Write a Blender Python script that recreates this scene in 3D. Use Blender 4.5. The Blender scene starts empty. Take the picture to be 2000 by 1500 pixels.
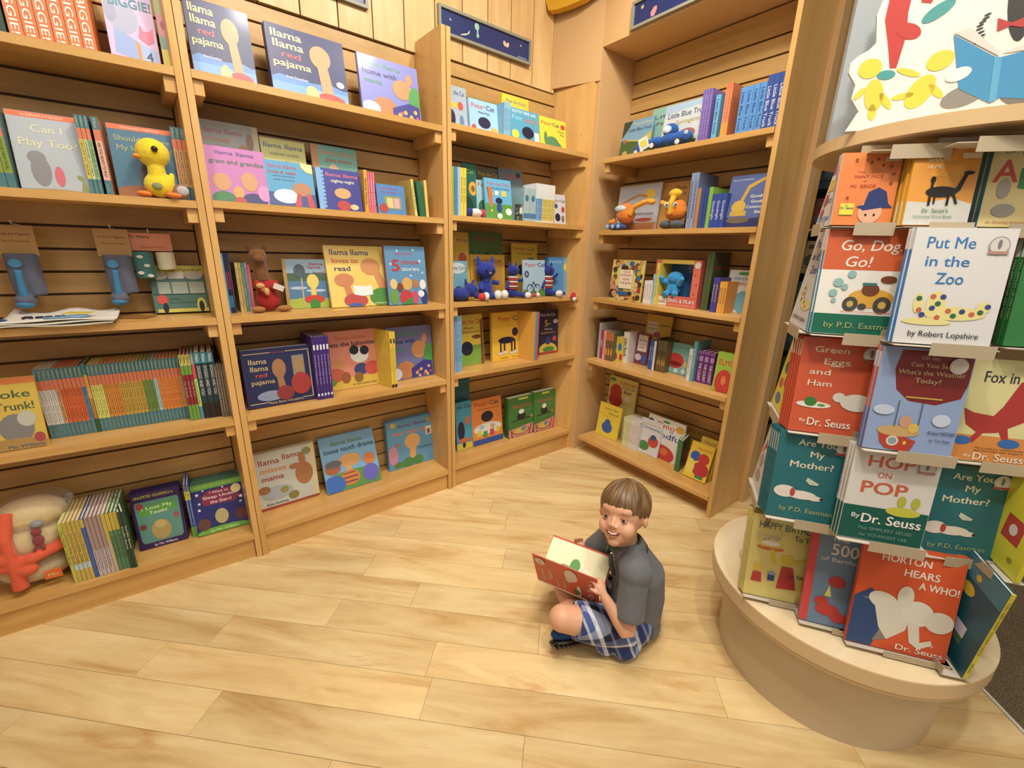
import bpy, bmesh, math, random
from mathutils import Vector, Matrix, Euler
random.seed(7)
SC = bpy.context.scene
COL = SC.collection
PI = math.pi
# ---------------------------------------------------------------- camera
cam_d = bpy.data.cameras.new('camera')
cam = bpy.data.objects.new('camera', cam_d); COL.objects.link(cam)
cam_d.sensor_width = 36.0; cam_d.lens = 848.64 / 2000 * 36; cam_d.clip_start = 0.05
def cam_axes(yaw, pit, rol):
    cy, sy, cp, sp = math.cos(yaw), math.sin(yaw), math.cos(pit), math.sin(pit)
    F = Vector((sy*cp, cy*cp, -sp)); r = Vector((cy, -sy, 0)); u = r.cross(F)
    c, s = math.cos(rol), math.sin(rol)
    return c*r + s*u, -s*r + c*u, F
_r, _u, _F = cam_axes(.6878, .2958, .0284)
M = Matrix((( _r.x, _u.x, -_F.x, -.2063), (_r.y, _u.y, -_F.y, -1.8997), (_r.z, _u.z, -_F.z, 1.2981), (0, 0, 0, 1)))
cam.matrix_world = M
SC.camera = cam
# ---------------------------------------------------------------- light
SC.view_settings.view_transform = 'Standard'; SC.view_settings.look = 'None'
SC.view_settings.exposure = 0.0; SC.view_settings.gamma = 1.0; SC.view_settings.use_curve_mapping = False
wd = bpy.data.worlds.new('shop_ambience'); SC.world = wd; wd.use_nodes = True
wd.node_tree.nodes['Background'].inputs[0].default_value = (1.0, .95, .88, 1)
wd.node_tree.nodes['Background'].inputs[1].default_value = .36
def area(name, loc, size, power, target, color=(1, .86, .66)):
    d = bpy.data.lights.new(name, 'AREA'); d.energy = power; d.size = size; d.color = color; d.shape = 'DISK'
    o = bpy.data.objects.new(name, d); COL.objects.link(o); o.location = loc
    o.rotation_euler = (Vector(target) - Vector(loc)).to_track_quat('-Z', 'Y').to_euler()
    return o
def spot(name, loc, power, target, angle=70, size=.06, color=(1, .87, .68), blend=.6):
    d = bpy.data.lights.new(name, 'SPOT'); d.energy = power; d.spot_size = math.radians(angle); d.spot_blend = blend
    d.shadow_soft_size = size; d.color = color
    o = bpy.data.objects.new(name, d); COL.objects.link(o); o.location = loc
    o.rotation_euler = (Vector(target) - Vector(loc)).to_track_quat('-Z', 'Y').to_euler()
    return o
WARM = (1, .95, .86)
area('ceiling_light', (.4, -1.5, 2.95), 1.0, 26, (.4, -1.3, 0), WARM)
area('ceiling_light', (-1.2, -2.2, 2.95), .9, 16, (-.4, -1.0, .4), WARM)
area('ceiling_light', (.9, -3.1, 2.95), 1.2, 34, (1.1, -1.8, .2), WARM)
spot('track_spot', (-.45, -.95, 2.92), 42, (-.45, .1, 1.5), 110, color=WARM)
spot('track_spot', (.45, -.95, 2.92), 44, (.45, .1, 1.5), 110, color=WARM)
spot('track_spot', (1.15, -1.0, 2.92), 44, (1.45, .1, 1.5), 110, color=WARM)
spot('track_spot', (1.0, -.9, 2.9), 40, (2.0, -.6, 1.4), 100, color=WARM)
spot('track_spot', (.35, -2.0, 2.9), 56, (1.2, -1.7, .9), 75, color=WARM)
spot('track_spot', (.0, -1.6, 2.9), 46, (.55, -1.1, 0), 85, color=WARM)
# ---------------------------------------------------------------- helpers
def lin(c):
    if isinstance(c, str):
        c = c.lstrip('#'); c = [int(c[i:i+2], 16) / 255 for i in (0, 2, 4)]
    return tuple(x/12.92 if x <= .04045 else ((x+.055)/1.055)**2.4 for x in c) + (1.0,)
class MB:
    """collects coloured polygons, builds one mesh"""
    def __init__(s): s.v = []; s.f = []; s.c = []
    def poly(s, pts, col='#ffffff'):
        b = len(s.v); s.v += [tuple(p) for p in pts]; s.f.append(tuple(range(b, b+len(pts)))); s.c.append(lin(col) if isinstance(col, str) else col)
    def box(s, a, b, col='#ffffff', bev=0):
        x0, y0, z0 = a; x1, y1, z1 = b; o = len(s.v); cl = lin(col) if isinstance(col, str) else col
        s.v += [(x0,y0,z0),(x1,y0,z0),(x1,y1,z0),(x0,y1,z0),(x0,y0,z1),(x1,y0,z1),(x1,y1,z1),(x0,y1,z1)]
        for f in ((0,3,2,1),(4,5,6,7),(0,1,5,4),(1,2,6,5),(2,3,7,6),(3,0,4,7)):
            s.f.append(tuple(o+i for i in f)); s.c.append(cl)
    def add(s, verts, faces, col):
        o = len(s.v); cl = lin(col) if isinstance(col, str) else col
        s.v += [tuple(p) for p in verts]
        for f in faces: s.f.append(tuple(o+i for i in f)); s.c.append(cl)
    def prism(s, pts, z0, z1, col, side=None):
        """pts: 2D polygon ccw, extruded in z"""
        n = len(pts); s.poly([(x,y,z1) for x,y in pts], col); s.poly([(x,y,z0) for x,y in reversed(pts)], col)
        for i in range(n):
            j = (i+1) % n; s.poly([(*pts[i],z0),(*pts[j],z0),(*pts[j],z1),(*pts[i],z1)], side or col)
    def ball(s, c, r, col, seg=16, rings=10, rot=None):
        """ellipsoid; r may be a triple"""
        if not hasattr(r, '__len__'): r = (r, r, r)
        V = []; Fc = []
        for i in range(rings+1):
            t = PI*i/rings
            for j in range(seg):
                p = 2*PI*j/seg; v = Vector((r[0]*math.sin(t)*math.cos(p), r[1]*math.sin(t)*math.sin(p), r[2]*math.cos(t)))
                if rot is not None: v = rot @ v
                V.append(v + Vector(c))
        for i in range(rings):
            for j in range(seg):
                a = i*seg+j; b = i*seg+(j+1) % seg
                Fc.append((a, a+seg, b+seg, b))
        s.add(V, Fc, col)
    def tube(s, pts, rad, col, seg=10, caps=True):
        pts = [Vector(p) for p in pts]; n = len(pts)
        if not hasattr(rad, '__len__'): rad = [rad]*n
        V = []; Fc = []; up = Vector((0, 0, 1))
        for i, p in enumerate(pts):
            d = (pts[min(i+1, n-1)] - pts[max(i-1, 0)]).normalized()
            a = d.cross(up)
            if a.length < .1: a = d.cross(Vector((1, 0, 0)))
            a.normalize(); b = d.cross(a)
            if i: 
                a = (pa - d*pa.dot(d)).normalized(); b = d.cross(a)
            pa = a
            for j in range(seg):
                t = 2*PI*j/seg; V.append(p + (a*math.cos(t) + b*math.sin(t))*rad[i])
        for i in range(n-1):
            for j in range(seg):
                q = i*seg; Fc.append((q+j, q+(j+1) % seg, q+seg+(j+1) % seg, q+seg+j))
        if caps: Fc.append(tuple(range(seg))[::-1]); Fc.append(tuple((n-1)*seg+j for j in range(seg)))
        s.add(V, Fc, col)
    def mesh(s, name, mat, smooth=False):
        m = bpy.data.meshes.new(name); m.from_pydata(s.v, [], s.f)
        ca = m.color_attributes.new('paint', 'FLOAT_COLOR', 'CORNER')
        buf = []
        for f, c in zip(s.f, s.c): buf += list(c)*len(f)
        ca.data.foreach_set('color', buf)
        m.materials.append(mat)
        if smooth: m.polygons.foreach_set('use_smooth', [True]*len(m.polygons))
        m.update(); return m
    def obj(s, name, mat, parent=None, smooth=False, bevel=0, sub=0):
        o = bpy.data.objects.new(name, s.mesh(name, mat, smooth)); COL.objects.link(o)
        if parent: o.parent = parent
        if bevel:
            b = o.modifiers.new('bevel', 'BEVEL'); b.width = bevel; b.segments = 2; b.limit_method = 'ANGLE'
        if sub:
            b = o.modifiers.new('sub', 'SUBSURF'); b.levels = sub; b.render_levels = sub
        return o
def tag(o, label=None, cat=None, group=None, kind=None):
    if label: o['label'] = label
    if cat: o['category'] = cat
    if group: o['group'] = group
    if kind: o['kind'] = kind
    return o
def empty(name, loc=(0,0,0), rot=(0,0,0), parent=None):
    o = bpy.data.objects.new(name, None); COL.objects.link(o); o.location = loc; o.rotation_euler = rot; o.empty_display_size = .03
    if parent: o.parent = parent
    return o
def copy_tree(o, parent=None):
    c = o.copy(); COL.objects.link(c); c.parent = parent
    for ch in o.children: copy_tree(ch, c)
    return c
# ---------------------------------------------------------------- materials
def mat(name, rough=.5, coat=0, spec=.5):
    m = bpy.data.materials.new(name); m.use_nodes = True; nt = m.node_tree; b = nt.nodes['Principled BSDF']
    b.inputs['Roughness'].default_value = rough; b.inputs['Coat Weight'].default_value = coat; b.inputs['Coat Roughness'].default_value = .12
    b.inputs['Specular IOR Level'].default_value = spec
    return m, nt, b
def N(nt, t, **k):
    n = nt.nodes.new(t)
    for a, v in k.items():
        if a in n.inputs: n.inputs[a].default_value = v
        else: setattr(n, a, v)
    return n
def ramp(nt, stops):
    r = nt.nodes.new('ShaderNodeValToRGB'); e = r.color_ramp.elements
    while len(e) < len(stops): e.new(.5)
    for i, (p, c) in enumerate(stops): e[i].position = p; e[i].color = lin(c)
    return r
def paint_mat(name, rough, coat=0, bump=0, bscale=400, sheen=0, var=0, sat=1, val=1):
    m, nt, b = mat(name, rough, coat)
    a = N(nt, 'ShaderNodeAttribute', attribute_name='paint'); out = a.outputs['Color']
    if var:
        no = N(nt, 'ShaderNodeTexNoise', Scale=60.0, Detail=4.0)
        tc = N(nt, 'ShaderNodeTexCoord'); nt.links.new(tc.outputs['Object'], no.inputs['Vector'])
        mr = N(nt, 'ShaderNodeMapRange'); mr.inputs[3].default_value = 1-var; mr.inputs[4].default_value = 1+var
        nt.links.new(no.outputs[0], mr.inputs[0])
        hs = N(nt, 'ShaderNodeHueSaturation'); nt.links.new(mr.outputs[0], hs.inputs['Value']); nt.links.new(out, hs.inputs['Color']); out = hs.outputs[0]
    if sat != 1 or val != 1:
        hs = N(nt, 'ShaderNodeHueSaturation', Saturation=sat, Value=val); nt.links.new(out, hs.inputs['Color']); out = hs.outputs[0]
    nt.links.new(out, b.inputs['Base Color'])
    if bump:
        no = N(nt, 'ShaderNodeTexNoise', Scale=float(bscale), Detail=3.0); tc = N(nt, 'ShaderNodeTexCoord')
        nt.links.new(tc.outputs['Object'], no.inputs['Vector'])
        bp = N(nt, 'ShaderNodeBump', Strength=bump); bp.inputs['Distance'].default_value = .002
        nt.links.new(no.outputs[0], bp.inputs['Height']); nt.links.new(bp.outputs[0], b.inputs['Normal'])
    if sheen: b.inputs['Sheen Weight'].default_value = sheen
    return m
PRINT = paint_mat('printed_gloss_cover', .40, .08, sat=.96, val=.93)
MATTE = paint_mat('painted_matte', .6)
CLOTH = paint_mat('woven_cloth', .9, bump=.5, bscale=500, sheen=.1, var=.12)
PLUSH = paint_mat('plush_fur', 1.0, bump=.9, bscale=260, sheen=.25, var=.22)
PLAST = paint_mat('moulded_plastic', .3, .1)
METAL = paint_mat('powder_coated_metal', .45)
SKIN = paint_mat('skin', .5, var=.05); SKIN.node_tree.nodes['Principled BSDF'].inputs['Subsurface Weight'].default_value = .12
SKIN.node_tree.nodes['Principled BSDF'].inputs['Subsurface Radius'].default_value = (.012, .004, .002)
def wood(name, stops, along=0, sc=1.0, rough=.42, coat=.0, streak=None, rnd=.12, grain=.5):
    """figured timber: grain runs along local axis `along`; every object gets its own offset and tone"""
    m, nt, b = mat(name, rough, coat)
    tc = N(nt, 'ShaderNodeTexCoord'); oi = N(nt, 'ShaderNodeObjectInfo')
    mp = N(nt, 'ShaderNodeMapping'); s = [7*sc]*3; s[along] = 1.1*sc; mp.inputs['Scale'].default_value = s
    ad = N(nt, 'ShaderNodeVectorMath', operation='ADD'); ml = N(nt, 'ShaderNodeVectorMath', operation='SCALE'); ml.inputs['Scale'].default_value = 37.0
    cb = N(nt, 'ShaderNodeCombineXYZ'); L = nt.links.new
    for i in range(3): L(oi.outputs['Random'], cb.inputs[i])
    L(cb.outputs[0], ml.inputs[0]); L(tc.outputs['Object'], ad.inputs[0]); L(ml.outputs[0], ad.inputs[1]); L(ad.outputs[0], mp.inputs[0])
    n1 = N(nt, 'ShaderNodeTexNoise', Scale=1.6, Detail=7.0, Roughness=.6, Distortion=.9); L(mp.outputs[0], n1.inputs['Vector'])
    r1 = ramp(nt, stops); L(n1.outputs[0], r1.inputs[0])
    n2 = N(nt, 'ShaderNodeTexNoise', Scale=9.0, Detail=5.0, Roughness=.7); L(mp.outputs[0], n2.inputs['Vector'])
    mr = N(nt, 'ShaderNodeMapRange'); mr.inputs[3].default_value = 1-.12*grain*2; mr.inputs[4].default_value = 1+.12*grain*2; L(n2.outputs[0], mr.inputs[0])
    hs = N(nt, 'ShaderNodeHueSaturation'); L(mr.outputs[0], hs.inputs['Value']); L(r1.outputs[0], hs.inputs['Color'])
    out = hs.outputs[0]
    if streak:
        mp2 = N(nt, 'ShaderNodeMapping'); s2 = [5.0*sc]*3; s2[along] = .8*sc; mp2.inputs['Scale'].default_value = s2; mp2.inputs['Location'].default_value = (3, 9, 1)
        L(ad.outputs[0], mp2.inputs[0])
        n3 = N(nt, 'ShaderNodeTexNoise', Scale=1.3, Detail=6.0, Roughness=.65, Distortion=1.6); L(mp2.outputs[0], n3.inputs['Vector'])
        r3 = ramp(nt, [(.60, '#000000'), (.72, '#ffffff')]); L(n3.outputs[0], r3.inputs[0])
        mx = N(nt, 'ShaderNodeMix', data_type='RGBA', blend_type='MIX'); mm = N(nt, 'ShaderNodeMath', operation='MULTIPLY'); mm.inputs[1].default_value = .6
        L(r3.outputs[0], mm.inputs[0]); L(mm.outputs[0], mx.inputs[0]); L(out, mx.inputs[6]); mx.inputs[7].default_value = lin(streak); out = mx.outputs[2]
    m2 = N(nt, 'ShaderNodeMapRange'); m2.inputs[3].default_value = 1-rnd; m2.inputs[4].default_value = 1+rnd; L(oi.outputs['Random'], m2.inputs[0])
    h2 = N(nt, 'ShaderNodeHueSaturation'); L(m2.outputs[0], h2.inputs['Value']); L(out, h2.inputs['Color'])
    L(h2.outputs[0], b.inputs['Base Color'])
    bp = N(nt, 'ShaderNodeBump', Strength=.08); bp.inputs['Distance'].default_value = .001; L(n2.outputs[0], bp.inputs['Height']); L(bp.outputs[0], b.inputs['Normal'])
    return m
FLOORW = wood('maple_floor', [(0.3, '#c39c62'), (0.46, '#dabb84'), (0.6, '#e4c993'), (0.8, '#ebd5a6')], 0, 1.0, .33, .15, '#c08a4c', .09)
SHELFW = wood('maple_shelf_board', [(0.3, '#c1914c'), (0.5, '#cfa05c'), (0.75, '#dbae6e')], 0, .8, .38, .1, None, .03, .5)
PANELW = wood('maple_side_panel', [(0.3, '#c69653'), (0.5, '#d3a562'), (0.75, '#deb274')], 2, .8, .38, .1, None, .03, .35)
SLATW = wood('maple_slat', [(0.3, '#aa824a'), (0.5, '#bb9356'), (0.75, '#caa266')], 0, 1.0, .42, .05, '#c08f4c', .06, .4)
PLANKW = wood('maple_wall_plank', [(0.3, '#c8a064'), (0.5, '#d8b37a'), (0.75, '#e2c28e')], 2, 1.0, .42, .05, '#c99a58', .07, .4)
LAMW = wood('maple_laminate', [(.3, '#e2cba0'), (.55, '#ead6b0'), (.8, '#f0dfbf')], 0, .7, .4, .05, None, 0, .2)
TAN = paint_mat('tan_painted_board', .55, bump=.05, bscale=90)
# carpet
CARPET, _nt, _b = mat('flecked_carpet', 1.0)
_n = N(_nt, 'ShaderNodeTexNoise', Scale=260.0, Detail=3.0); _tc = N(_nt, 'ShaderNodeTexCoord'); _nt.links.new(_tc.outputs['Object'], _n.inputs['Vector'])
_rr = ramp(_nt, [(.35, '#4e4230'), (.55, '#75664c'), (.75, '#95856a')]); _nt.links.new(_n.outputs[0], _rr.inputs[0]); _nt.links.new(_rr.outputs[0], _b.inputs['Base Color'])
_bp = N(_nt, 'ShaderNodeBump', Strength=.9); _bp.inputs['Distance'].default_value = .004; _nt.links.new(_n.outputs[0], _bp.inputs['Height']); _nt.links.new(_bp.outputs[0], _b.inputs['Normal'])
# ---------------------------------------------------------------- lettering
_tc_cache = {}
def glyphs(text, bold=0, shear=0):
    k = (text, bold, shear)
    if k in _tc_cache: return _tc_cache[k]
    cu = bpy.data.curves.new('t', 'FONT'); cu.body = text; cu.offset = 0; cu.shear = shear; cu.resolution_u = 3; cu.size = 1
    o = bpy.data.objects.new('t', cu); COL.objects.link(o)
    m = bpy.data.meshes.new_from_object(o.evaluated_get(bpy.context.evaluated_depsgraph_get()))
    V = [(v.co.x, v.co.y) for v in m.vertices]; Fc = [tuple(p.vertices) for p in m.polygons]
    # outward facing (+z) winding
    if m.polygons and sum(p.normal.z for p in m.polygons) < 0: Fc = [f[::-1] for f in Fc]
    bpy.data.objects.remove(o); bpy.data.curves.remove(cu); bpy.data.meshes.remove(m)
    if not V: V = [(0, 0)]
    if bold > .015:      # heavier strokes: overlaid copies a hair apart
        n0 = len(V); F0 = list(Fc); V0 = list(V)
        for li, (dx, dy) in enumerate(((bold*.55, 0), (bold*.28, bold*.3))):
            k0 = len(V); V += [(x+dx, y+dy, li+1) for x, y in V0]; Fc += [tuple(i+k0 for i in f) for f in F0]
    x0 = min(v[0] for v in V); x1 = max(v[0] for v in V)
    V = [((v[0]-x0)/(x1-x0+1e-9), v[1]/.73, v[2] if len(v) > 2 else 0) for v in V]
    _tc_cache[k] = (V, Fc); return _tc_cache[k]
def letter(mb, text, o, ex, ey, w, capw, col, bold=.02, shear=0):
    V, Fc = glyphs(text, bold, shear); o = Vector(o); ex = Vector(ex); ey = Vector(ey)
    nn = ex.cross(ey).normalized()*.00007
    mb.add([o + ex*(x*w) + ey*(y*capw) + nn*l for x, y, l in V], Fc, col)
# frames: the four bookcases; local x along the front, y into the case
def _frame(ox, oy, deg): a = math.radians(deg); return Vector((ox, oy, 0)), a
BAY = {1: _frame(-.9515, .0702, -4.22), 2: _frame(0, 0, 0), 3: _frame(.9585, -.0007, -.88), 4: _frame(1.8805, -.119, -92.27)}
BW = {1: .912, 2: .914, 3: .909, 4: .9034}
SZ = {1: [1.8205,1.433,1.037,.641,.1166], 2: [1.825,1.439,1.0388,.647,.120], 3: [1.846,1.457,1.0427,.665,.132], 4: [1.808,1.428,1.041,.658,.1196]}
def bw(b, x, y, z):
    o, a = BAY[b]; c, s = math.cos(a), math.sin(a)
    return Vector((o.x + c*x - s*y, o.y + s*x + c*y, z))

# ================================================================ THE ROOM
SLAT_PITCH = .0755
def slatwall(parent, x0, x1, y, ztop, z0, top):
    """boards with dark recessed joints between; each board a part"""
    m = MB(); m.box((x0, y+.012, z0), (x1, y+.02, top), '#5a3a1c'); m.obj('backing_board', MATTE, parent)
    z = ztop; edges = [top]
    while z > z0 + .02: edges.append(z); z -= SLAT_PITCH
    edges.append(z0)
    me = {}
    for a, b in zip(edges[:-1], edges[1:]):
        h = round(a - b - .0085, 4)
        if h < .01: continue
        if h not in me:
            q = MB(); q.box((0, 0, 0), (x1-x0, .012, h)); me[h] = q.mesh('slat', SLATW)
        o = bpy.data.objects.new('slat', me[h]); COL.objects.link(o); o.parent = parent; o.location = (x0, y, b + .00425)
def cleat(parent, x0, x1, z, y1=.225):
    q = MB(); q.box((x0, .012, z-.045), (x1, y1, z)); return q.obj('shelf_cleat', PANELW, parent, bevel=.001)
TH = .024; PT = .0205; TOP = 2.204
def bookcase(b, label, ztop, skew=0, left=True):
    o, a = BAY[b]; root = empty('bookcase', o, (0, 0, a)); tag(root, label, 'bookcase')
    W = BW[b]
    def side(x0, x1, sk=0):
        q = MB(); D = .262
        P = [(x0, 0), (x1, 0), (x1-sk, D), (x0-sk, D)]
        q.prism(P, 0, TOP, '#ffffff'); q.obj('side_panel', PANELW, root, bevel=.0012)
    side(-PT, 0); side(W-.001, W+PT-.001, skew)
    for i, z in enumerate(SZ[b]):
        q = MB(); xr = W-.002
        q.prism([(.001, 0), (xr, 0), (xr-skew*.9, .239), (.001, .239)], z-TH, z, '#ffffff'); q.obj('shelf', SHELFW, root, bevel=.0015)
        if i < 4:
            cleat(root, .0015, .031, z-TH-.0008); 
            q = MB(); q.prism([(xr-.031, .012), (xr-.001, .012), (xr-.001-skew*.85, .225), (xr-.031-skew*.85, .225)], z-TH-.046, z-TH-.0008, '#ffffff'); q.obj('shelf_cleat', PANELW, root, bevel=.001)
    q = MB(); q.box((.001, .012, 0), (W-.004, .03, SZ[b][4]-TH-.0008)); q.obj('kick_board', SHELFW, root)
    slatwall(root, .001, W-.003-skew, .2405, ztop, .1, 2.158 if b < 3 else 2.18)
    # shelf-pin holes
    q = MB()
    for z in (.42, .86, 1.27, 1.95):
        for y in (.06, .19):
            x = W-.0012-skew*y/.262
            q.tube([(x+.0006, y, z), (x-.0004, y, z)], .0025, '#4a2c12', 8)
    q.obj('pin_holes', MATTE, root)['kind'] = 'stuff'; q = None
    return root
bc1 = bookcase(1, 'maple bookcase at the left edge, filled with orange and teal spined books', 2.0955, .021)
bc2 = bookcase(2, 'maple bookcase second from the left, red, blue and yellow picture books face out', 2.0955)
bc3 = bookcase(3, 'maple bookcase in the corner holding the blue plush cats', 2.116, .064)
# fourth case: recessed into the tan wall
root4 = empty('bookcase', BAY[4][0], (0, 0, BAY[4][1])); tag(root4, 'maple bookcase in the recessed tan alcove right of the corner', 'bookcase')
q = MB(); q.box((.9055, 0, 0), (.9265, .48, 2.98)); q.obj('side_panel', PANELW, root4, bevel=.0012)
for i, z in enumerate(SZ[4]):
    q = MB(); q.box((-.012 if i < 4 else -.03, -.006, z-TH), (.9045, .268, z)); q.obj('shelf', SHELFW, root4, bevel=.0015)
    cleat(root4, -.005, .026, z-TH-.0008, .255) if i < 4 else None
    if i < 4: cleat(root4, .8735, .9045, z-TH-.0008, .255)
q = MB(); q.box((-.05, .10, 0), (.9045, .118, SZ[4][4]-TH-.0008)); q.obj('kick_board', SHELFW, root4)
slatwall(root4, -.073, .9045, .2705, 2.24, .1, 2.356)
# wall behind cases: vertical boards
wall = MB(); wall.box((.93, .275, 0), (1.95, .36, 3.0), '#5a3517'); wall.box((-3.2, .345, 0), (.93, .37, 2.15), '#5a3517'); wall.box((-3.2, .27, 2.15), (.93, .345, 3.0), '#5a3517'); wl = wall.obj('wall_back', MATTE); tag(wl, kind='structure')
xs = [-3.1]
x = .5667 - .1476*24
while x < 1.0: xs.append(x); x += .1476
xs = [t for t in xs if t < .93] + [1.0185, 1.1705, 1.321, 1.471, 1.625, 1.7755, 1.80]
pm = {}
for a, c in zip(xs[:-1], xs[1:]):
    w = round(c-a-.006, 4)
    if w not in pm: q = MB(); q.box((0, 0, 0), (w, .03, .815)); pm[w] = q.mesh('plank', PLANKW)
    if c < -1.3: continue
    o = bpy.data.objects.new('plank', pm[w]); COL.objects.link(o); o.parent = wl; o.location = (a+.003, .232, 2.185 if a > .93 else 2.163)
# corner infill and the alcove wall (tan paint)
JC = bw(4, -.075, 0, 0)
def tan_prism(name, pts, z0, z1, kind='structure', col='#cda672'):
    q = MB(); q.prism([(p[0], p[1]) for p in pts], z0, z1, col); o = q.obj(name, TAN); tag(o, kind=kind); return o
A0 = Vector((1.895, -.003, 0)); 
tan_prism('wall_corner', [(1.782, .272), (1.782, .231), (JC.x-.002, JC.y+.0), (JC.x+.04, JC.y+.0), (1.86, .272)], 2.2055, 3.0)
tan_prism('trim_1', [(1.8975, -.004), (JC.x, JC.y), (JC.x+.03, JC.y), (1.93, .0), (1.93,.26),(1.8975,.26)], 0, 2.2065, col='#ffefcb')  # wall strip coloured pale cream: the light it catches is painted in
p = [bw(4, -.075, .0005, 0), bw(4, -.075, .30, 0), bw(4, -.105, .30, 0), bw(4, -.105, .0005, 0)]
tan_prism('wall_alcove_left', p, 0, 3.0)
p = [bw(4, -.0745, .0005, 0), bw(4, .905, .0005, 0), bw(4, .905, .30, 0), bw(4, -.0745, .30, 0)]
tan_prism('wall_alcove_header', [(v.x, v.y) for v in p][::-1], 2.36, 3.0, col='#d8b17c')
p = [bw(4, -.105, .3005, 0), bw(4, .95, .3005, 0), bw(4, .95, .36, 0), bw(4, -.105, .36, 0)]
tan_prism('wall_alcove_back', [(v.x, v.y) for v in p][::-1], 0, 3.0)
# ---- ceiling (out of the frame, bounces light) and distant walls
q = MB(); q.box((-3.5, -5, 3.0), (5.5, .4, 3.05), '#d9c9a8'); tag(q.obj('ceiling', MATTE), kind='structure')
q = MB(); q.box((4.6, -5, 0), (4.7, .4, 3.0), '#a98458'); tag(q.obj('wall_far', MATTE), kind='structure')
# ---- floor
AF = math.radians(-45.9); U = Vector((math.cos(AF), math.sin(AF), 0)); V_ = Vector((-math.sin(AF), math.cos(AF), 0))
q = MB(); q.box((-3.5, -5, -.06), (5.5, .4, -.011), '#6b4a28'); fl = q.obj('floor', MATTE); tag(fl, kind='structure')
ROWW = .1312; rows0 = -.064
known = {0: .7096, 1: .445, 2: .8546, 3: -.041, 4: .265, 5: -.234}
EDGE_U = None
def edge_dist(p):  # signed distance beyond the carpet strip (positive = carpet side)
    d = Vector((math.cos(math.radians(44.1)), math.sin(math.radians(44.1)), 0)); n = Vector((d.y, -d.x, 0))
    return (Vector(p) - Vector((1.59, -2.105, 0))).dot(n)
CU = Vector((1.59, -2.105, 0)).dot(U)   # the strip runs across the boards at this u
pmesh = {}
def plank(u0, u1, v0):
    L = round(u1-u0-.0012, 3)
    if L < .02: return
    if L not in pmesh:
        m = MB(); w = ROWW-.0012; m.box((0, 0, -.011), (L, w, 0)); pmesh[L] = m.mesh('plank', FLOORW)
    o = bpy.data.objects.new('plank', pmesh[L]); COL.objects.link(o); o.parent = fl
    p = U*u0 + V_*v0; o.location = (p.x, p.y, 0); o.rotation_euler = (0, 0, AF)
rnd = random.Random(3)
for r in range(-20, 21):
    v0 = rows0 - ROWW*(r+1)
    ph = known.get(r, rnd.uniform(-.5, .5)); us = [ph]
    while us[-1] < CU: us.append(us[-1] + rnd.choice((.76, .92, 1.06, 1.22)))
    while us[0] > -1.6: us.insert(0, us[0] - rnd.choice((.76, .92, 1.06, 1.22)))
    for a, c in zip(us[:-1], us[1:]):
        c = min(c, CU)
        m_ = U*((a+c)/2) + V_*(v0+.06)
        if c <= a or m_.y > .9 or m_.y < -2.9 or m_.x > 3.6: continue
        # keep inside the room: stop under the cases
        if (U*c + V_*v0).y > .30: continue
        plank(a, c, v0)
# carpet beyond the white edging strip
d = Vector((math.cos(AF+PI/2), math.sin(AF+PI/2), 0)); n = U
P0 = U*(CU+.004)
def cw(s, t): p = P0 + V_*s + U*t; return (p.x, p.y)
q = MB(); q.prism([cw(-2.5, .006), cw(-2.5, 2.6), cw(3.2, 2.6), cw(3.2, .006)], -.010, .003, '#ffffff'); cp = q.obj('floor_carpet', CARPET); tag(cp, kind='structure')
q = MB(); q.prism([cw(-2.5, -.004), cw(-2.5, .005), cw(3.2, .005), cw(3.2, -.004)], -.010, .0045, '#d9d4c6'); tag(q.obj('trim_2', METAL), kind='structure')

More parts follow.
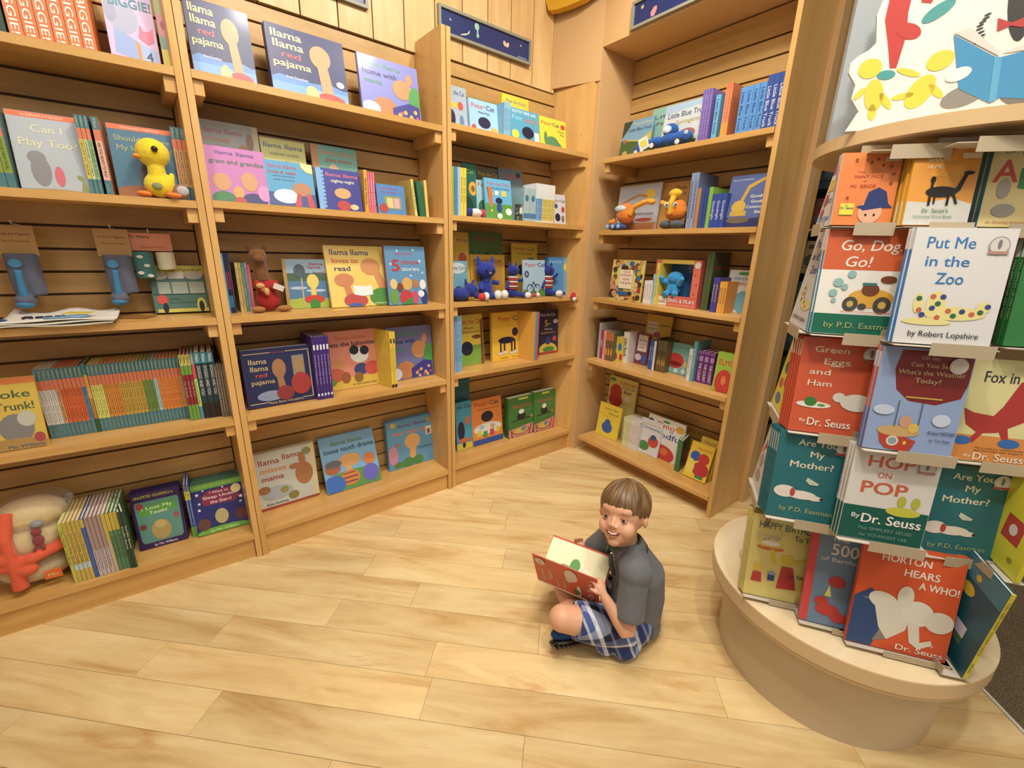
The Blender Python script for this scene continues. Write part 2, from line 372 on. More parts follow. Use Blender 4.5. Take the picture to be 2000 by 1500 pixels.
# measured placements: bay, shelf, x, y, width, height, tilt (metres, degrees)
PL = {
'biggie_box': (1, 1, 0.761, 0.075, 0.119, 0.221, 9),
'biggie_back': (1, 1, 0.888, 0.075, 0.036, 0.219, 9),
'can_i_play': (1, 2, 0.491, 0.060, 0.152, 0.219, 9),
'share_ice': (1, 2, 0.709, 0.060, 0.163, 0.220, 9),
'busload': (1, 3, 0.730, 0.195, 0.165, 0.173, 10),
'broke_trunk': (1, 4, 0.254, 0.040, 0.139, 0.233, 10),
'lost_tooth': (1, 5, 0.531, 0.190, 0.155, 0.233, 10),
'sleep_stars': (1, 5, 0.720, 0.095, 0.184, 0.217, 16),
'red_a': (2, 1, 0.019, 0.075, 0.175, 0.185, 9),
'red_b': (2, 1, 0.255, 0.075, 0.275, 0.237, 9),
'home_a': (2, 1, 0.586, 0.075, 0.265, 0.227, 9),
'misses_top': (2, 2, 0.007, 0.140, 0.194, 0.282, 6),
'gram': (2, 2, 0.006, 0.050, 0.187, 0.184, 9),
'wakey': (2, 2, 0.205, 0.140, 0.160, 0.254, 6),
'hide_seek': (2, 2, 0.191, 0.050, 0.169, 0.162, 9),
'thanks': (2, 2, 0.389, 0.140, 0.187, 0.260, 6),
'nighty': (2, 2, 0.371, 0.050, 0.176, 0.159, 9),
'play': (2, 2, 0.616, 0.050, 0.131, 0.124, 9),
'pond': (2, 3, 0.224, 0.125, 0.174, 0.204, 4),
'read': (2, 3, 0.393, 0.080, 0.271, 0.268, 13),
'five': (2, 3, 0.642, 0.050, 0.204, 0.268, 7),
'boxset': (2, 4, 0.019, 0.120, 0.261, 0.241, 4),
'babysit': (2, 4, 0.338, 0.125, 0.271, 0.277, 4),
'home_b': (2, 4, 0.650, 0.120, 0.251, 0.272, 4),
'misses_b': (2, 5, 0.014, 0.170, 0.257, 0.280, 4),
'loose': (2, 5, 0.302, 0.120, 0.274, 0.278, 20),
'mess': (2, 5, 0.644, 0.170, 0.280, 0.279, 4),
'cat_grey': (3, 1, 0.037, 0.075, 0.117, 0.174, 9),
'meet': (3, 1, 0.153, 0.075, 0.167, 0.114, 9),
'meet_back': (3, 1, 0.190, 0.130, 0.170, 0.168, 5),
'preschool': (3, 1, 0.389, 0.130, 0.178, 0.230, 5),
'potty': (3, 1, 0.394, 0.075, 0.204, 0.141, 9),
'cave': (3, 1, 0.604, 0.075, 0.197, 0.158, 9),
'teal_sun': (3, 2, 0.133, 0.100, 0.079, 0.257, 5),
'dark_a': (3, 2, 0.245, 0.150, 0.152, 0.261, 5),
'dark_b': (3, 2, 0.384, 0.140, 0.167, 0.273, 5),
'lightblue_m': (3, 2, 0.204, 0.090, 0.080, 0.186, 5),
'groovy': (3, 2, 0.234, 0.050, 0.171, 0.198, 9),
'compo': (3, 2, 0.428, 0.050, 0.098, 0.069, 4),
'white_cat': (3, 2, 0.712, 0.050, 0.094, 0.163, 9),
'y_cat': (3, 3, 0.088, 0.140, 0.107, 0.346, 5),
'green_cat': (3, 3, 0.212, 0.170, 0.236, 0.355, 5),
'cats_guide': (3, 3, 0.049, 0.090, 0.099, 0.200, 5),
'orange_mid': (3, 3, 0.195, 0.130, 0.232, 0.235, 5),
'y_cats': (3, 3, 0.505, 0.160, 0.198, 0.303, 5),
'bike': (3, 3, 0.514, 0.070, 0.170, 0.211, 5),
'blueboard': (3, 3, 0.736, 0.090, 0.207, 0.230, 5),
'hide': (3, 4, 0.117, 0.125, 0.164, 0.287, 7),
'bigyellow': (3, 4, 0.336, 0.120, 0.230, 0.288, 4),
'fivemin': (3, 4, 0.695, 0.115, 0.169, 0.279, 4),
'teal_low': (3, 5, 0.128, 0.190, 0.100, 0.438, 3),
'skate': (3, 5, 0.104, 0.150, 0.111, 0.304, 4),
'cupcake': (3, 5, 0.220, 0.150, 0.229, 0.289, 7),
'pizza_a': (3, 5, 0.472, 0.130, 0.229, 0.268, 10),
'pizza_b': (3, 5, 0.677, 0.105, 0.211, 0.278, 7),
'school': (4, 1, 0.033, 0.075, 0.181, 0.196, 9),
'townbook': (4, 1, 0.184, 0.130, 0.064, 0.237, 5),
'spring': (4, 1, 0.299, 0.075, 0.187, 0.209, 9),
'excav': (4, 2, 0.013, 0.120, 0.285, 0.248, 6),
'three': (4, 2, 0.282, 0.150, 0.166, 0.246, 6),
'goodnight': (4, 2, 0.715, 0.050, 0.152, 0.231, 9),
'different': (4, 3, 0.078, 0.050, 0.226, 0.228, 4),
'cookie': (4, 3, 0.372, 0.100, 0.262, 0.238, 4),
'superpower': (4, 3, 0.739, 0.145, 0.092, 0.201, 4),
'monster': (4, 4, 0.216, 0.175, 0.092, 0.186, 4),
'lastyellow': (4, 4, 0.245, 0.200, 0.172, 0.304, 5),
'eloves': (4, 4, 0.434, 0.170, 0.156, 0.174, 4),
'eface': (4, 4, 0.798, 0.050, 0.072, 0.196, 4),
'big_lift': (4, 5, -0.006, 0.215, 0.224, 0.396, 4),
'furr': (4, 5, 0.003, 0.125, 0.183, 0.224, 8),
'christmas': (4, 5, 0.337, 0.100, 0.085, 0.218, 8),
'mindful': (4, 5, 0.377, 0.190, 0.248, 0.253, 4),
'clap': (4, 5, 0.694, 0.095, 0.131, 0.202, 16),
'clap_back': (4, 5, 0.726, 0.150, 0.092, 0.229, 8),
}
RW = {
'green_left': (1, 1, 0.504, 0.547, 0.050, 0.235, 0.000),
'biggie': (1, 1, 0.551, 0.731, 0.050, 0.235, 0.000),
'gp_left': (1, 2, 0.429, 0.484, 0.050, 0.207, 0.007),
'gp_mid': (1, 2, 0.642, 0.673, 0.050, 0.221, 0.010),
'gp_one': (1, 2, 0.679, 0.696, 0.050, 0.222, 0.007),
'gp_right': (1, 2, 0.871, 0.909, 0.060, 0.227, 0.003),
'long': (1, 4, 0.385, 0.772, 0.102, 0.244, 0.004),
'reds': (1, 4, 0.773, 0.818, 0.067, 0.259, -0.003),
'doggo': (1, 4, 0.818, 0.879, 0.065, 0.263, -0.005),
'greys': (1, 4, 0.875, 0.916, 0.050, 0.208, 0.009),
'low': (1, 5, 0.355, 0.510, 0.019, 0.244, -0.004),
'lowdark': (1, 5, 0.511, 0.531, 0.010, 0.241, -0.006),
'squ': (1, 5, 0.701, 0.720, 0.109, 0.242, -0.000),
'orange1': (2, 2, 0.553, 0.570, 0.040, 0.168, -0.018),
'pink3': (2, 2, 0.574, 0.604, 0.050, 0.163, -0.008),
'lean_a': (2, 2, 0.790, 0.803, 0.050, 0.159, -0.031),
'lean_b': (2, 2, 0.821, 0.848, 0.060, 0.155, -0.038),
'lean_c': (2, 2, 0.853, 0.867, 0.060, 0.162, -0.008),
'blues': (2, 3, 0.010, 0.037, 0.103, 0.223, 0.002),
'multi': (2, 3, 0.052, 0.093, 0.120, 0.189, -0.002),
'pinkone': (2, 3, 0.093, 0.104, 0.120, 0.182, 0.001),
'purple5': (2, 4, 0.280, 0.348, 0.037, 0.280, 0.011),
'yellow2': (2, 4, 0.619, 0.648, 0.025, 0.274, 0.003),
'row32': (3, 2, 0.025, 0.110, 0.050, 0.220, 0.001),
'set_side': (3, 2, 0.469, 0.554, 0.040, 0.170, -0.008),
'set': (3, 2, 0.554, 0.695, 0.040, 0.201, -0.019),
'groovy_sp': (3, 2, 0.264, 0.287, 0.060, 0.157, -0.040),
'pottysp': (3, 1, 0.318, 0.356, 0.030, 0.100, -0.037),
'blue34': (3, 4, 0.026, 0.072, 0.041, 0.303, 0.004),
'oranges34': (3, 4, 0.560, 0.601, 0.019, 0.294, 0.004),
'purp41': (4, 1, 0.535, 0.584, 0.040, 0.217, -0.007),
'bluel41': (4, 1, 0.596, 0.621, 0.050, 0.187, 0.003),
'orng41': (4, 1, 0.644, 0.677, 0.040, 0.216, -0.035),
'lblue41': (4, 1, 0.714, 0.823, 0.040, 0.156, 0.003),
'dblue41': (4, 1, 0.828, 0.901, 0.030, 0.155, -0.007),
'tall42': (4, 2, 0.527, 0.570, 0.050, 0.255, 0.009),
'mix42': (4, 2, 0.570, 0.650, 0.050, 0.184, -0.003),
'sblue42': (4, 2, 0.656, 0.729, 0.040, 0.128, -0.006),
'white43': (4, 3, 0.324, 0.412, 0.050, 0.146, 0.007),
'tall43': (4, 3, 0.654, 0.692, 0.080, 0.282, 0.013),
'pur43': (4, 3, 0.721, 0.752, 0.050, 0.164, -0.007),
'yel43': (4, 3, 0.755, 0.793, 0.050, 0.147, -0.005),
'left44': (4, 4, -0.016, 0.127, 0.073, 0.226, 0.014),
'yb44': (4, 4, 0.099, 0.181, 0.105, 0.156, -0.007),
'jokes44': (4, 4, 0.168, 0.212, 0.116, 0.191, 0.007),
'bw44': (4, 4, 0.360, 0.472, 0.120, 0.200, 0.000),
'wb44': (4, 4, 0.620, 0.662, 0.102, 0.216, -0.004),
'count44': (4, 4, 0.639, 0.756, 0.120, 0.171, 0.008),
'white45': (4, 5, 0.233, 0.355, 0.120, 0.194, -0.021),
'lean45': (4, 5, 0.633, 0.663, 0.103, 0.192, 0.016),
}
# ================================================================ BOOKS
def art_to(mb, art, o, ex, ez, en, w, h):
    """flat print on a face: o lower-left corner, ex across, ez up, en outward"""
    lay = 0; tlay = 0
    def P(u, v): return o + ex*(min(max(u, .004), .996)*w) + ez*(min(max(v, .004), .996)*h) + en*(.0002 + lay*.00009 + tlay*.00016)
    for a in art:
        k = a[0]
        if k == 'R': _, u0, v0, u1, v1, c = a; mb.poly([P(u0,v0), P(u1,v0), P(u1,v1), P(u0,v1)], c)
        elif k == 'E':
            _, cx, cy, rx, ry, c = a[:6]; th = math.radians(a[6]) if len(a) > 6 else 0; pts = []
            for i in range(20):
                t = 2*PI*i/20; x = rx*w*math.cos(t); y = ry*h*math.sin(t)
                pts.append(P(cx + (x*math.cos(th)-y*math.sin(th))/w, cy + (x*math.sin(th)+y*math.cos(th))/h))
            mb.poly(pts, c)
        elif k == 'P': mb.poly([P(u, v) for u, v in a[1]], a[2])
        elif k == 'S':      # five-pointed star
            _, cx, cy, r, c = a; pts = [P(cx + r*(1 if i % 2 == 0 else .42)*math.sin(PI*i/5), cy + r*w/h*(1 if i % 2 == 0 else .42)*math.cos(PI*i/5)) for i in range(10)]
            mb.poly(pts[::-1], c)
        elif k == 'D':      # many dots
            _, lst, r, c = a
            for (x, y) in lst: mb.poly([P(x + r*math.cos(t*PI/4), y + r*w/h*math.sin(t*PI/4)) for t in range(8)], c)
        elif k == 'T':
            _, s, u0, u1, v, hh, c = a[:7]; b = a[7] if len(a) > 7 else .03; sh = a[8] if len(a) > 8 else 0
            letter(mb, s, P(u0, v), ex, ez, (u1-u0)*w, hh*h, c, b, sh)
        lay += 1; tlay += k == 'T'
BK_CACHE = {}
def make_book(name, w, h, t, front='#ffffff', spine=None, back=None, art=(), sart=(), barts=(), board=.0022, board_book=False, parts=True, open_=False):
    """local: x across the front cover (spine at x=0), front faces -y, z up, origin at the front lower spine corner"""
    root = empty(name)
    spine = spine or front; back = back or front
    q = MB(); cf, cs, cb = lin(front), lin(spine), lin(back)
    e = .003 if not board_book else 0
    b = board
    # case: front board, back board, spine as one folded shell
    q.box((0, 0, 0), (w, b, h), front); q.box((0, t-b, 0), (w, t, h), back); q.box((-.0006, b*.2, 0), (b, t-b*.2, h), spine)
    c = q.obj('cover', PRINT, root)
    q = MB(); q.box((b, b, e), (w-e*1.2, t-b, h-e), '#efe8d6' if not board_book else front)
    n = max(2, min(6, int(t/.003)))
    q.obj('page_block', MATTE, root)
    if art or sart or barts:
        q = MB()
        if art: art_to(q, art, Vector((0,0,0)), Vector((1,0,0)), Vector((0,0,1)), Vector((0,-1,0)), w, h)
        if sart: art_to(q, sart, Vector((-.0006,t,0)), Vector((0,-1,0)), Vector((0,0,1)), Vector((-1,0,0)), t, h)
        if barts: art_to(q, barts, Vector((w,t,0)), Vector((-1,0,0)), Vector((0,0,1)), Vector((0,1,0)), w, h)
        q.obj('cover_print', PRINT, root)
    return root
def sp(s, v0, v1, c, f=.5, b=.02):
    return ('V', s, v0, v1, c, f, b)
def spine_text(mb_art, t): pass
def place(root, b, x, y, z, tilt=0, yaw=0, lean=0, t=.01):
    a = BAY[b][1]; p = bw(b, x, y, z + t*math.sin(math.radians(tilt)) + .0006)
    root.location = p; root.rotation_euler = (-math.radians(tilt), math.radians(lean), a + math.radians(yaw)); return root
# vertical (top-to-bottom) spine text: letters turned a quarter clockwise
_old = art_to
def art_to(mb, art, o, ex, ez, en, w, h):
    _old(mb, [a for a in art if a[0] != 'V'], o, ex, ez, en, w, h)
    for a in art:
        if a[0] == 'V':
            _, s, v0, v1, c, f, b = a
            letter(mb, s, o + ex*(w*(.5-f*.5)) + ez*(v1*h) + en*.001, -ez, ex, (v1-v0)*h, f*w, c, b)
def face(key, name, label, front, t=.01, art=(), spine=None, back=None, sart=(), copies=0, glabel=None, yaw=0, board_book=False, dz=0, dx=0, dy=0, group=None, tilt=None, w=None, h=None):
    b, s, x, y, w_, h_, tl = PL[key]; w = w or w_; h = h or h_; tl = tl if tilt is None else tilt
    z = SZ[b][s-1]; y = min(y+dy, .2385 - t*math.cos(math.radians(tl)) - h*math.sin(math.radians(tl)) if b < 4 else .268 - t - h*math.sin(math.radians(tl))); dy = 0; y = max(y, .004)
    r = make_book(name, w, h, t, front, spine, back, art, sart, board_book=board_book, board=.0022 if not board_book else .003)
    place(r, b, x+dx, y+dy, z+dz, tl, yaw, 0, t); tag(r, label, 'book', group)
    for i in range(copies):
        c = copy_tree(r); ct = (t+.0006)*(i+1)
        th = math.radians(tl)
        place(c, b, x+dx + .0015*(i % 2), y+dy + ct/math.cos(th), z+dz, tl, yaw, 0, t)
        if y+dy+ct/math.cos(th) + t + h*math.sin(th) > .24:   # no room against the slats
            for ch in list(c.children): bpy.data.objects.remove(ch)
            bpy.data.objects.remove(c); break
        o = ['second', 'third', 'fourth', 'fifth', 'sixth', 'seventh', 'eighth', 'ninth', 'tenth'][i]
        tag(c, '%s copy behind the %s' % (o, glabel or label), 'book', group or (glabel or label) + ' copies')
        r['group'] = group or (glabel or label) + ' copies'
    return r
LT = '#c99560'   # tan of the plain shapes
def ll(c1, c2=None, u0=.1, u1=.9, v=.84, hh=.075):   # the doubled word at the head of the red-lettered covers
    m = (u0+u1)/2; g = (u1-u0)*.04
    return [('T', 'llama', u0, m-g, v, hh, c1, .045), ('T', 'llama', m+g, u1, v, hh, c2 or c1, .045)]
GN = 'picture_book'
# ---- bookcase 1
face('biggie_box', 'boxed_book', 'lavender boxed book with big teal lettering and a black 4, top left shelf', '#d8b6dc', .05,
 [('R',0,0,1,.06,'#a06ab0'), ('E',.36,.56,.30,.2,'#a9adc6'), ('E',.12,.62,.12,.15,'#989cb8'), ('P',[(.1,.1),(.55,.04),(.55,.3),(.14,.42)],'#8fa6da'), ('P',[(.55,.04),(.63,.03),(.63,.26),(.55,.3)],'#e88a4c'), ('P',[(.63,.03),(.97,.0),(.97,.2),(.63,.27)],'#9db8e2'), ('T','4',.72,.86,.05,.13,'#2c2540',.06), ('P',[(.62,.34),(.68,.52),(.74,.44),(.84,.44),(.95,.5),(.93,.32),(.8,.27)],'#e0708c'),
  ('T','BIGGIE-',.16,.9,.86,.1,'#4c9aa0',.06), ('T','BIGGIE!',.12,.97,.70,.12,'#3c8c94',.07)], spine='#e87048')
face('biggie_back', 'picture_book', 'narrow green and pink patterned book edge against the left upright, top shelf', '#b7c68e', .03,
 [('R',0,.45,1,.75,'#e0a0a8'), ('R',0,0,1,.28,'#e8d860'), ('R',0,.28,1,.45,'#8fb2a0'), ('E',.5,.6,.3,.07,'#c05878')])
face('can_i_play', GN, 'pale grey-blue book with outlined cream title, second shelf far left', '#b4bcc2', .009,
 [('R',0,.93,1,1,'#e8692c'), ('T','AN ELEPHANT & PIGGIE BOOK',.2,.8,.948,.028,'#f5dcc0'), ('T','Can I',.3,.74,.75,.1,'#e2dcb4',.05), ('T','Play Too?',.1,.93,.57,.1,'#e2dcb4',.05),
  ('R',.0,0,1,.02,'#8b969e'), ('E',.33,.26,.14,.2,'#8c8a8c'), ('E',.3,.43,.13,.08,'#8c8a8c'), ('E',.58,.2,.07,.13,'#d4626c'), ('P',[(.86,.02),(.9,.16),(.83,.2),(.84,.24),(.92,.22),(.94,.1),(.98,.02)],'#8f9a50'), ('E',.5,.0,.4,.03,'#b08e60')], spine='#c8d4e0')
face('share_ice', GN, 'slate-blue book with orange top band behind the yellow plush bird', '#47758f', .009,
 [('R',0,.93,1,1,'#e8692c'), ('T','AN ELEPHANT & PIGGIE BOOK',.2,.8,.948,.028,'#f5dcc0'), ('T','Should I Share',.08,.95,.78,.075,'#a9b27c',.03), ('T','My Ice Cream?',.1,.97,.65,.075,'#a9b27c',.03),
  ('E',.55,.3,.18,.28,'#5f6168'), ('E',.4,.05,.45,.12,'#9a6034')], spine='#5a9ac0')
face('busload', 'boxed_book', 'green and yellow boxed set picturing a bus with windows, third shelf left', '#4f7567', .035,
 [('R',0,.80,1,1,'#c9bf4a'), ('T',"It's a BUSLOAD of Pigeon Books!",.03,.97,.88,.055,'#2a2a20',.03), ('E',.18,.78,.15,.08,'#b9b8b0'), ('R',.34,.72,.62,.86,'#dcd8cc'), ('E',.8,.78,.17,.08,'#b9b8b0'),
  ('R',.12,.4,.34,.65,'#aab4a4'), ('R',.37,.4,.66,.65,'#aab4a4'), ('R',.69,.4,.97,.65,'#aab4a4'), ('R',.02,.38,.99,.4,'#2c4438'),
  ('R',.05,0,1,.08,'#cfc44a'), ('E',.16,.28,.1,.1,'#cf4436'), ('E',.87,.14,.09,.17,'#d4ca4e'), ('E',.87,.12,.05,.12,'#26242a'), ('E',.2,.1,.05,.11,'#26242a'), ('T','Mo Willems',.3,.5,.27,.035,'#22382c'), ('T','Board set of four small books',.3,.8,.2,.03,'#22382c',0)], spine='#3c5c50', dy=-.03)
face('broke_trunk', GN, 'yellow book with grey blob and silver seal at the left end of the long row', '#d8b742', .009,
 [('R',0,.91,1,1,'#e07a28'), ('T','I Broke',.1,.9,.72,.11,'#4c6038',.05), ('T','My Trunk!',.1,.92,.55,.11,'#4c6038',.05), ('E',.62,.3,.24,.2,'#85827c'), ('E',.55,.06,.5,.1,'#b48a48'), ('E',.78,.42,.13,.11,'#c4c1ae'), ('E',.9,.14,.08,.07,'#b0404c'), ('T','Mo Willems',.45,.95,.02,.05,'#3f5a70',.03)], w=.165, dx=-.026)
face('lost_tooth', GN, 'purple stack-front book with green title panel, bottom left shelf', '#341b52', .008,
 [('T','UNLIMITED SQUIRRELS in',.06,.86,.9,.05,'#c9cc3c',.04), ('P',[(.08,.84),(.92,.84),(.95,.8),(.93,.14),(.88,.1),(.12,.1),(.07,.16),(.05,.8)],'#5f9688'), ('P',[(.12,.58),(.86,.62),(.86,.78),(.14,.76)],'#58a63a'), ('T','I Lost My',.18,.8,.69,.06,'#f2f2e0',.05), ('T','Tooth!',.32,.68,.6,.06,'#f2f2e0',.05), ('E',.5,.3,.2,.18,'#b59c5c'), ('E',.5,.4,.12,.07,'#c8b070'), ('E',.15,.77,.07,.06,'#aa3a44'), ('E',.85,.5,.06,.05,'#a8505a'), ('E',.15,.4,.07,.05,'#7a4440'), ('T','by Mo Willems',.3,.78,.03,.045,'#ece4f0',.03)],
 copies=5, yaw=0, dy=-.08, glabel='purple book with green title panel')
face('sleep_stars', GN, 'blue starry book with maroon title panel and green bands, bottom left shelf', '#2a2a72', .008,
 [('R',0,.88,1,1,'#6cae3c'), ('T','UNLIMITED SQUIRRELS in',.06,.9,.915,.045,'#c8d45c',.03), ('P',[(.2,.56),(.8,.54),(.9,.62),(.86,.84),(.3,.84),(.16,.74)],'#8e2446'), ('T','I Want to',.34,.7,.77,.05,'#f6eef2',.03), ('T','Sleep Under',.2,.84,.68,.06,'#f6eef2',.03), ('T','the Stars!',.32,.74,.58,.06,'#f6eef2',.03), ('E',.85,.78,.1,.09,'#ecdc9c'),
  ('S',.1,.8,.045,'#ffffff'), ('S',.22,.86,.03,'#ffffff'), ('S',.12,.62,.035,'#ffffff'), ('S',.6,.86,.03,'#ffffff'), ('S',.92,.6,.05,'#ffffff'), ('S',.1,.5,.04,'#ffffff'), ('S',.9,.5,.035,'#ffffff'),
  ('E',.5,-.02,.7,.14,'#6cae3c'), ('E',.5,.3,.13,.15,'#bcae78'), ('E',.15,.2,.12,.12,'#66423a'), ('E',.88,.26,.12,.12,'#66323a'), ('T','by Mo Willems',.25,.8,.03,.05,'#e2ec9c',.03)],
 copies=9, glabel='blue starry book with maroon title panel')
# ---- bookcase 2
def red(seal=False):
    a = [('R',0,0,1,.26,'#6fa3e0'), ('P',[(.0,.26),(.1,.31),(.5,.27),(.8,.3),(1,.24),(1,.2),(0,.2)],'#5288d4'), ('E',.7,.02,.3,.15,'#e8ecf6'), ('T','llama',.06,.44,.83,.11,'#f2e59a',.06), ('T','llama',.07,.45,.69,.11,'#f2e59a',.06), ('T','red',.16,.4,.56,.09,'#e4485a',.06), ('T','pajama',.05,.52,.43,.1,'#f2e59a',.06), ('T','Anna Dewdney',.18,.46,.27,.04,'#e8f0fa',.03),
         ('E',.66,.68,.14,.17,LT), ('P',[(.6,.6),(.74,.6),(.8,.15),(.64,.15)],LT), ('E',.74,.06,.22,.11,'#b9382c'), ('E',.5,.1,.09,.13,'#d8c07c')]
    if seal: a.append(('E',.9,.34,.055,.05,'#c9cbe0'))
    return a
face('red_a', GN, 'navy book with yellow and red title, top shelf just right of the left upright', '#22265e', .009, red(), copies=1, h=.24, w=.185, glabel='smaller navy book on the top shelf')
face('red_b', GN, 'large navy book with yellow and red title and silver seal, centre of the top shelf', '#232862', .009, red(True), copies=3, glabel='large navy book on the top shelf')
HM = lambda: ll('#3f9c64', u0=.05, u1=.7, v=.84) + [('T','home with',.06,.62,.69,.09,'#2c2668',.05), ('T','mama',.08,.36,.55,.08,'#3f9c64',.05), ('E',.7,.55,.17,.17,'#c98e58'), ('E',.83,.75,.06,.1,'#c98e58'), ('E',.38,.18,.2,.17,'#bd7c48'), ('E',.92,.4,.12,.25,'#4c9c4c'), ('P',[(.5,.02),(.98,.02),(.98,.3),(.8,.34),(.5,.2)],'#37358e'), ('E',.14,.12,.15,.12,'#cdd6ee'), ('D',[(.62,.1),(.72,.16),(.82,.1),(.9,.2),(.68,.04),(.86,.05)],.035,'#d8b04c'), ('D',[(.66,.14),(.78,.05),(.93,.1)],.03,'#b04a7c')]
face('home_a', GN, 'lilac-blue glossy book with green and navy title, right end of the top shelf', '#7f83cc', .009, HM(), copies=1, glabel='lilac-blue glossy book on the top shelf')
face('misses_top', 'board_book', 'grey board book with dark red title standing behind the pink board book', '#9fa29c', .014, [('R',.9,0,1,1,'#c8b894')] + ll('#a8322c', u0=.1, u1=.72, v=.86, hh=.06) + [('T','misses',.1,.5,.76,.055,'#d07a38',.05), ('T','mama',.1,.46,.66,.055,'#a8322c',.05), ('E',.72,.62,.12,.14,'#a86e44'), ('E',.84,.8,.06,.1,'#8c5c3c')], board_book=True)
face('gram', 'board_book', 'pink-violet board book with purple and green title, second shelf left end', '#c273b4', .016, ll('#43347c', u0=.18, u1=.82, v=.86, hh=.075) + [('T','gram and grandpa',.06,.97,.7,.08,'#3c6c50',.05), ('E',.22,.36,.15,.16,LT), ('E',.68,.4,.14,.18,LT), ('E',.47,.18,.09,.12,'#d49c50'), ('E',.22,.05,.2,.14,'#3f7c4c'), ('E',.74,.06,.22,.13,'#35366e'), ('E',.48,.03,.1,.07,'#b43c34'), ('E',.92,.2,.12,.15,'#d88cc4')], board_book=True)
face('wakey', 'board_book', 'pale yellow board book standing behind the blue lift-flap book', '#d2cb6c', .014, ll('#2c4468', u0=.06, u1=.94, v=.87, hh=.07) + [('T','wakey-wake',.16,.84,.77,.05,'#7c8c3c',.04), ('R',.08,.3,.92,.7,'#e2dc94'), ('E',.55,.6,.16,.1,'#b08858')], board_book=True)
face('hide_seek', 'board_book', 'blue lift-flap board book with red title, second shelf', '#4b9cc8', .02, ll('#b83848', u0=.06, u1=.66, v=.84, hh=.08) + [('T','hide & seek',.06,.64,.72,.07,'#b83848',.05), ('T','a lift-the-flap book',.12,.6,.65,.035,'#2f5a80',0), ('T','Anna Dewdney',.14,.58,.57,.035,'#2f5a80',0), ('E',.98,.98,.24,.2,'#e6e29a'), ('R',0,0,1,.3,'#3a4c8c'), ('E',.38,.22,.28,.16,'#dfe6f2'), ('E',.72,.4,.2,.15,'#b87c50'), ('P',[(.52,.0),(.6,.3),(.68,.3),(.66,0)],'#c03c44'), ('P',[(.82,.0),(.8,.3),(.9,.3),(.96,0)],'#c03c44')], board_book=True)
face('thanks', 'board_book', 'teal board book with orange spine behind the dark blue board book', '#6fae9f', .014, [('R',0,0,.14,1,'#c87c30')] + ll('#cf8448', u0=.2, u1=.95, v=.87, hh=.065) + [('T','gives thanks',.28,.88,.77,.055,'#b8503c',.04), ('E',.45,.6,.12,.14,'#d8b480')], board_book=True)
face('nighty', 'board_book', 'dark blue board book with scalloped pale blue edge, second shelf', '#3b3a92', .016, [('R',0,0,.12,1,'#7aaede'), ('D',[(.14,.08+i*.092) for i in range(10)],.035,'#7aaede')] + ll('#e0707c', u0=.22, u1=.96, v=.82, hh=.085) + [('T','nighty-night',.32,.86,.68,.075,'#f0ecd8',.05), ('E',.56,.42,.19,.13,'#d8a468'), ('E',.56,.12,.16,.13,'#b83c3c'), ('E',.8,.1,.1,.07,'#d8c890')], board_book=True)
face('play', 'board_book', 'small blue board book with a window picture, right of the pink spines', '#4d86c4', .014, ll('#c0405c', u0=.12, u1=.72, v=.84, hh=.07) + [('T','time to play!',.14,.7,.72,.06,'#c0405c',.03), ('R',.25,.18,.85,.62,'#8c9c60'), ('R',.33,.22,.55,.56,'#d8c888'), ('R',.58,.22,.78,.56,'#e0a8a8'), ('E',.2,.2,.16,.15,'#b04434')], board_book=True)
face('pond', GN, 'small book with a lake scene and a landing net, gold foil spine, third shelf', '#93b4c8', .008, [('R',0,.55,1,.72,'#4c6c58'), ('R',0,.2,1,.56,'#5580a8'), ('E',.3,.42,.2,.03,'#b8c8d8'), ('E',.7,.36,.24,.03,'#b8c8d8'), ('E',.5,.02,.7,.2,'#a9bc48'), ('R',0,0,.07,1,'#b8924c'), ('T','llama',.6,.92,.88,.055,'#c03844',.04), ('T','llama',.56,.86,.81,.055,'#c03844',.04), ('T','the pond',.66,.92,.72,.035,'#c03844',.02), ('E',.36,.76,.13,.14,'#56646c'), ('R',.37,.05,.4,.62,'#c8b890'), ('E',.64,.55,.14,.15,'#ead46c'), ('P',[(.56,.2),(.7,.2),(.68,.5),(.59,.5)],'#ead46c'), ('E',.64,.18,.24,.09,'#c8402c'), ('E',.64,.07,.12,.11,'#3c8c3c')], spine='#b8924c')
face('read', GN, 'large yellow book with navy and red title, centre of the third shelf', '#ecca60', .009, [('T','llama',.08,.38,.85,.095,'#2c2c6c',.05), ('T','llama',.42,.72,.85,.095,'#2c2c6c',.05), ('T','loves to',.1,.52,.72,.085,'#c8502c',.05), ('T','read',.12,.38,.59,.085,'#2c2c6c',.05), ('E',.72,.66,.17,.14,'#d08c50'), ('P',[(.74,.6),(.84,.66),(.98,.3),(.84,.25)],'#d08c50'), ('E',.25,.44,.16,.11,'#c88048'), ('P',[(.22,.4),(.32,.4),(.38,.15),(.26,.15)],'#c88048'), ('E',.86,.14,.22,.16,'#4a8c3c'), ('E',.4,.1,.2,.12,'#b8443c'), ('E',.38,.02,.12,.04,'#3c5ca8'), ('P',[(.38,.2),(.53,.17),(.7,.19),(.7,.34),(.54,.33),(.38,.35)],'#e8ecea'), ('T','An Anna Dewdney book',.6,.96,.03,.03,'#f2ecb0',0)], copies=1, glabel='large yellow book with navy and red title')
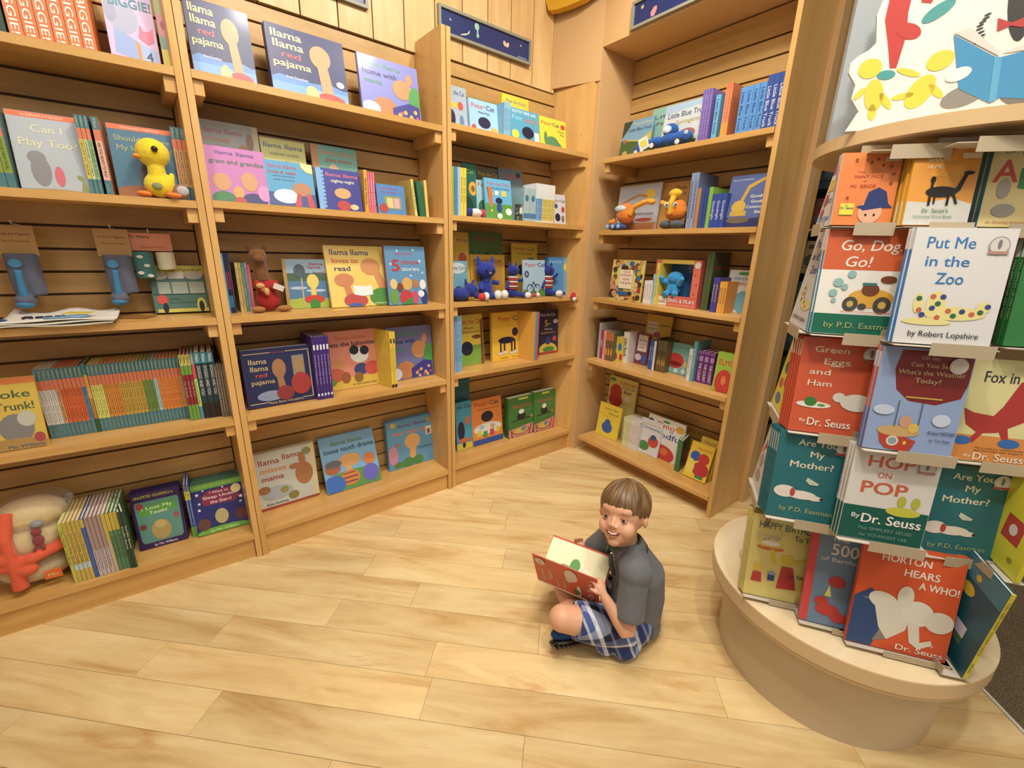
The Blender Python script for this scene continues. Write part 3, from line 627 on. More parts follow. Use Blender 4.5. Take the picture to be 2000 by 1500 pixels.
face('five', GN, 'tall starry blue book with a big red 5, right end of the third shelf', '#5f92ba', .02, [('S',.3,.92,.04,'#c8dcec'), ('S',.7,.94,.04,'#c8dcec'), ('S',.85,.75,.05,'#c8dcec'), ('S',.12,.7,.04,'#c8dcec'), ('S',.6,.5,.04,'#c8dcec'), ('S',.9,.55,.04,'#c8dcec'), ('T','llama llama',.24,.66,.86,.04,'#c83c4c',.03), ('T','5',.14,.34,.58,.2,'#c02c34',.08), ('T','minute',.38,.82,.7,.075,'#c83c4c',.04), ('T','stories',.38,.82,.58,.075,'#e0e8f2',.04), ('E',.48,.36,.13,.11,'#d8a85c'), ('E',.15,.36,.09,.09,'#e0c488'), ('E',.3,.3,.08,.08,'#7c4c34'), ('E',.7,.36,.07,.08,'#b87840'), ('E',.88,.34,.08,.09,'#e6e6e0'), ('E',.14,.14,.1,.13,'#6ca040'), ('E',.44,.12,.17,.13,'#c03838'), ('E',.66,.12,.08,.12,'#c84870'), ('E',.9,.12,.09,.14,'#333c78'), ('P',[(.3,.0),(.6,0),(.6,.14)],'#3c8c48'), ('E',.82,.18,.08,.06,'#f2ece8')], spine='#7a3c60')
r = face('boxset', 'boxed_book', 'wide dark navy boxed set with gold frame lines, fourth shelf left end', '#262a5e', .055, [('R',.03,.92,.4,.935,'#c8b078'), ('R',.62,.92,.97,.935,'#c8b078'), ('R',.955,.07,.97,.93,'#c8b078'), ('R',.03,.06,.3,.075,'#c8b078'), ('R',.8,.06,.97,.075,'#c8b078'), ('T','BOOK & PUZZLE',.4,.6,.91,.03,'#c04888',.02), ('R',.05,.1,.94,.89,'#232a52'), ('T','llama',.09,.34,.75,.09,'#c8b078',.05), ('T','llama',.1,.35,.63,.09,'#c8b078',.05), ('T','red',.16,.32,.52,.075,'#c8484c',.05), ('T','pajama',.09,.42,.4,.08,'#c8b078',.05), ('E',.5,.64,.1,.17,'#a5744c'), ('P',[(.45,.55),(.54,.55),(.58,.2),(.47,.2)],'#a5744c'), ('E',.34,.18,.2,.09,'#8a96b4'), ('R',.7,.42,.88,.84,'#8a8878'), ('E',.8,.66,.07,.14,'#a88454'), ('E',.8,.33,.15,.2,'#a8322e'), ('E',.55,.2,.13,.13,'#8c3430'), ('T','llama llama red pajama',.3,.8,.035,.045,'#c8b078',.04)], spine='#20244e', dy=-.06)
face('babysit', GN, 'coral-pink book with orange and navy title, middle of the fourth shelf', '#dc8a72', .009, [('R',0,0,1,.2,'#dcb844'), ('T','llama llama',.26,.78,.85,.07,'#c86434',.05), ('T','meets the babysitter',.03,.98,.74,.075,'#2c2450',.05), ('E',.24,.42,.16,.11,'#cf8f5c'), ('E',.18,.26,.2,.12,'#c45c44'), ('E',.65,.56,.16,.13,'#e8e8e6'), ('E',.56,.66,.08,.08,'#25283a'), ('E',.74,.64,.08,.08,'#25283a'), ('E',.66,.32,.13,.1,'#3c4878'), ('E',.86,.32,.14,.12,'#c44c3c'), ('E',.38,.2,.08,.1,'#9c5c34'), ('E',.6,.18,.08,.09,'#8c6c34'), ('E',.12,.14,.09,.06,'#6c8c3c'), ('T','An Anna Dewdney Book',.48,.92,.05,.035,'#2c3c50',0)])
face('home_b', GN, 'lilac book with green title at the right end of the fourth shelf', '#6f72a2', .009, HM(), copies=0)
MS = [('R',0,0,1,.05,'#a8442c'), ('R',0,.05,.9,1,'#c9cfc8'), ('R',.9,.05,1,1,'#dccfa8'), ('T','llama',.07,.4,.79,.1,'#a42c28',.05), ('T','llama',.45,.76,.82,.1,'#a42c28',.05), ('T','misses',.08,.5,.65,.09,'#dc8038',.05), ('T','mama',.09,.44,.51,.09,'#a42c28',.05), ('E',.78,.5,.15,.2,'#b0764a'), ('E',.77,.76,.06,.12,'#b0764a'), ('E',.64,.66,.1,.05,'#b0764a'), ('E',.3,.28,.26,.12,'#a9b4bc'), ('E',.1,.36,.1,.07,'#9c6c44'), ('E',.42,.3,.07,.06,'#94924c'), ('E',.56,.16,.09,.07,'#8c8444'), ('E',.86,.88,.08,.06,'#8c8c54'), ('T','Anna Dewdney',.1,.46,.08,.04,'#2c2c30',.03)]
face('misses_b', GN, 'cream and grey book with dark red title, bottom shelf left end', '#d8cfae', .009, MS, copies=2, glabel='cream and grey book with dark red title, bottom shelf', dy=-.02)
face('loose', GN, 'sky-blue book with green and navy title, middle of the bottom shelf', '#7fb4dc', .009, [('E',.5,.02,.8,.32,'#5c9c48'), ('T','llama llama',.2,.78,.83,.075,'#5c8c3c',.05), ('T','loose tooth drama',.06,.97,.7,.09,'#2b2b60',.05), ('E',.48,.52,.2,.12,'#dca860'), ('P',[(.4,.5),(.5,.5),(.5,.3),(.4,.3)],'#dca860'), ('E',.44,.2,.18,.14,'#d88430'), ('R',.3,.12,.56,.14,'#54306c'), ('R',.28,.2,.58,.22,'#54306c'), ('R',.32,.28,.54,.295,'#54306c'), ('E',.16,.42,.14,.1,'#b0603c'), ('E',.18,.5,.15,.07,'#6c7078'), ('E',.14,.14,.2,.16,'#3a70c4'), ('E',.84,.46,.11,.11,'#d8823c'), ('E',.82,.2,.15,.16,'#6a68c8')], copies=1, glabel='sky-blue book with green and navy title')
face('mess', GN, 'blue book with purple and orange curved title, right end of the bottom shelf', '#5c9cc4', .012, [('T','llama llama',.24,.84,.84,.075,'#6c4488',.05), ('T','mess mess mess',.1,.92,.7,.085,'#e47c44',.05), ('E',.52,.52,.17,.16,'#dca868'), ('P',[(.45,.45),(.58,.45),(.58,.16),(.45,.16)],'#dca868'), ('E',.4,.08,.12,.12,'#4c8c50'), ('E',.62,.1,.12,.1,'#4c8c50'), ('E',.1,.3,.1,.2,'#c88ca8'), ('R',.82,.58,.95,.76,'#dfe4dc'), ('R',.85,.6,.92,.7,'#b8443c'), ('E',.13,.92,.06,.05,'#d8b44c'), ('E',.9,.9,.06,.05,'#b89454'), ('E',.2,.08,.1,.06,'#5c8c3c'), ('E',.2,.5,.05,.03,'#c07040'), ('T','Anna Dewdney',.64,.95,.33,.035,'#284058',.02)], copies=2, glabel='blue book with purple and orange curved title')
# ---- bookcase 3
PC = lambda a='#d04438', b='#2c3468', v=.84, hh=.09, u0=.08, u1=.9: [('T','Pete',u0,u0+(u1-u0)*.48,v,hh,a,.03), ('T','the',u0+(u1-u0)*.5,u0+(u1-u0)*.6,v+hh*.4,hh*.45,'#6a5a60',0), ('T','Cat',u0+(u1-u0)*.63,u1,v,hh,b,.03)]
face('cat_grey', 'board_book', 'pale grey-blue board book beside the tall middle upright, top shelf', '#a9bccb', .012, [('T','the Cat',.4,.92,.8,.11,'#2c3c8c',.04), ('R',0,.5,.7,.62,'#e6c83c'), ('E',.68,.56,.13,.1,'#d0503c'), ('E',.24,.25,.16,.2,'#222440'), ('E',.7,.2,.1,.16,'#5f88a8')], board_book=True, dy=.02, h=.19)
face('meet_back', 'board_book', 'dark board book with orange and yellow squares behind the pale blue one', '#3c5040', .012, [('R',.1,.7,.4,.95,'#e88030'), ('R',.42,.7,.7,.92,'#e8cf3c'), ('R',.72,.72,.98,.88,'#7c9c4c')], board_book=True)
face('meet', 'board_book', 'light blue board book with red and navy title, top shelf of the corner case', '#9ecbe8', .014, PC(v=.74, hh=.15) + [('T','Meet Pete',.3,.7,.6,.07,'#2c3468',.02), ('E',.5,.34,.22,.17,'#272845'), ('R',0,0,1,.12,'#7cae54'), ('E',.12,.16,.08,.08,'#c84444'), ('R',.74,.1,.96,.24,'#d8b444')], board_book=True, h=.15)
face('preschool', 'board_book', 'tall yellow board book behind the turquoise one, top shelf', '#f0ce30', .016, [('T','Pete the Kitty\'s',.16,.92,.84,.08,'#3c7c8c',.03), ('T','First Day of',.3,.8,.72,.05,'#d06c30',.01), ('T','Preschool',.24,.84,.58,.09,'#c8402c',.04), ('E',.9,.5,.04,.07,'#5a3420')], board_book=True)
face('potty', 'board_book', 'turquoise board book with white heading, top shelf of the corner case', '#56a5c4', .02, [('T','POTTY TIME with',.12,.9,.86,.09,'#e8f0f2',.05), ('T','Pete',.1,.42,.66,.14,'#9cd0ea',.04), ('T','the Kitty',.52,.92,.64,.14,'#e06c50',.04), ('E',.6,.33,.2,.18,'#24263f'), ('E',.18,.22,.12,.13,'#e8da4c'), ('R',.82,.1,.98,.38,'#e0e4e6'), ('E',.6,.06,.13,.08,'#c8443c')], board_book=True, h=.16)
face('cave', GN, 'bright yellow book with a green lump, right end of the corner case top shelf', '#f2da34', .006, PC('#c8442c', '#2c4a5c', .76, .12, .06, .74) + [('E',.88,.8,.09,.08,'#c8442c'), ('T','Cavecat',.66,.94,.6,.06,'#3c5450',.01), ('T','Pete',.76,.92,.5,.06,'#3c5450',.01), ('E',.44,.18,.27,.24,'#5c8c5c'), ('E',.66,.12,.14,.14,'#5c8c5c'), ('E',.2,.34,.06,.2,'#5c8c5c')])
face('teal_sun', GN, 'dark teal book with a sunflower, second shelf of the corner case', '#1f6454', .01, [('T','Cat',.2,.8,.82,.08,'#7ab040',.04), ('E',.7,.55,.32,.13,'#e0a82c'), ('E',.7,.55,.14,.06,'#8c5c24'), ('E',.3,.2,.4,.2,'#164438')])
face('dark_a', GN, 'dim brown-olive book against the slats, second shelf of the corner case', '#5c5a44', .01, [('T','Pete the Cat',.1,.95,.84,.08,'#c8a43c',.03), ('T','Super hero',.2,.8,.74,.05,'#a89c60',0), ('E',.5,.4,.3,.2,'#3a4a50')])
face('dark_b', GN, 'grey-blue book with a red title behind the sky-blue comic book', '#68727a', .01, [('T','Pete the Cat',.3,.96,.82,.09,'#b4402c',.03), ('R',0,0,1,.3,'#4c84a0'), ('E',.6,.32,.25,.16,'#8c4c34'), ('E',.8,.9,.1,.05,'#30343a')])
face('lightblue_m', GN, 'light blue book edge with red lettering between spines, corner case', '#9cc4cc', .008, [('T','Pete',.1,.95,.84,.1,'#c84438',.03), ('E',.5,.3,.4,.2,'#3c6c44')])
face('groovy', GN, 'sky-blue and green cover leaning beside the row of white spines', '#62b2da', .014, [('R',0,0,1,.38,'#5c9c3c'), ('T',"Pete the Cat's",.1,.94,.84,.08,'#c8443c',.03), ('T','GIANT GROOVY BOOK',.14,.92,.74,.045,'#2c3c70',.03), ('R',.14,.56,.3,.68,'#c8a84c'), ('R',.36,.6,.5,.7,'#dfe4ea'), ('R',.6,.58,.8,.72,'#d8cc6c'), ('E',.5,.46,.13,.08,'#25274a'), ('E',.5,.28,.1,.12,'#28479c'), ('E',.5,.08,.1,.07,'#e6e8ea'), ('E',.85,.2,.12,.09,'#eceae4'), ('S',.2,.2,.06,'#e8d040')])
face('compo', 'board_book', 'small black and white marbled book in front of the grey-blue cover', '#3c3c3a', .008, [('D',[(random.random(), random.random()) for _ in range(60)],.022,'#c8c8c0'), ('R',.25,.45,.75,.8,'#d8d4c8')], h=.085)
face('white_cat', 'board_book', 'white board book at the right end of the corner case second shelf', '#d6d4d6', .02, PC('#c84438', '#2c3468', .74, .1, .05, .97) + [('E',.3,.22,.22,.14,'#24263f'), ('E',.78,.5,.14,.1,'#b83c34'), ('E',.74,.18,.12,.12,'#8c7454'), ('E',.2,.6,.14,.08,'#3c5c90')], board_book=True)
face('y_cat', GN, 'yellow book standing at the back left, behind the plush cats', '#d4ae2c', .01, [('T','the Cat',.3,.95,.86,.06,'#2c3c50',.03), ('E',.6,.6,.25,.1,'#b8503c')])
face('green_cat', GN, 'dark green grassy book standing behind the biggest plush cat', '#4c7434', .01, [('T','Pete the Cat',.2,.85,.87,.06,'#b8482c',.03), ('P',[(0,.4),(.1,.74),(.2,.5),(.3,.72),(.42,.5),(.55,.75),(.66,.5),(.8,.74),(.9,.5),(1,.7),(1,.2),(0,.2)],'#335424'), ('E',.5,.6,.2,.08,'#222a3c')])
face('cats_guide', GN, 'light blue book low at the left upright, behind the lying plush cat', '#6ca4b8', .01, [('E',.4,.82,.5,.14,'#c6d4d4'), ('T',"the Cat's",.1,.9,.78,.1,'#2c3c5c',.03), ('E',.4,.2,.3,.16,'#24405c')])
face('orange_mid', GN, 'orange-yellow book directly behind the biggest plush cat', '#c8982c', .01, [('R',.08,.1,.92,.9,'#b88830'), ('T','Pete the Cat',.1,.9,.82,.08,'#7c3c20',.03)])
face('y_cats', GN, 'yellow book with green and red title, standing highest behind the plush cats', '#d2b22e', .01, PC('#c05030', '#5c8c3c', .87, .06) + [('T',"Groovy Guide",.2,.8,.79,.04,'#7c6c20',0), ('E',.75,.66,.15,.08,'#5c8478'), ('E',.35,.5,.14,.1,'#25284a')])
face('bike', GN, 'pale blue cover with a bicycle between two plush cats', '#a9c8dc', .01, PC(v=.82, hh=.11, u0=.1, u1=1.0) + [('E',.16,.62,.1,.09,'#3c3c70'), ('T','5',.12,.2,.58,.08,'#ffffff',.03), ('R',0,0,1,.2,'#5c8c34'), ('E',.3,.22,.15,.13,'#39424c'), ('E',.3,.22,.12,.1,'#a9c8dc'), ('E',.62,.22,.15,.13,'#39424c'), ('E',.62,.22,.12,.1,'#a9c8dc'), ('P',[(.3,.22),(.45,.42),(.47,.42),(.62,.24),(.6,.22),(.46,.38),(.33,.22)],'#2c3c70')])
face('blueboard', GN, 'bright blue cover behind the sitting cat at the right end', '#4c92d0', .012, [('R',.6,.0,.96,1,'#6cacdc'), ('E',.72,.74,.12,.1,'#dfd84c'), ('E',.8,.3,.1,.2,'#3c7c48'), ('T','Pete the Cat',.05,.5,.84,.07,'#b8d8f0',.03)], copies=2, glabel='bright blue cover behind the right-hand cat')
face('hide', GN, 'yellow-green book beside the blue spines, fourth shelf of the corner case', '#e2c43c', .01, [('R',0,0,1,.4,'#7ca83c'), ('T','Pete the Cat',.05,.96,.82,.1,'#b8442c',.03), ('T','Plays',.24,.6,.72,.05,'#7c5c20',0), ('T','Hide-and-Seek',.14,.9,.64,.05,'#7c5c20',0), ('E',.3,.34,.24,.14,'#22233c'), ('P',[(.86,0),(.98,0),(.98,.9),(.9,.9)],'#7c4820'), ('E',.72,.56,.2,.04,'#7c4820')], spine='#5cacd4')
face('bigyellow', GN, 'large yellow book with red and navy title on the fourth shelf of the corner case', '#efbe2c', .011, PC('#c8402c', '#2c2c58', .82, .1, .2, .95) + [('E',.46,.42,.27,.07,'#222440'), ('E',.74,.58,.1,.09,'#222440'), ('R',.24,.16,.29,.42,'#222440'), ('R',.36,.18,.41,.42,'#222440'), ('R',.6,.16,.65,.42,'#222440'), ('R',.7,.16,.75,.42,'#222440'), ('E',.26,.15,.08,.03,'#dcd8d4'), ('E',.4,.17,.07,.03,'#dcd8d4'), ('E',.64,.14,.08,.03,'#dcd8d4'), ('E',.75,.16,.07,.03,'#dcd8d4'), ('E',.9,.4,.07,.06,'#8c88a8'), ('T','James Dean',.26,.5,.04,.03,'#3c3020',0), ('T','Eric Litwin',.66,.9,.04,.03,'#3c3020',0)], copies=1, glabel='large yellow book in the corner case')
face('fivemin', GN, 'navy book with an orange 5 beside the angled yellow covers', '#24264f', .02, [('T','Pete the Cat',.08,.85,.87,.07,'#d8d4e0',.03), ('T','5-',.3,.6,.64,.15,'#e0a83c',.07), ('T','Minute',.3,.7,.55,.05,'#cfcadc',.02), ('T','Bedtime Stories',.12,.85,.47,.05,'#d8a84c',.02), ('E',.45,.06,.5,.2,'#d8bc3c'), ('E',.5,.1,.3,.07,'#4c8c44'), ('R',0,0,1,.05,'#b83c34'), ('E',.46,.3,.13,.09,'#343c70'), ('E',.8,.34,.1,.06,'#c84434'), ('E',.86,.74,.13,.05,'#c8ccd8')])
face('teal_low', GN, 'teal book standing behind at the bottom left of the corner case', '#1f6a72', .012, [('T','the Cat',.3,.95,.93,.035,'#3c9cb0',.02)])
face('skate', GN, 'blue and yellow book by the upright, bottom shelf of the corner case', '#3c9cc0', .01, [('R',0,0,1,.14,'#d8cc40'), ('T','the Cat',.1,.95,.86,.07,'#1f2c50',.03), ('E',.3,.4,.22,.2,'#23243c'), ('E',.5,.2,.4,.05,'#c86c44'), ('E',.45,.1,.1,.06,'#25242c'), ('E',.72,.6,.2,.09,'#b87c54')])
face('cupcake', GN, 'orange book with cups in a row, bottom shelf of the corner case', '#e88a34', .01, PC('#b8382c', '#2c2c58', .84, .1, .12, .9) + [('T','and the Missing Cupcakes',.2,.9,.76,.035,'#7c3c20',0), ('E',.5,.6,.2,.12,'#26263c'), ('E',.5,.34,.46,.13,'#e4e0d8'), ('R',.14,.18,.28,.32,'#d8cc4c'), ('R',.34,.14,.48,.28,'#4c9c4c'), ('R',.56,.16,.7,.3,'#c83c5c'), ('R',.76,.2,.88,.32,'#d8cc4c'), ('E',.3,.38,.08,.05,'#9cccd8'), ('E',.66,.36,.08,.05,'#c8a884'), ('R',0,0,1,.12,'#2c50a0')])
PZ = [('R',.36,.92,.7,.965,'#d8dc4c'), ('T','Pete the Cat',.16,.84,.72,.1,'#c8504a',.03), ('T','and the Perfect Pizza Party',.5,.92,.62,.04,'#7cac74',0), ('P',[(0,0),(1,0),(1,.28),(0,.2)],'#dc9a94'), ('P',[(.1,0),(.16,0),(.1,.2),(.04,.2)],'#b8403c'), ('P',[(.86,0),(.92,0),(.99,.27),(.93,.27)],'#b8403c'), ('P',[(.72,0),(.78,0),(.86,.25),(.8,.25)],'#b8403c'), ('E',.46,.5,.16,.1,'#22302c'), ('E',.46,.62,.1,.06,'#e8e8e4'), ('E',.44,.13,.32,.1,'#a8683c'), ('E',.44,.14,.27,.08,'#d8bc64'), ('E',.54,.16,.09,.05,'#6c8ca8'), ('R',.14,.4,.36,.42,'#22302c'), ('R',.56,.42,.8,.44,'#22302c'), ('E',.84,.45,.05,.04,'#c87c50')]
face('pizza_a', 'boxed_game', 'green boxed game with a pizza, left one of the pair', '#3f7c3a', .045, PZ, spine='#356c32', dy=-.01, tilt=3)
face('pizza_b', 'boxed_game', 'green boxed game with a pizza, right one of the pair', '#457f3c', .045, PZ, dy=.0, tilt=3, w=.190)
# ---- bookcase 4
TRK = [('R',0,0,1,.35,'#6c9444')]
face('school', GN, 'dark-topped landscape book with a blue truck, top shelf of the alcove case', '#78a6c0', .008, [('P',[(0,.55),(0,1),(.3,1),(.2,.8)],'#38402c'), ('P',[(0,0),(1,0),(1,.34),(0,.5)],'#44622c'), ('P',[(.2,.5),(.6,.44),(1,.62),(1,.34),(0,.5)],'#c8b458'), ('T','Time for School',.34,.97,.86,.06,'#e8d88c',.02), ('T','Little Blue Truck',.22,.97,.7,.09,'#28306c',.03), ('R',.5,.12,.86,.26,'#2f4a90'), ('R',.56,.24,.74,.38,'#3558a0'), ('E',.58,.1,.06,.07,'#d8dce4'), ('E',.78,.1,.06,.07,'#d8dce4'), ('E',.2,.14,.09,.06,'#b8a060'), ('E',.14,.46,.05,.06,'#b85838')], w=.2, h=.19)
face('townbook', GN, 'pale teal book with a green spine standing behind the plush truck', '#8fc0b0', .01, [('T','Little',.1,.95,.78,.08,'#28407c',.03), ('T','Farm',.2,.8,.64,.07,'#8c4c34',.02), ('R',0,0,1,.35,'#c8a86c')], w=.17, h=.23)
face('spring', GN, 'cream and blue landscape book beside the purple spines, alcove top shelf', '#cfd8d8', .01, [('P',[(0,.8),(1,.9),(1,1),(0,1)],'#a8c4dc'), ('T','Little Blue Truck',.08,.99,.7,.12,'#28306c',.04), ('T',"Springtime",.3,.9,.54,.1,'#b89c3c',.03), ('R',0,0,1,.22,'#b8c89c'), ('E',.6,.3,.2,.12,'#a86c5c')], w=.24, h=.215)
face('excav', GN, 'grey-blue book with a yellow sun disc behind the left plush digger', '#b6bac4', .01, [('E',.76,.78,.12,.11,'#e4c444'), ('P',[(.1,.6),(.5,.76),(.7,.72),(.7,.76),(.5,.8),(.1,.64)],'#b8802c'), ('T','on Construction',.3,.9,.34,.08,'#3c3c48',.03), ('R',0,0,1,.18,'#b87c4c'), ('E',.7,.24,.2,.04,'#b0503c')])
face('three', GN, 'orange-brown book behind the right plush digger', '#cc9444', .01, [('T','Three',.5,.9,.84,.08,'#4c2c18',.03), ('T','Bears',.5,.9,.72,.07,'#4c2c18',.03), ('E',.3,.62,.24,.13,'#b0742c')])
face('goodnight', GN, 'dusk-blue book with a yellow crane and white title, right end of the alcove second shelf', '#5566a0', .01, [('T','THE #1 NEW YORK TIMES BESTSELLER',.04,.5,.9,.025,'#dfe2f0',.0), ('P',[(0,.0),(1,0),(1,.2),(.9,.2),(.9,.26),(.8,.26),(.8,.18),(.7,.18),(.2,.12),(.1,.2),(0,.18)],'#2a3162'), ('P',[(.3,.5),(.42,.8),(.74,.93),(.98,.9),(.98,.86),(.76,.88),(.48,.74),(.38,.5)],'#c8a43c'), ('E',.3,.4,.16,.12,'#d0ac40'), ('R',.14,.22,.5,.32,'#c8a43c'), ('E',.34,.14,.26,.06,'#6c6250'), ('T','Goodnight,',.52,.98,.56,.06,'#f2f2ee',.04), ('T','Goodnight,',.56,.98,.46,.06,'#f2f2ee',.04), ('T','Construction',.48,.98,.36,.06,'#f2f2ee',.04), ('T','Site',.68,.88,.26,.06,'#f2f2ee',.04)], w=.2, h=.225)
CR = [('E',random.uniform(.05,.95),random.choice((random.uniform(.05,.3),random.uniform(.72,.95))),.07,.06,random.choice(['#c89468','#7c4c30','#a83c30','#d8b080','#4c3020','#386c8c','#c8a03c'])) for _ in range(46)] + [('E',random.choice((random.uniform(.04,.2),random.uniform(.8,.96))),random.uniform(.1,.9),.07,.06,random.choice(['#c89468','#7c4c30','#a83c30','#d8b080','#4c3020','#386c8c','#c8a03c'])) for _ in range(30)]
face('different', GN, 'yellow-edged book with a crowd of dots around a title panel, alcove third shelf', '#dcd06c', .01, CR + [('R',.3,.3,.7,.76,'#ecdcc4'), ('T',"WE'RE",.4,.62,.68,.055,'#b8443c',.03), ('T','DIFFERENT',.32,.68,.6,.055,'#b8443c',.03), ('T',"WE'RE",.4,.62,.5,.055,'#b8443c',.03), ('T','THE SAME',.33,.67,.41,.055,'#b8443c',.03), ('R',.34,.13,.62,.22,'#2c5c8c')])
face('superpower', GN, 'white book with blue and red capitals, right end of the alcove third shelf', '#e0e0dc', .01, [('E',.5,.92,.2,.04,'#4c9c60'), ('T','SPANISH is my',.2,.97,.76,.08,'#2c6cb0',.04), ('T','SUPERPOWER',.1,.98,.64,.08,'#c83c5c',.05), ('E',.62,.26,.32,.26,'#6caac0'), ('E',.14,.2,.13,.15,'#c03c34')], w=.14)
face('monster', GN, 'brown book with a white title panel, middle of the alcove fourth shelf', '#7c3c50', .008, [('R',.14,.42,.86,.95,'#e4dcd4'), ('T','the',.4,.6,.84,.06,'#b84438',.01), ('T','MONSTER',.22,.8,.74,.075,'#3c2c5c',.04), ('T','at the end of',.22,.78,.63,.055,'#b84438',.01), ('T','this Book',.3,.7,.53,.055,'#3c2c5c',.02), ('E',.3,.22,.26,.11,'#d8c4d0'), ('E',.76,.18,.2,.18,'#3c5ca8')])
face('lastyellow', GN, 'yellow book standing highest at the back of the alcove fourth shelf', '#c8a434', .012, [('R',.08,.62,.5,.86,'#d8d0b8'), ('T','ANOTHER',.1,.48,.78,.045,'#8c4438',.03), ('T','MONSTER',.1,.48,.7,.045,'#3c3c60',.03), ('E',.5,.62,.14,.06,'#9c4c78'), ('T','at the end of this book',.56,.92,.8,.04,'#5c4c20',0)])
face('eloves', GN, 'teal book with a round red shape, alcove fourth shelf', '#7fbcb4', .012, [('T','LITTLE MONSTER LOVES YOU',.2,.92,.84,.07,'#4c8c9c',.02), ('E',.42,.42,.34,.25,'#c8342c'), ('E',.42,.32,.26,.07,'#7c1f1f'), ('E',.2,.1,.08,.08,'#dfe8e8'), ('E',.5,.1,.08,.08,'#dfe8e8'), ('E',.8,.12,.08,.08,'#dfe8e8'), ('E',.84,.34,.08,.12,'#d8c88c')])
face('eface', 'board_book', 'lime-green board book with red capitals, right end of the alcove fourth shelf', '#9ac03c', .03, [('T','ELMO',.12,.9,.68,.15,'#d0382c',.07), ('E',.5,.24,.42,.34,'#c8362c'), ('E',.5,.3,.12,.12,'#e0803c')], board_book=True, w=.1, spine='#c8503c')
face('big_lift', GN, 'cream book standing highest at the left of the alcove bottom shelf', '#dccf78', .014, [('E',.12,.94,.1,.03,'#4c9c60'), ('T',"ELMO'S BIG",.42,.97,.89,.05,'#b8342c',.05), ('T','LIFT-AND-LOOK',.48,.95,.83,.035,'#2c3c8c',.03), ('T','Book',.58,.85,.75,.06,'#28307c',.05), ('E',.28,.74,.22,.13,'#c0302a'), ('E',.3,.6,.26,.12,'#b42c28'), ('E',.74,.66,.12,.06,'#e6dcc0')])
face('furr', GN, 'plain yellow book with thin black script, alcove bottom shelf left end', '#e8cb38', .01, [('T','Love is Fun',.24,.84,.83,.08,'#2f2c20',.0,.3), ('T',"You're In",.46,.88,.7,.08,'#2f2c20',.0,.3), ('R',.3,.62,.7,.625,'#5c5428'), ('E',.48,.3,.24,.17,'#2f5ca8'), ('E',.48,.46,.13,.09,'#2f5ca8')])
face('christmas', GN, 'white book with blue festive title beside the white spines, alcove bottom shelf', '#d9dcdc', .01, [('T','From the heart at',.1,.9,.84,.04,'#b84444',.01), ('T','Christmas',.06,.96,.72,.09,'#2c6cb0',.04), ('E',.7,.4,.24,.16,'#c83c34'), ('E',.68,.52,.14,.08,'#2c5c84'), ('E',.3,.22,.26,.14,'#4c8c4c')], w=.15, dy=.04)
face('mindful', GN, 'large white book with red and blue title, alcove bottom shelf centre', '#e8e8e4', .01, [('E',.5,.92,.1,.03,'#3c9c50'), ('T','Elmo',.26,.74,.76,.13,'#d03838',.06), ('T','is',.62,.72,.7,.06,'#3c60b0',.03), ('T','Mindful',.08,.98,.53,.14,'#3c60b0',.06), ('E',.08,.84,.08,.07,'#54407c'), ('E',.88,.84,.12,.08,'#d8a83c'), ('E',.5,.14,.34,.22,'#c83430'), ('E',.55,.2,.11,.09,'#d8702c'), ('E',.1,.46,.08,.07,'#d8843c')], dy=-.03)
face('clap', 'board_book', 'yellow board book with red lettering, front right of the alcove bottom shelf', '#e9c62e', .014, [('T','Clap your hands!',.3,.95,.82,.08,'#b83c34',.03), ('E',.3,.62,.22,.14,'#2c5cb0'), ('E',.68,.6,.24,.15,'#c42f2c'), ('E',.66,.3,.36,.2,'#b82c2a'), ('E',.2,.3,.18,.22,'#e8d05c'), ('R',.5,.05,.86,.12,'#2f8c50')], board_book=True)
face('clap_back', 'board_book', 'yellow board book edge directly behind the red-lettered yellow one', '#d8c040', .014, [('T','Clap your',.2,.9,.86,.07,'#a04434',.03)], board_book=True, w=.1)
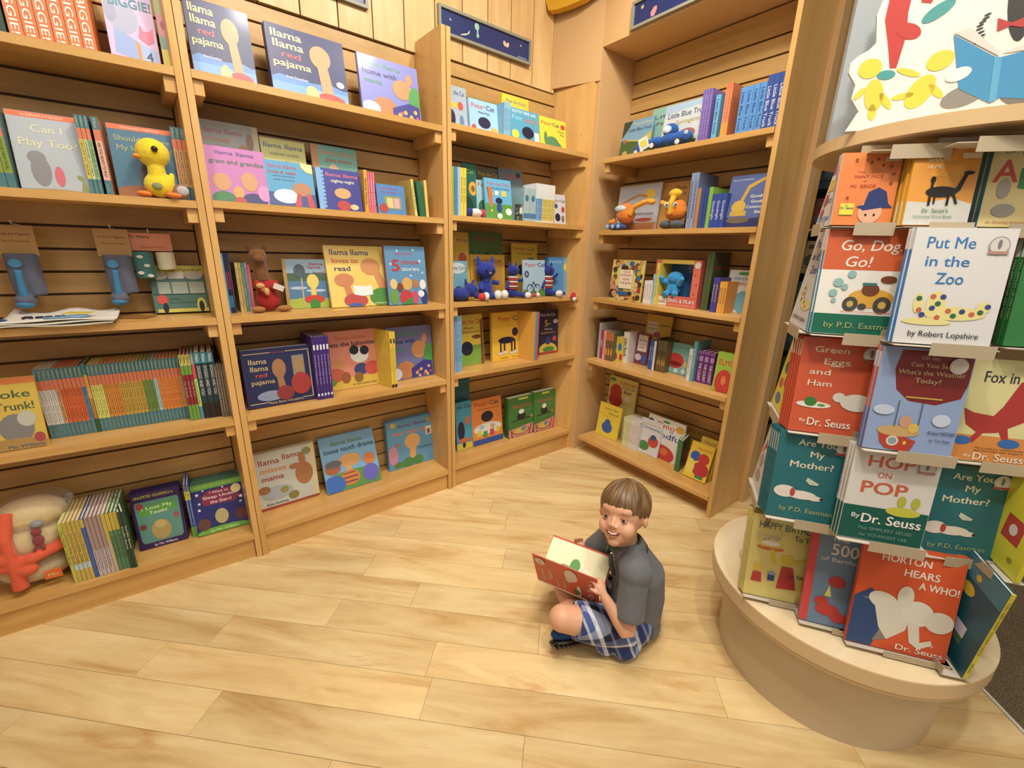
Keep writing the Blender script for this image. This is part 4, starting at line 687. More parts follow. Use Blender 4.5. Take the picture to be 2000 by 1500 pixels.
# ================================================================ ROWS OF SPINES
ORD = ['first', 'second', 'third', 'fourth', 'fifth', 'sixth', 'seventh', 'eighth', 'ninth', 'tenth', 'eleventh', 'twelfth', 'thirteenth', 'fourteenth', 'fifteenth', 'sixteenth', 'seventeenth', 'eighteenth', 'nineteenth', 'twentieth'] + ['twenty-' + s for s in ['first','second','third','fourth','fifth','sixth','seventh','eighth','ninth']] + ['thirtieth'] + ['thirty-' + s for s in ['first','second','third','fourth','fifth','sixth','seventh','eighth','ninth']] + ['fortieth']
def row(key, items, group, where, depth=.16, name='picture_book', gap=.0006, yaw=0, lean=0, h=None):
    gap = max(gap, .0011)
    """items: (count, description, front colour, spine colour, spine art, height factor)"""
    b, s, x0, x1, y, hh, ln = RW[key]; hh = h or hh; z = SZ[b][s-1]
    n = sum(i[0] for i in items); t = (x1-x0)/n; k = 0; dep = min(depth, .232-y)
    for it in items:
        cnt, desc, fc, scol, sa = it[:5]; hf = it[5] if len(it) > 5 else 1; art = it[6] if len(it) > 6 else ()
        src = make_book(name, dep, hh*hf, t-gap, fc, scol, fc, art, sa)
        for j in range(cnt):
            r = src if j == 0 else copy_tree(src)
            r.location = bw(b, x0 + (k+1)*t, y + (.0014 if (k*7) % 3 == 0 else 0), z + .0006); r.rotation_euler = (0, math.radians(lean), BAY[b][1] + PI/2 + math.radians(yaw))
            if lean:
                r.rotation_mode = 'QUATERNION'; A = BAY[b][1]
                R_ = Matrix.Rotation(A, 4, 'Z') @ Matrix.Rotation(math.radians(lean), 4, 'Y') @ Matrix.Rotation(PI/2 + math.radians(yaw), 4, 'Z')
                r.rotation_quaternion = R_.to_quaternion()
                if lean < 0: r.location = bw(b, x0 + (k+1)*t, y, z + .001)
                if lean > 0: r.location = bw(b, x0 + (k+1)*t, y, z + (t)*math.sin(math.radians(lean)) + .001)
            lab = desc + ', ' + (ORD[k] + ' from left ' if n > 1 else '') + where
            tag(r, lab, 'book', group); k += 1
TEAL = '#4f7f84'; CRM = '#d8c88c'
def eg(mid, midc, txt='#5c3c20', word='ELEPHANT & PIGGIE', title='A BIG GUY TOOK MY BALL', top=TEAL, band='#e07c54'):
    return [('R',0,.84,1,1,top), ('V','Willems',.86,.98,'#c6d8c8',.5,.02), ('R',0,.7,1,.84,band), ('R',0,.2,1,.7,midc), ('V',title,.24,.68,txt,.45,.0), ('R',0,0,1,.2,TEAL), ('V','books',.05,.15,'#94b4b4',.4,0)]
row('green_left', [(1,'dark green spine','#2c4c3c','#2c4c3c',[])], 'spines on the top left shelf', 'at the frame edge of the top left shelf', h=.24)
row('biggie', [(6,'thick orange and yellow spine with white capitals','#e8823c','#ea7a3c',[('R',0,.82,1,1,'#e8c23c'), ('R',0,.62,1,.82,'#eba24c'), ('V','BIGGIE!',.06,.6,'#fff2e0',.6,.06)])], 'thick orange spines on the top left shelf', 'on the top left shelf')
row('gp_left', [(3,'teal and green spine','#4f7f84',TEAL,[('R',0,.84,1,1,TEAL), ('R',0,.66,1,.84,'#e07c54'), ('R',0,.2,1,.66,'#8ca43c'), ('V','WATCH ME THROW THE BALL',.24,.64,'#5c6c20',.45,0), ('R',0,0,1,.2,TEAL)])], 'spines left of the grey-blue book', 'beside the grey-blue book')
row('gp_mid', [(1,'navy-edged spine with yellow band','#3c5c7c',TEAL,eg(0,'#e0cc3c',title='I BROKE MY TRUNK')), (1,'navy-edged spine with cream-green band','#3c5c7c',TEAL,eg(0,'#c8d4a0',title='I AM INVITED TO A PARTY')), (1,'navy-edged spine with green band','#3c5c7c',TEAL,eg(0,'#8cbc78',title='MY FRIEND IS SAD'))], 'slim spines in the middle of the second shelf', 'right of the grey-blue book')
row('gp_one', [(1,'single spine with pink band','#e89c84',TEAL,eg(0,'#e8b49c',title='ARE YOU READY TO PLAY'))], 'slim spines in the middle of the second shelf', 'standing apart just right of the trio')
row('gp_right', [(3,'teal and tan spine','#d89c5c',TEAL,eg(0,'#e0aa6c',title='SHOULD I SHARE MY ICE CREAM'))], 'spines by the upright on the second shelf', 'beside the yellow plush bird')
row('long', [(4,'teal spine with white band','#e8e4dc',TEAL,eg(0,'#ddd6cc','#8c8480',title='HAPPY PIG DAY!')), (1,'teal spine with tan band','#c8905c',TEAL,eg(0,'#cf9a64',title='I REALLY LIKE SLOP!')),
 (5,'teal spine with deep orange band','#e06c2c',TEAL,eg(0,'#dd6428','#7c3010',title='LISTEN TO MY TRUMPET!')), (1,'teal spine with blue band','#4c84ac',TEAL,eg(0,'#4a86b4','#1c3450',title='CAN I PLAY TOO?')), (1,'protruding dark green spine','#2c5a2c','#2f5c2c',[('R',0,.84,1,1,TEAL), ('R',0,.5,1,.84,'#e0a040'), ('R',0,.2,1,.5,'#b47c2c')],1.03),
 (3,'teal spine with lemon band','#e6e070',TEAL,eg(0,'#dcd86c','#6c6420',title='A BIG GUY TOOK MY BALL!')), (4,'teal spine with amber band','#dc9430',TEAL,eg(0,'#d88c2c','#6c3c10',title='LET\'S GO FOR A DRIVE!')), (6,'teal spine with mustard band','#cfa840',TEAL,eg(0,'#c8a23c','#4c3410',title='THE THANK YOU BOOK')), (3,'teal spine with olive green band','#7c9c4c',TEAL,eg(0,'#748f44','#3c4c1c',title='I WILL SURPRISE MY FRIEND')), (1,'teal spine with pale blue band','#a8d0d8',TEAL,eg(0,'#a2ccd0','#28606c',title='WAITING IS NOT EASY!')), (6,'teal spine with bright orange band','#e88a2c',TEAL,eg(0,'#e48428','#7c3c10',title='I LOVE MY NEW TOY!')), (1,'teal spine with pale orange band','#e8b474',TEAL,eg(0,'#dfae70','#7c4c20',title='WE ARE IN A BOOK!'))], 'orange and teal spines of the long row', 'in the long fourth-shelf row')
row('reds', [(3,'dark red and green spine with yellow head','#8c2424','#8c2028',[('R',0,.84,1,1,'#d8cc60'), ('V','Willems',.86,.98,'#3c3c20',.5,.03), ('R',0,.7,1,.84,'#6c9c3c'), ('V','Can I Be Good?',.36,.6,'#d8b0a0',.5,0), ('R',0,0,1,.24,'#6c9c3c')]), (1,'mixed red, lime and blue spine','#4c8cac','#4c8cac',[('R',0,.84,1,1,'#8a9490'), ('V','Willems',.86,.98,'#f0f0e8',.5,.03), ('R',0,.62,1,.84,'#d04850'), ('R',0,.2,1,.62,'#b4dc6c'), ('V','The story of the hotdog',.24,.6,'#2c6c40',.5,0)])], 'red and green spines of the long row', 'just after the orange spines')
row('doggo', [(3,'near-black teal spine with white capitals','#1f2c30','#1f3a40',[('R',0,.84,1,1,'#3c8c98'), ('V','Willems',.86,.98,'#f4f4f0',.55,.04), ('V','DOGGO AND YOU',.36,.8,'#e6e2e0',.55,.02), ('R',0,0,1,.24,'#26211f')])], 'near-black spines near the end of the long row', 'near the long row end')
row('greys', [(5,'thin brown-grey spine','#6c6054','#766858',[('V','The story of Diva and Flea',.1,.9,'#c8bca4',.5,0)])], 'thin grey spines at the end of the long row', 'right end of the long row')
row('low', [(1,'light lime spine','#c8cc5c','#c4c44c',[('V','The Thank You Book',.3,.9,'#7c6c20',.5,0)]), (4,'straw yellow spine','#cdb050','#cbb254',[('R',0,.84,1,1,'#c0a848'), ('V','Time to Sleep, Sheep!',.3,.82,'#7c6424',.45,0), ('R',0,.2,1,.3,'#b8d0d4')]), (1,'blue spine','#34569c','#3c5ea8',[('R',0,.86,1,1,'#c8b060')]), (4,'lilac-brown spine','#a48c8c','#a88e86',[('R',0,.0,1,.45,'#c8b8bc'), ('V','Edwina the Dinosaur',.1,.44,'#7c5c6c',.5,0)]), (1,'lilac and yellow spine','#c0a890','#c4b08c',[('R',0,.55,1,1,'#c8b040')]), (3,'green spine with yellow head','#5c8c5c','#58845c',[('R',0,.7,1,1,'#cdb244'), ('V','Leonardo',.2,.6,'#2c4c34',.5,0)])], 'yellow, lilac and green spines on the bottom shelf', 'beside the wrapped blanket', depth=.19)
row('lowdark', [(2,'dark green thin spine','#2c4030','#24462f',[('V','Knuffle Bunny',.35,.75,'#d8dcd0',.5,.03)])], 'dark leaning books beside the lilac spines', 'at the end of the bottom left row', depth=.19, yaw=12)
row('squ', [(2,'blue and lime spine','#3c5cb0','#34529c',[('R',0,.72,1,.88,'#dcd84c'), ('V','Willems',.74,.87,'#2c2c20',.5,.03), ('R',0,.88,1,1,'#6c6c84'), ('R',0,0,1,.2,'#5cac3c'), ('V','Unlimited Squirrels',.24,.7,'#dce4f4',.4,0)])], 'blue and lime spines on the bottom left shelf', 'between the purple and the starry book', depth=.12)
row('orange1', [(1,'orange-yellow spine','#d8a03c','#dca43c',[('V','llama llama',.2,.8,'#7c4c20',.5,0)])], 'short spines on the second shelf', 'beside the pink spines, second shelf')
row('pink3', [(3,'pink spine','#e0708c','#e06c88',[('V','llama llama',.2,.8,'#f8dce0',.5,0)])], 'pink spines on the second shelf', 'right of the dark blue board book')
row('lean_a', [(1,'thin pale yellow leaning book','#e0d070','#e2d478',[('V','llama llama',.2,.8,'#8c7430',.5,0)])], 'leaning books on the second shelf', 'leftmost of the leaning ones on the second shelf', lean=-7, depth=.13)
row('lean_b', [(1,'thick dark green leaning book','#2c7050','#2a6c50',[])], 'leaning books on the second shelf', 'between two thin yellow ones on the second shelf', lean=-7, depth=.13)
row('lean_c', [(1,'thin yellow book','#dcc868','#e0cc6c',[])], 'leaning books on the second shelf', 'nearest the upright on the second shelf', lean=-4, depth=.13)
row('blues', [(1,'light blue spine','#6ca4c8','#74acc8',[]), (2,'black-blue spine with red and cyan print','#1f2c48','#22304c',[('R',0,.4,1,.7,'#7c2c50'), ('R',0,.1,1,.3,'#30809c')]), (1,'dark blue spine','#24305c','#2a3460',[('V','llama llama',.2,.8,'#c8506c',.5,0)])], 'dark blue spines on the third shelf', 'left on the third shelf')
row('multi', [(1,'yellow spine of the board book set','#d8c87c','#d8c070',[('V','llama llama nighty-night',.1,.9,'#8c6c3c',.4,0)]), (1,'tan spine of the board book set','#c8b884','#c8a85c',[('V','llama llama wakey-wake',.1,.9,'#6c5c34',.4,0)]), (1,'teal-green spine of the board book set','#4c8c6c','#4c8468',[('V','llama llama zippity-zoom',.1,.9,'#c8dcb0',.4,0)]), (1,'lilac spine of the board book set','#8c84a8','#9490b4',[('V','llama llama hoppity-hop',.1,.9,'#4c4470',.4,0)])], 'four-colour board book set on the third shelf', 'left of the pink spine')
row('pinkone', [(1,'single coral-pink spine','#d85c5c','#dc6060',[('V','llama llama',.2,.8,'#f0c8c0',.4,0), ('R',0,0,1,.07,'#2c2028')])], 'spines on the third shelf', 'between the colour set and the plush toy')
row('purple5', [(5,'deep purple spine with white marks','#4a2c84','#42267c',[('R',.2,.8,.8,.88,'#e8e4f0'), ('V','llama llama holiday drama',.25,.72,'#c8b8e4',.45,.01), ('R',.2,.06,.8,.1,'#e8e4f0')])], 'purple spines on the fourth shelf', 'right of the boxed set', depth=.18)
row('yellow2', [(2,'bright yellow spine standing forward','#dcb83c','#ecd03c',[('R',.2,.8,.8,.88,'#2c2c30'), ('V','llama llama mad at mama',.3,.72,'#a88428',.45,0), ('R',0,.0,1,.06,'#2c2428')])], 'yellow spines on the fourth shelf', 'between the coral-pink and the lilac book', depth=.17, yaw=14)
row('row32', [(1,'lime green spine','#84b03c','#8cb840',[]), (1,'mid blue spine','#4c7cc0','#5484c4',[]), (1,'pale blue spine','#9cc0dc','#a4c8e0',[]), (2,'yellow spine','#e4cc38','#e8d03c',[('V','Pete the Cat',.3,.8,'#8c7420',.5,0)])], 'slim spines beside the upright, corner case', 'on the corner case second shelf')
row('set_side', [(2,'white-blue box side','#9cc0c8','#a8c0c4',[('E',.5,.7,.3,.1,'#3c7c8c'), ('R',0,.1,1,.25,'#4c7cac')])], 'white-blue boxes beside the white spines', 'beside the white spines')
row('set', [(4,'white and blue slim spine','#dfe4e8','#dfe4e8',[('R',0,.05,1,.62,'#6ca4dc'), ('V','Pete the Cat',.1,.6,'#2c4c8c',.5,0)]), (8,'white and yellow slim spine','#e6e4dc','#e8e6e0',[('R',0,.05,1,.62,'#e2cc50'), ('V','Pete the Cat',.1,.6,'#6c5c20',.5,0)])], 'slim white, blue and yellow spines of the corner case', 'on the corner second shelf')
row('groovy_sp', [(2,'orange spine','#d8803c','#d8803c',[])], 'orange spines left of the sky-blue comic', 'left of the sky-blue and green cover', lean=-7, depth=.12)
row('pottysp', [(3,'pale blue slim spine','#7cb4d8','#8cc0dc',[('V','Pete the Cat',.2,.8,'#2c5c8c',.5,0)])], 'pale blue spines on the corner case top shelf', 'left of the turquoise board book', h=.15, depth=.12)
row('blue34', [(3,'tall light blue spine','#74a8d8','#7cb0dc',[('V','Pete the Cat Play Ball',.2,.85,'#2c5c9c',.4,0)])], 'light blue spines on the fourth shelf of the corner case', 'beside the middle upright', depth=.17)
row('oranges34', [(1,'yellow-orange book turned cover-out at an angle','#d89c34','#e0a63c',[]), (1,'sky-blue tall spine','#4c94c0','#58a0c8',[]), (1,'pink-red tall spine','#c85c5c','#cc6058',[])], 'angled tall spines in the corner case', 'right of the large yellow book', depth=.16, yaw=16)
# alcove case
row('purp41', [(4,'violet spine','#7c68b4','#7c64b8',[('V','Good Night Little Blue Truck',.15,.9,'#c8bce8',.45,0)])], 'violet spines on the alcove top shelf', 'right of the cream landscape book', depth=.2)
row('bluel41', [(1,'sky-blue spine','#6cb4dc','#68b0d8',[('V','Little Blue Truck',.15,.9,'#2c5c9c',.45,0)])], 'spines on the alcove top shelf', 'between the violet and the orange spines')
row('orng41', [(3,'orange-red spine','#d8784c','#e07444',[('R',0,0,1,.3,'#e8a03c'), ('V','Little Blue Truck Leads the Way',.3,.9,'#f8d8b8',.45,0)])], 'orange-red spines on the alcove top shelf', 'middle of the alcove top shelf', depth=.2)
row('lblue41', [(4,'mid-blue board book spine','#5c9cdc','#5496d8',[('V','Little Blue Truck',.1,.9,'#1f4c9c',.5,.01)])], 'mid-blue board book spines in the alcove', 'right of the orange-red spines', h=.185)
row('dblue41', [(3,'royal-blue board book spine with white lettering','#2f58a8','#2a50a4',[('V','Little Blue Truck',.06,.8,'#eef0f6',.6,.03)])], 'royal-blue board book spines in the alcove', 'right on the alcove top shelf', h=.2)
row('tall42', [(2,'tall slate-blue spine','#6c7ca0','#8c9cc0',[('V','Construction Site Road Crew',.2,.85,'#2c3c5c',.45,0)])], 'tall slate-blue spines in the alcove', 'right of the plush diggers', depth=.17)
row('mix42', [(1,'orange-brown spine','#b87c44','#c08444',[]), (1,'navy spine','#33487c','#34508c',[]), (1,'deep blue spine','#2c3c84','#2c4490',[]), (1,'lime spine','#8cc04c','#88bc48',[])], 'mixed spines on the alcove second shelf', 'middle of the alcove second shelf', depth=.17)
row('sblue42', [(3,'short royal-blue spine with white marks','#2c48a0','#2c48a4',[('V','Goodnight',.25,.8,'#dce4f4',.55,.03)])], 'short royal-blue spines in the alcove', 'left of the dusk-blue book', h=.15, depth=.15)
row('white43', [(3,'white slim spine','#e4e0d8','#e6e2da',[('V','Sesame Street',.2,.85,'#a83c34',.4,0)],.85), (1,'pale blue spine','#9cc4cc','#a0c8d0',[('V','Sesame Street',.2,.85,'#2c5c7c',.4,0)],1.1), (1,'yellow spine','#e0cc4c','#e0cc50',[('V','Sesame Street',.2,.85,'#2c6c44',.4,0)],1.5)], 'slim spines on the alcove third shelf', 'beside the crowd-pattern book')
row('tall43', [(2,'tall dark green spine','#43543a','#4c5c34',[],1,[('T','Family Forever',.2,.9,.7,.08,'#b83c38',.03), ('R',0,0,1,.3,'#3a3a30')])], 'tall dark green books in the alcove', 'right of the red boxed plush', depth=.15)
row('pur43', [(2,'short indigo spine','#443a90','#463c98',[('V','Sesame',.3,.8,'#d8cc50',.5,.02)])], 'indigo spines on the alcove third shelf', 'right of the tall green books', depth=.14)
row('yel43', [(3,'short amber spine','#e09c30','#e6a434',[('V','Sesame',.3,.8,'#7c3c30',.5,.02)])], 'amber spines on the alcove third shelf', 'left of the white capitals book', depth=.14)
row('left44', [(1,'dark brown framed book end','#3f2c1c','#4a3422',[],1.1), (1,'pale grey spine','#a8a49c','#b0aca4',[],1.0), (1,'magenta spine','#9c2c5c','#a42f60',[('V','ABBY',.4,.7,'#f0e4ec',.5,.03)],.8), (1,'pink-white spine','#e0a8a0','#e4b0a8',[('V','Sesame Street',.2,.85,'#a83c34',.4,0)],.8), (3,'colourful cover edge in brown and green','#5c6c4c','#7c5a3c',[('E',.5,.3,.4,.14,'#d88c34'), ('R',0,.7,1,1,'#c8703c')],.8)], 'mixed spines left on the alcove fourth shelf', 'left on the alcove fourth shelf')
row('yb44', [(2,'yellow cover edge with blue and red spots','#d8bc38','#dcc43c',[('E',.4,.6,.35,.16,'#2c78c0'), ('E',.7,.2,.3,.14,'#c03430')])], 'yellow and blue cover edges in the alcove', 'left of the joke spine')
row('jokes44', [(1,'white spine','#e0dcd8','#e4e0da',[('V','Joke Book',.2,.8,'#2c3c50',.5,.03)])], 'spines on the alcove fourth shelf', 'left of the brown monster-title book')
row('bw44', [(2,'royal-blue slim spine','#2c50a8','#2c54ac',[('V','Grover',.3,.8,'#dce4f4',.5,0)],.85), (1,'white slim spine','#e0dcd8','#e2deda',[],.85), (1,'dark brown spine','#4a3826','#4c3a28',[],.95), (4,'brown and gold mottled cover edge','#6c5a34','#6a5c38',[('E',.5,.3,.4,.1,'#a88c44'), ('E',.4,.6,.3,.1,'#4c3c2c')],.9)], 'mixed spines in the middle of the alcove fourth shelf', 'left of the alcove teal book')
row('wb44', [(1,'white slim spine','#dcdad8','#e0dedc',[('V','Elmo Loves You',.2,.8,'#b83c34',.4,0)],.8), (1,'tall teal spine','#5c9ca4','#64a4ac',[('V','LEVEL',.3,.8,'#d8ecec',.4,0)])], 'spines right of the teal book, alcove', 'right of the alcove teal book')
row('count44', [(4,'purple spine with white capitals','#6c2c78','#6a2a78',[('R',0,.9,1,1,'#8c5ca0'), ('V','THE COUNT',.06,.62,'#eee6f2',.55,.04), ('R',.15,.68,.85,.84,'#b890c4')])], 'purple spines with white capitals in the alcove', 'on the alcove fourth shelf')
row('white45', [(3,'lime-white slim spine','#d8dc9c','#dce0a8',[('V','Sesame Street',.2,.85,'#4c8c4c',.4,0)]), (4,'white slim spine with red print','#e0deda','#e2e0dc',[('V','Sesame Street',.2,.85,'#b03c38',.4,0)])], 'slim white spines on the alcove bottom shelf', 'right of the plain yellow book')
row('lean45', [(2,'dark green patterned book','#3c6c3c','#3f7040',[],1,[('E',.4,.5,.3,.3,'#6c3c2c'), ('E',.7,.3,.2,.2,'#a83c34'), ('E',.3,.8,.2,.1,'#2c4c2c')])], 'dark green books on the alcove bottom shelf', 'between the large white and the yellow board book', depth=.15, yaw=14)

# ================================================================ ROUND DISPLAY TOWER
TC = Vector((1.355, -1.674, 0))
tw = empty('display_tower', TC); tag(tw, 'round laminate display tower with tiers of face-out books, right of the boy', 'display stand')
def disc(R, z0, z1, col, name, m=LAMW, seg=96):
    q = MB(); q.prism([(R*math.cos(2*PI*i/seg), R*math.sin(2*PI*i/seg)) for i in range(seg)], z0, z1, col); return q.obj(name, m, tw, bevel=.001)
EDGEM = paint_mat('laminate_edge', .4, .1)
disc(.300, 0.0, .262, '#cdb998', 'base_drum', EDGEM)
disc(.3595, .2625, .2745, '#cfb184', 'deck_underside', EDGEM)
disc(.362, .2748, .3180, '#d9bd92', 'deck_edge', EDGEM)
disc(.361, .3182, .3205, '#ffffff', 'deck_top')
disc(.302, 1.552, 1.580, '#d3b384', 'header_shelf', EDGEM)
q = MB(); ya = math.radians(-55); ce, cn = Vector((math.cos(ya), math.sin(ya), 0)), Vector((-math.sin(ya), math.cos(ya), 0))
def tl(x, y): v = ce*x + cn*y; return (v.x, v.y)
q.prism([tl(-.13, -.11), tl(.13, -.11), tl(.13, .13), tl(-.13, .13)], .3207, 1.5515, '#6b5a45'); q.obj('core', METAL, tw)
def tray(pos, yaw, z, w, lip0=.38, hang=False):
    lipd = .019 if z > .45 else .0095
    """thin metal pocket: floor plate, front lip and back plate"""
    q = MB(); q.box((.0, -.012, -.0024), (w+.012, .05, -.0008), '#c9bfae'); q.obj  # floor
    a = math.radians(yaw); o = Vector(pos) - TC; o.z = z
    M_ = (o.x, o.y, o.z)
    q.box((w*lip0, -.0135, -lipd), (w+.006, -.012, .008), '#b9a98e')
    q.box((.0, .05, -.0024), (w, .0515, .02), '#a8987e')
    r = q.obj('metal_tray', METAL, tw); r.location = M_; r.rotation_euler = (0, 0, a); return r
def tb(key, label, pos, yaw, z, w, h, t, tilt, front, art, spine=None, copies=0, glabel=None, sart=(), back=None, barts=(), lip=True, bb=False, group=None, roll=0):
    p = Vector((pos[0], pos[1], z))
    if lip: tray((pos[0], pos[1], 0), yaw, z, w)
    r = make_book('picture_book' if not bb else 'board_book', w, h, t, front, spine, back, art, sart, barts, board_book=bb)
    a = math.radians(yaw); into = Vector((-math.sin(a), math.cos(a), 0)); th = math.radians(tilt)
    def pl(o, d):
        if roll:
            o.rotation_mode = 'QUATERNION'; o.location = p + into*d + Vector((0, 0, .0012)); o.rotation_quaternion = (Matrix.Rotation(a, 4, 'Z') @ Matrix.Rotation(-th, 4, 'X') @ Matrix.Rotation(math.radians(roll), 4, 'Y')).to_quaternion(); return
        o.location = p + into*d + Vector((0, 0, t*math.sin(th)+.0012)); o.rotation_euler = (-th, 0, a)
    pl(r, 0); tag(r, label, 'book', group)
    for i in range(copies):
        c = copy_tree(r); pl(c, (t+.0008)*(i+1)/math.cos(th)); c.location += Vector((-math.cos(a), -math.sin(a), 0))*.0025*(i+1)
        tag(c, '%s copy back behind the %s' % (['second','third','fourth','fifth'][i], glabel), 'book', glabel + ' copies'); r['group'] = glabel + ' copies'
    return r
BADGE = [('E',.84,.86,.1,.075,'#d8d4cc'), ('E',.84,.86,.082,.06,'#e9e4da'), ('R',.74,.79,.94,.815,'#b8564c'), ('E',.84,.87,.02,.04,'#8c8a88')]
BADW = [('E',.84,.86,.1,.075,'#9c948c'), ('E',.84,.86,.09,.066,'#d5cfc6'), ('R',.74,.79,.94,.815,'#b8887c'), ('E',.84,.87,.02,.04,'#7c7a78')]
C = (.985, -1.553); Mm = (1.012, -1.700); D = (1.160, -1.826)
Z1, Z2, Z3, Z4, Z5 = .3215, .612, .885, 1.132, 1.372
# tier 5 (small board books)
tb('mice', 'orange board book with a dark blue bowler hat, top tier left', (1.004, -1.540), -55, Z5, .112, .15, .018, 7, '#e07c34',
 [('T','The',.3,.42,.72,.03,'#8c4020',0), ('T','MANY MICE',.26,.74,.65,.045,'#b83c24',.03), ('T','of',.42,.48,.6,.025,'#8c4020',0), ('T','Mr. BRICE',.22,.64,.52,.045,'#b83c24',.03), ('E',.62,.18,.2,.16,'#e0a884'), ('P',[(.38,.26),(.5,.28),(.55,.46),(.7,.52),(.84,.46),(.9,.3),(.98,.24),(.8,.24),(.5,.2)],'#23356c'), ('E',.56,.14,.02,.02,'#2c2420'), ('E',.7,.14,.02,.02,'#2c2420'), ('R',.1,.14,.34,.3,'#e2d43c'), ('T','by',.18,.24,.265,.02,'#24306c',0), ('T','Dr. Seuss',.11,.33,.22,.035,'#24306c',.02), ('R',.72,.87,.98,.93,'#d8ccb8'), ('T','Nursery Board Book',.73,.97,.89,.02,'#5c4c40',0), ('D',[(.25,.9),(.42,.9),(.5,.86),(.6,.9),(.7,.82),(.84,.8),(.9,.7),(.88,.58),(.2,.38)],.025,'#7c4428')], spine='#d8d4cc', sart=[('V','THE MANY MICE OF MR. BRICE',.15,.85,'#b83c24',.4,0)], bb=True)
tb('shape', 'amber board book with a dark four-legged silhouette, top tier centre', (1.055, -1.655), -55, Z5, .112, .15, .012, 7, '#e0962c',
 [('P',[(0,0),(1,0),(1,.28),(.7,.36),(.3,.3),(0,.32)],'#cfccc2'), ('T','The',.12,.28,.9,.03,'#ecd080',0), ('T','SHAPE',.2,.54,.83,.055,'#f2e4b8',.03), ('T','of ME',.22,.44,.74,.055,'#f2e4b8',.03), ('T','and OTHER Stuff',.3,.9,.64,.05,'#f0c84c',.02), ('E',.5,.44,.24,.07,'#1d1712'), ('P',[(.62,.44),(.72,.5),(.8,.68),(.86,.68),(.78,.46),(.68,.38)],'#1d1712'), ('E',.86,.68,.08,.025,'#1d1712'), ('R',.32,.26,.36,.42,'#1d1712'), ('R',.4,.28,.43,.42,'#1d1712'), ('R',.6,.26,.64,.42,'#1d1712'), ('P',[(.66,.42),(.74,.28),(.78,.28),(.7,.42)],'#1d1712'), ('E',.34,.6,.04,.04,'#1d1712'), ('R',.32,.48,.36,.6,'#1d1712'), ('T',"Dr. Seuss's",.26,.66,.17,.05,'#2c8048',.03), ('T','Surprising Word Book',.14,.74,.1,.035,'#2c8048',.01), ('R',.7,.86,.98,.93,'#e0cfa8')], spine='#e0b428', copies=3, glabel='amber board book with a dark silhouette', bb=True)
tb('abc', 'cream board book with large A b c letters, top tier right', (1.155, -1.758), -53, Z5, .125, .16, .012, 6, '#e2cf8c',
 [('T',"Dr. Seuss's",.16,.72,.88,.055,'#5c7c8c',.03), ('T','A',.06,.4,.54,.28,'#d0402c',.04), ('T','b',.42,.72,.46,.26,'#3c8c58',.04), ('T','c',.58,.9,.2,.2,'#3472b8',.04), ('E',.24,.46,.09,.12,'#a8a294'), ('E',.3,.2,.16,.08,'#a09a8c'), ('T','An Amazing Alphabet Book',.1,.8,.04,.035,'#b8623c',.01)], spine='#4c9cc0', copies=3, glabel='cream board book with large letters', sart=[('R',0,0,1,.2,'#3c84b8'), ('R',0,.85,1,1,'#3c9c8c')], bb=True)
tb('inside', 'white board book with red and blue words, top tier facing the bookcase', (1.118, -1.473), -150, Z5, .108, .146, .016, 7, '#dedad6',
 [('R',0,.82,1,1,'#a8508c'), ('T','INSIDE',.3,.9,.62,.08,'#2c74c0',.04), ('T','OUTSIDE',.3,.95,.36,.08,'#2c74c0',.04), ('T','UPSIDE DOWN',.1,.95,.08,.08,'#2c74c0',.04), ('R',.1,.56,.5,.74,'#e8bc34'), ('E',.24,.42,.14,.1,'#c83830'), ('E',.24,.22,.12,.08,'#c83830')], spine='#e0ddd8', back='#a4c83c', copies=0, glabel='x', bb=True)
# tier 4
tb('godog', 'orange and green hardcover with a yellow car, second tier from the top, left', C, -56, Z4, .17, .235, .010, 6, '#e9e4da',
 [('R',0,.62,1,1,'#cf5a24'), ('R',0,0,1,.2,'#12684f'), ('T','Go, Dog.',.18,.86,.8,.1,'#f2e8d8',.03,.15), ('T','Go!',.26,.56,.65,.1,'#f2e8d8',.03,.15), ('E',.62,.36,.26,.09,'#dca42c'), ('E',.4,.3,.09,.07,'#4c4840'), ('E',.4,.3,.04,.03,'#c8a850'), ('E',.76,.3,.1,.08,'#4c4840'), ('E',.76,.3,.045,.035,'#c8a850'), ('E',.54,.28,.05,.03,'#4c4840'), ('E',.6,.44,.1,.06,'#744024'), ('E',.78,.54,.09,.035,'#744024'), ('R',.5,.48,.66,.505,'#2c7c70'), ('E',.36,.58,.05,.035,'#8cb8b0'), ('E',.22,.5,.06,.04,'#8cb8b0'), ('E',.3,.46,.04,.03,'#8cb8b0'), ('E',.18,.4,.05,.035,'#8cb8b0'), ('E',.2,.33,.03,.02,'#8cb8b0'), ('R',.3,.225,.95,.23,'#c86c34'), ('T','by P.D. Eastman',.14,.96,.07,.055,'#a8b070',.01)], spine='#3c94b8', sart=[('R',0,.8,1,1,'#e8e4dc'), ('V','GO, DOG. GO!',.2,.75,'#dfe8ec',.5,0)], copies=1, glabel='orange and green hardcover with a yellow car')
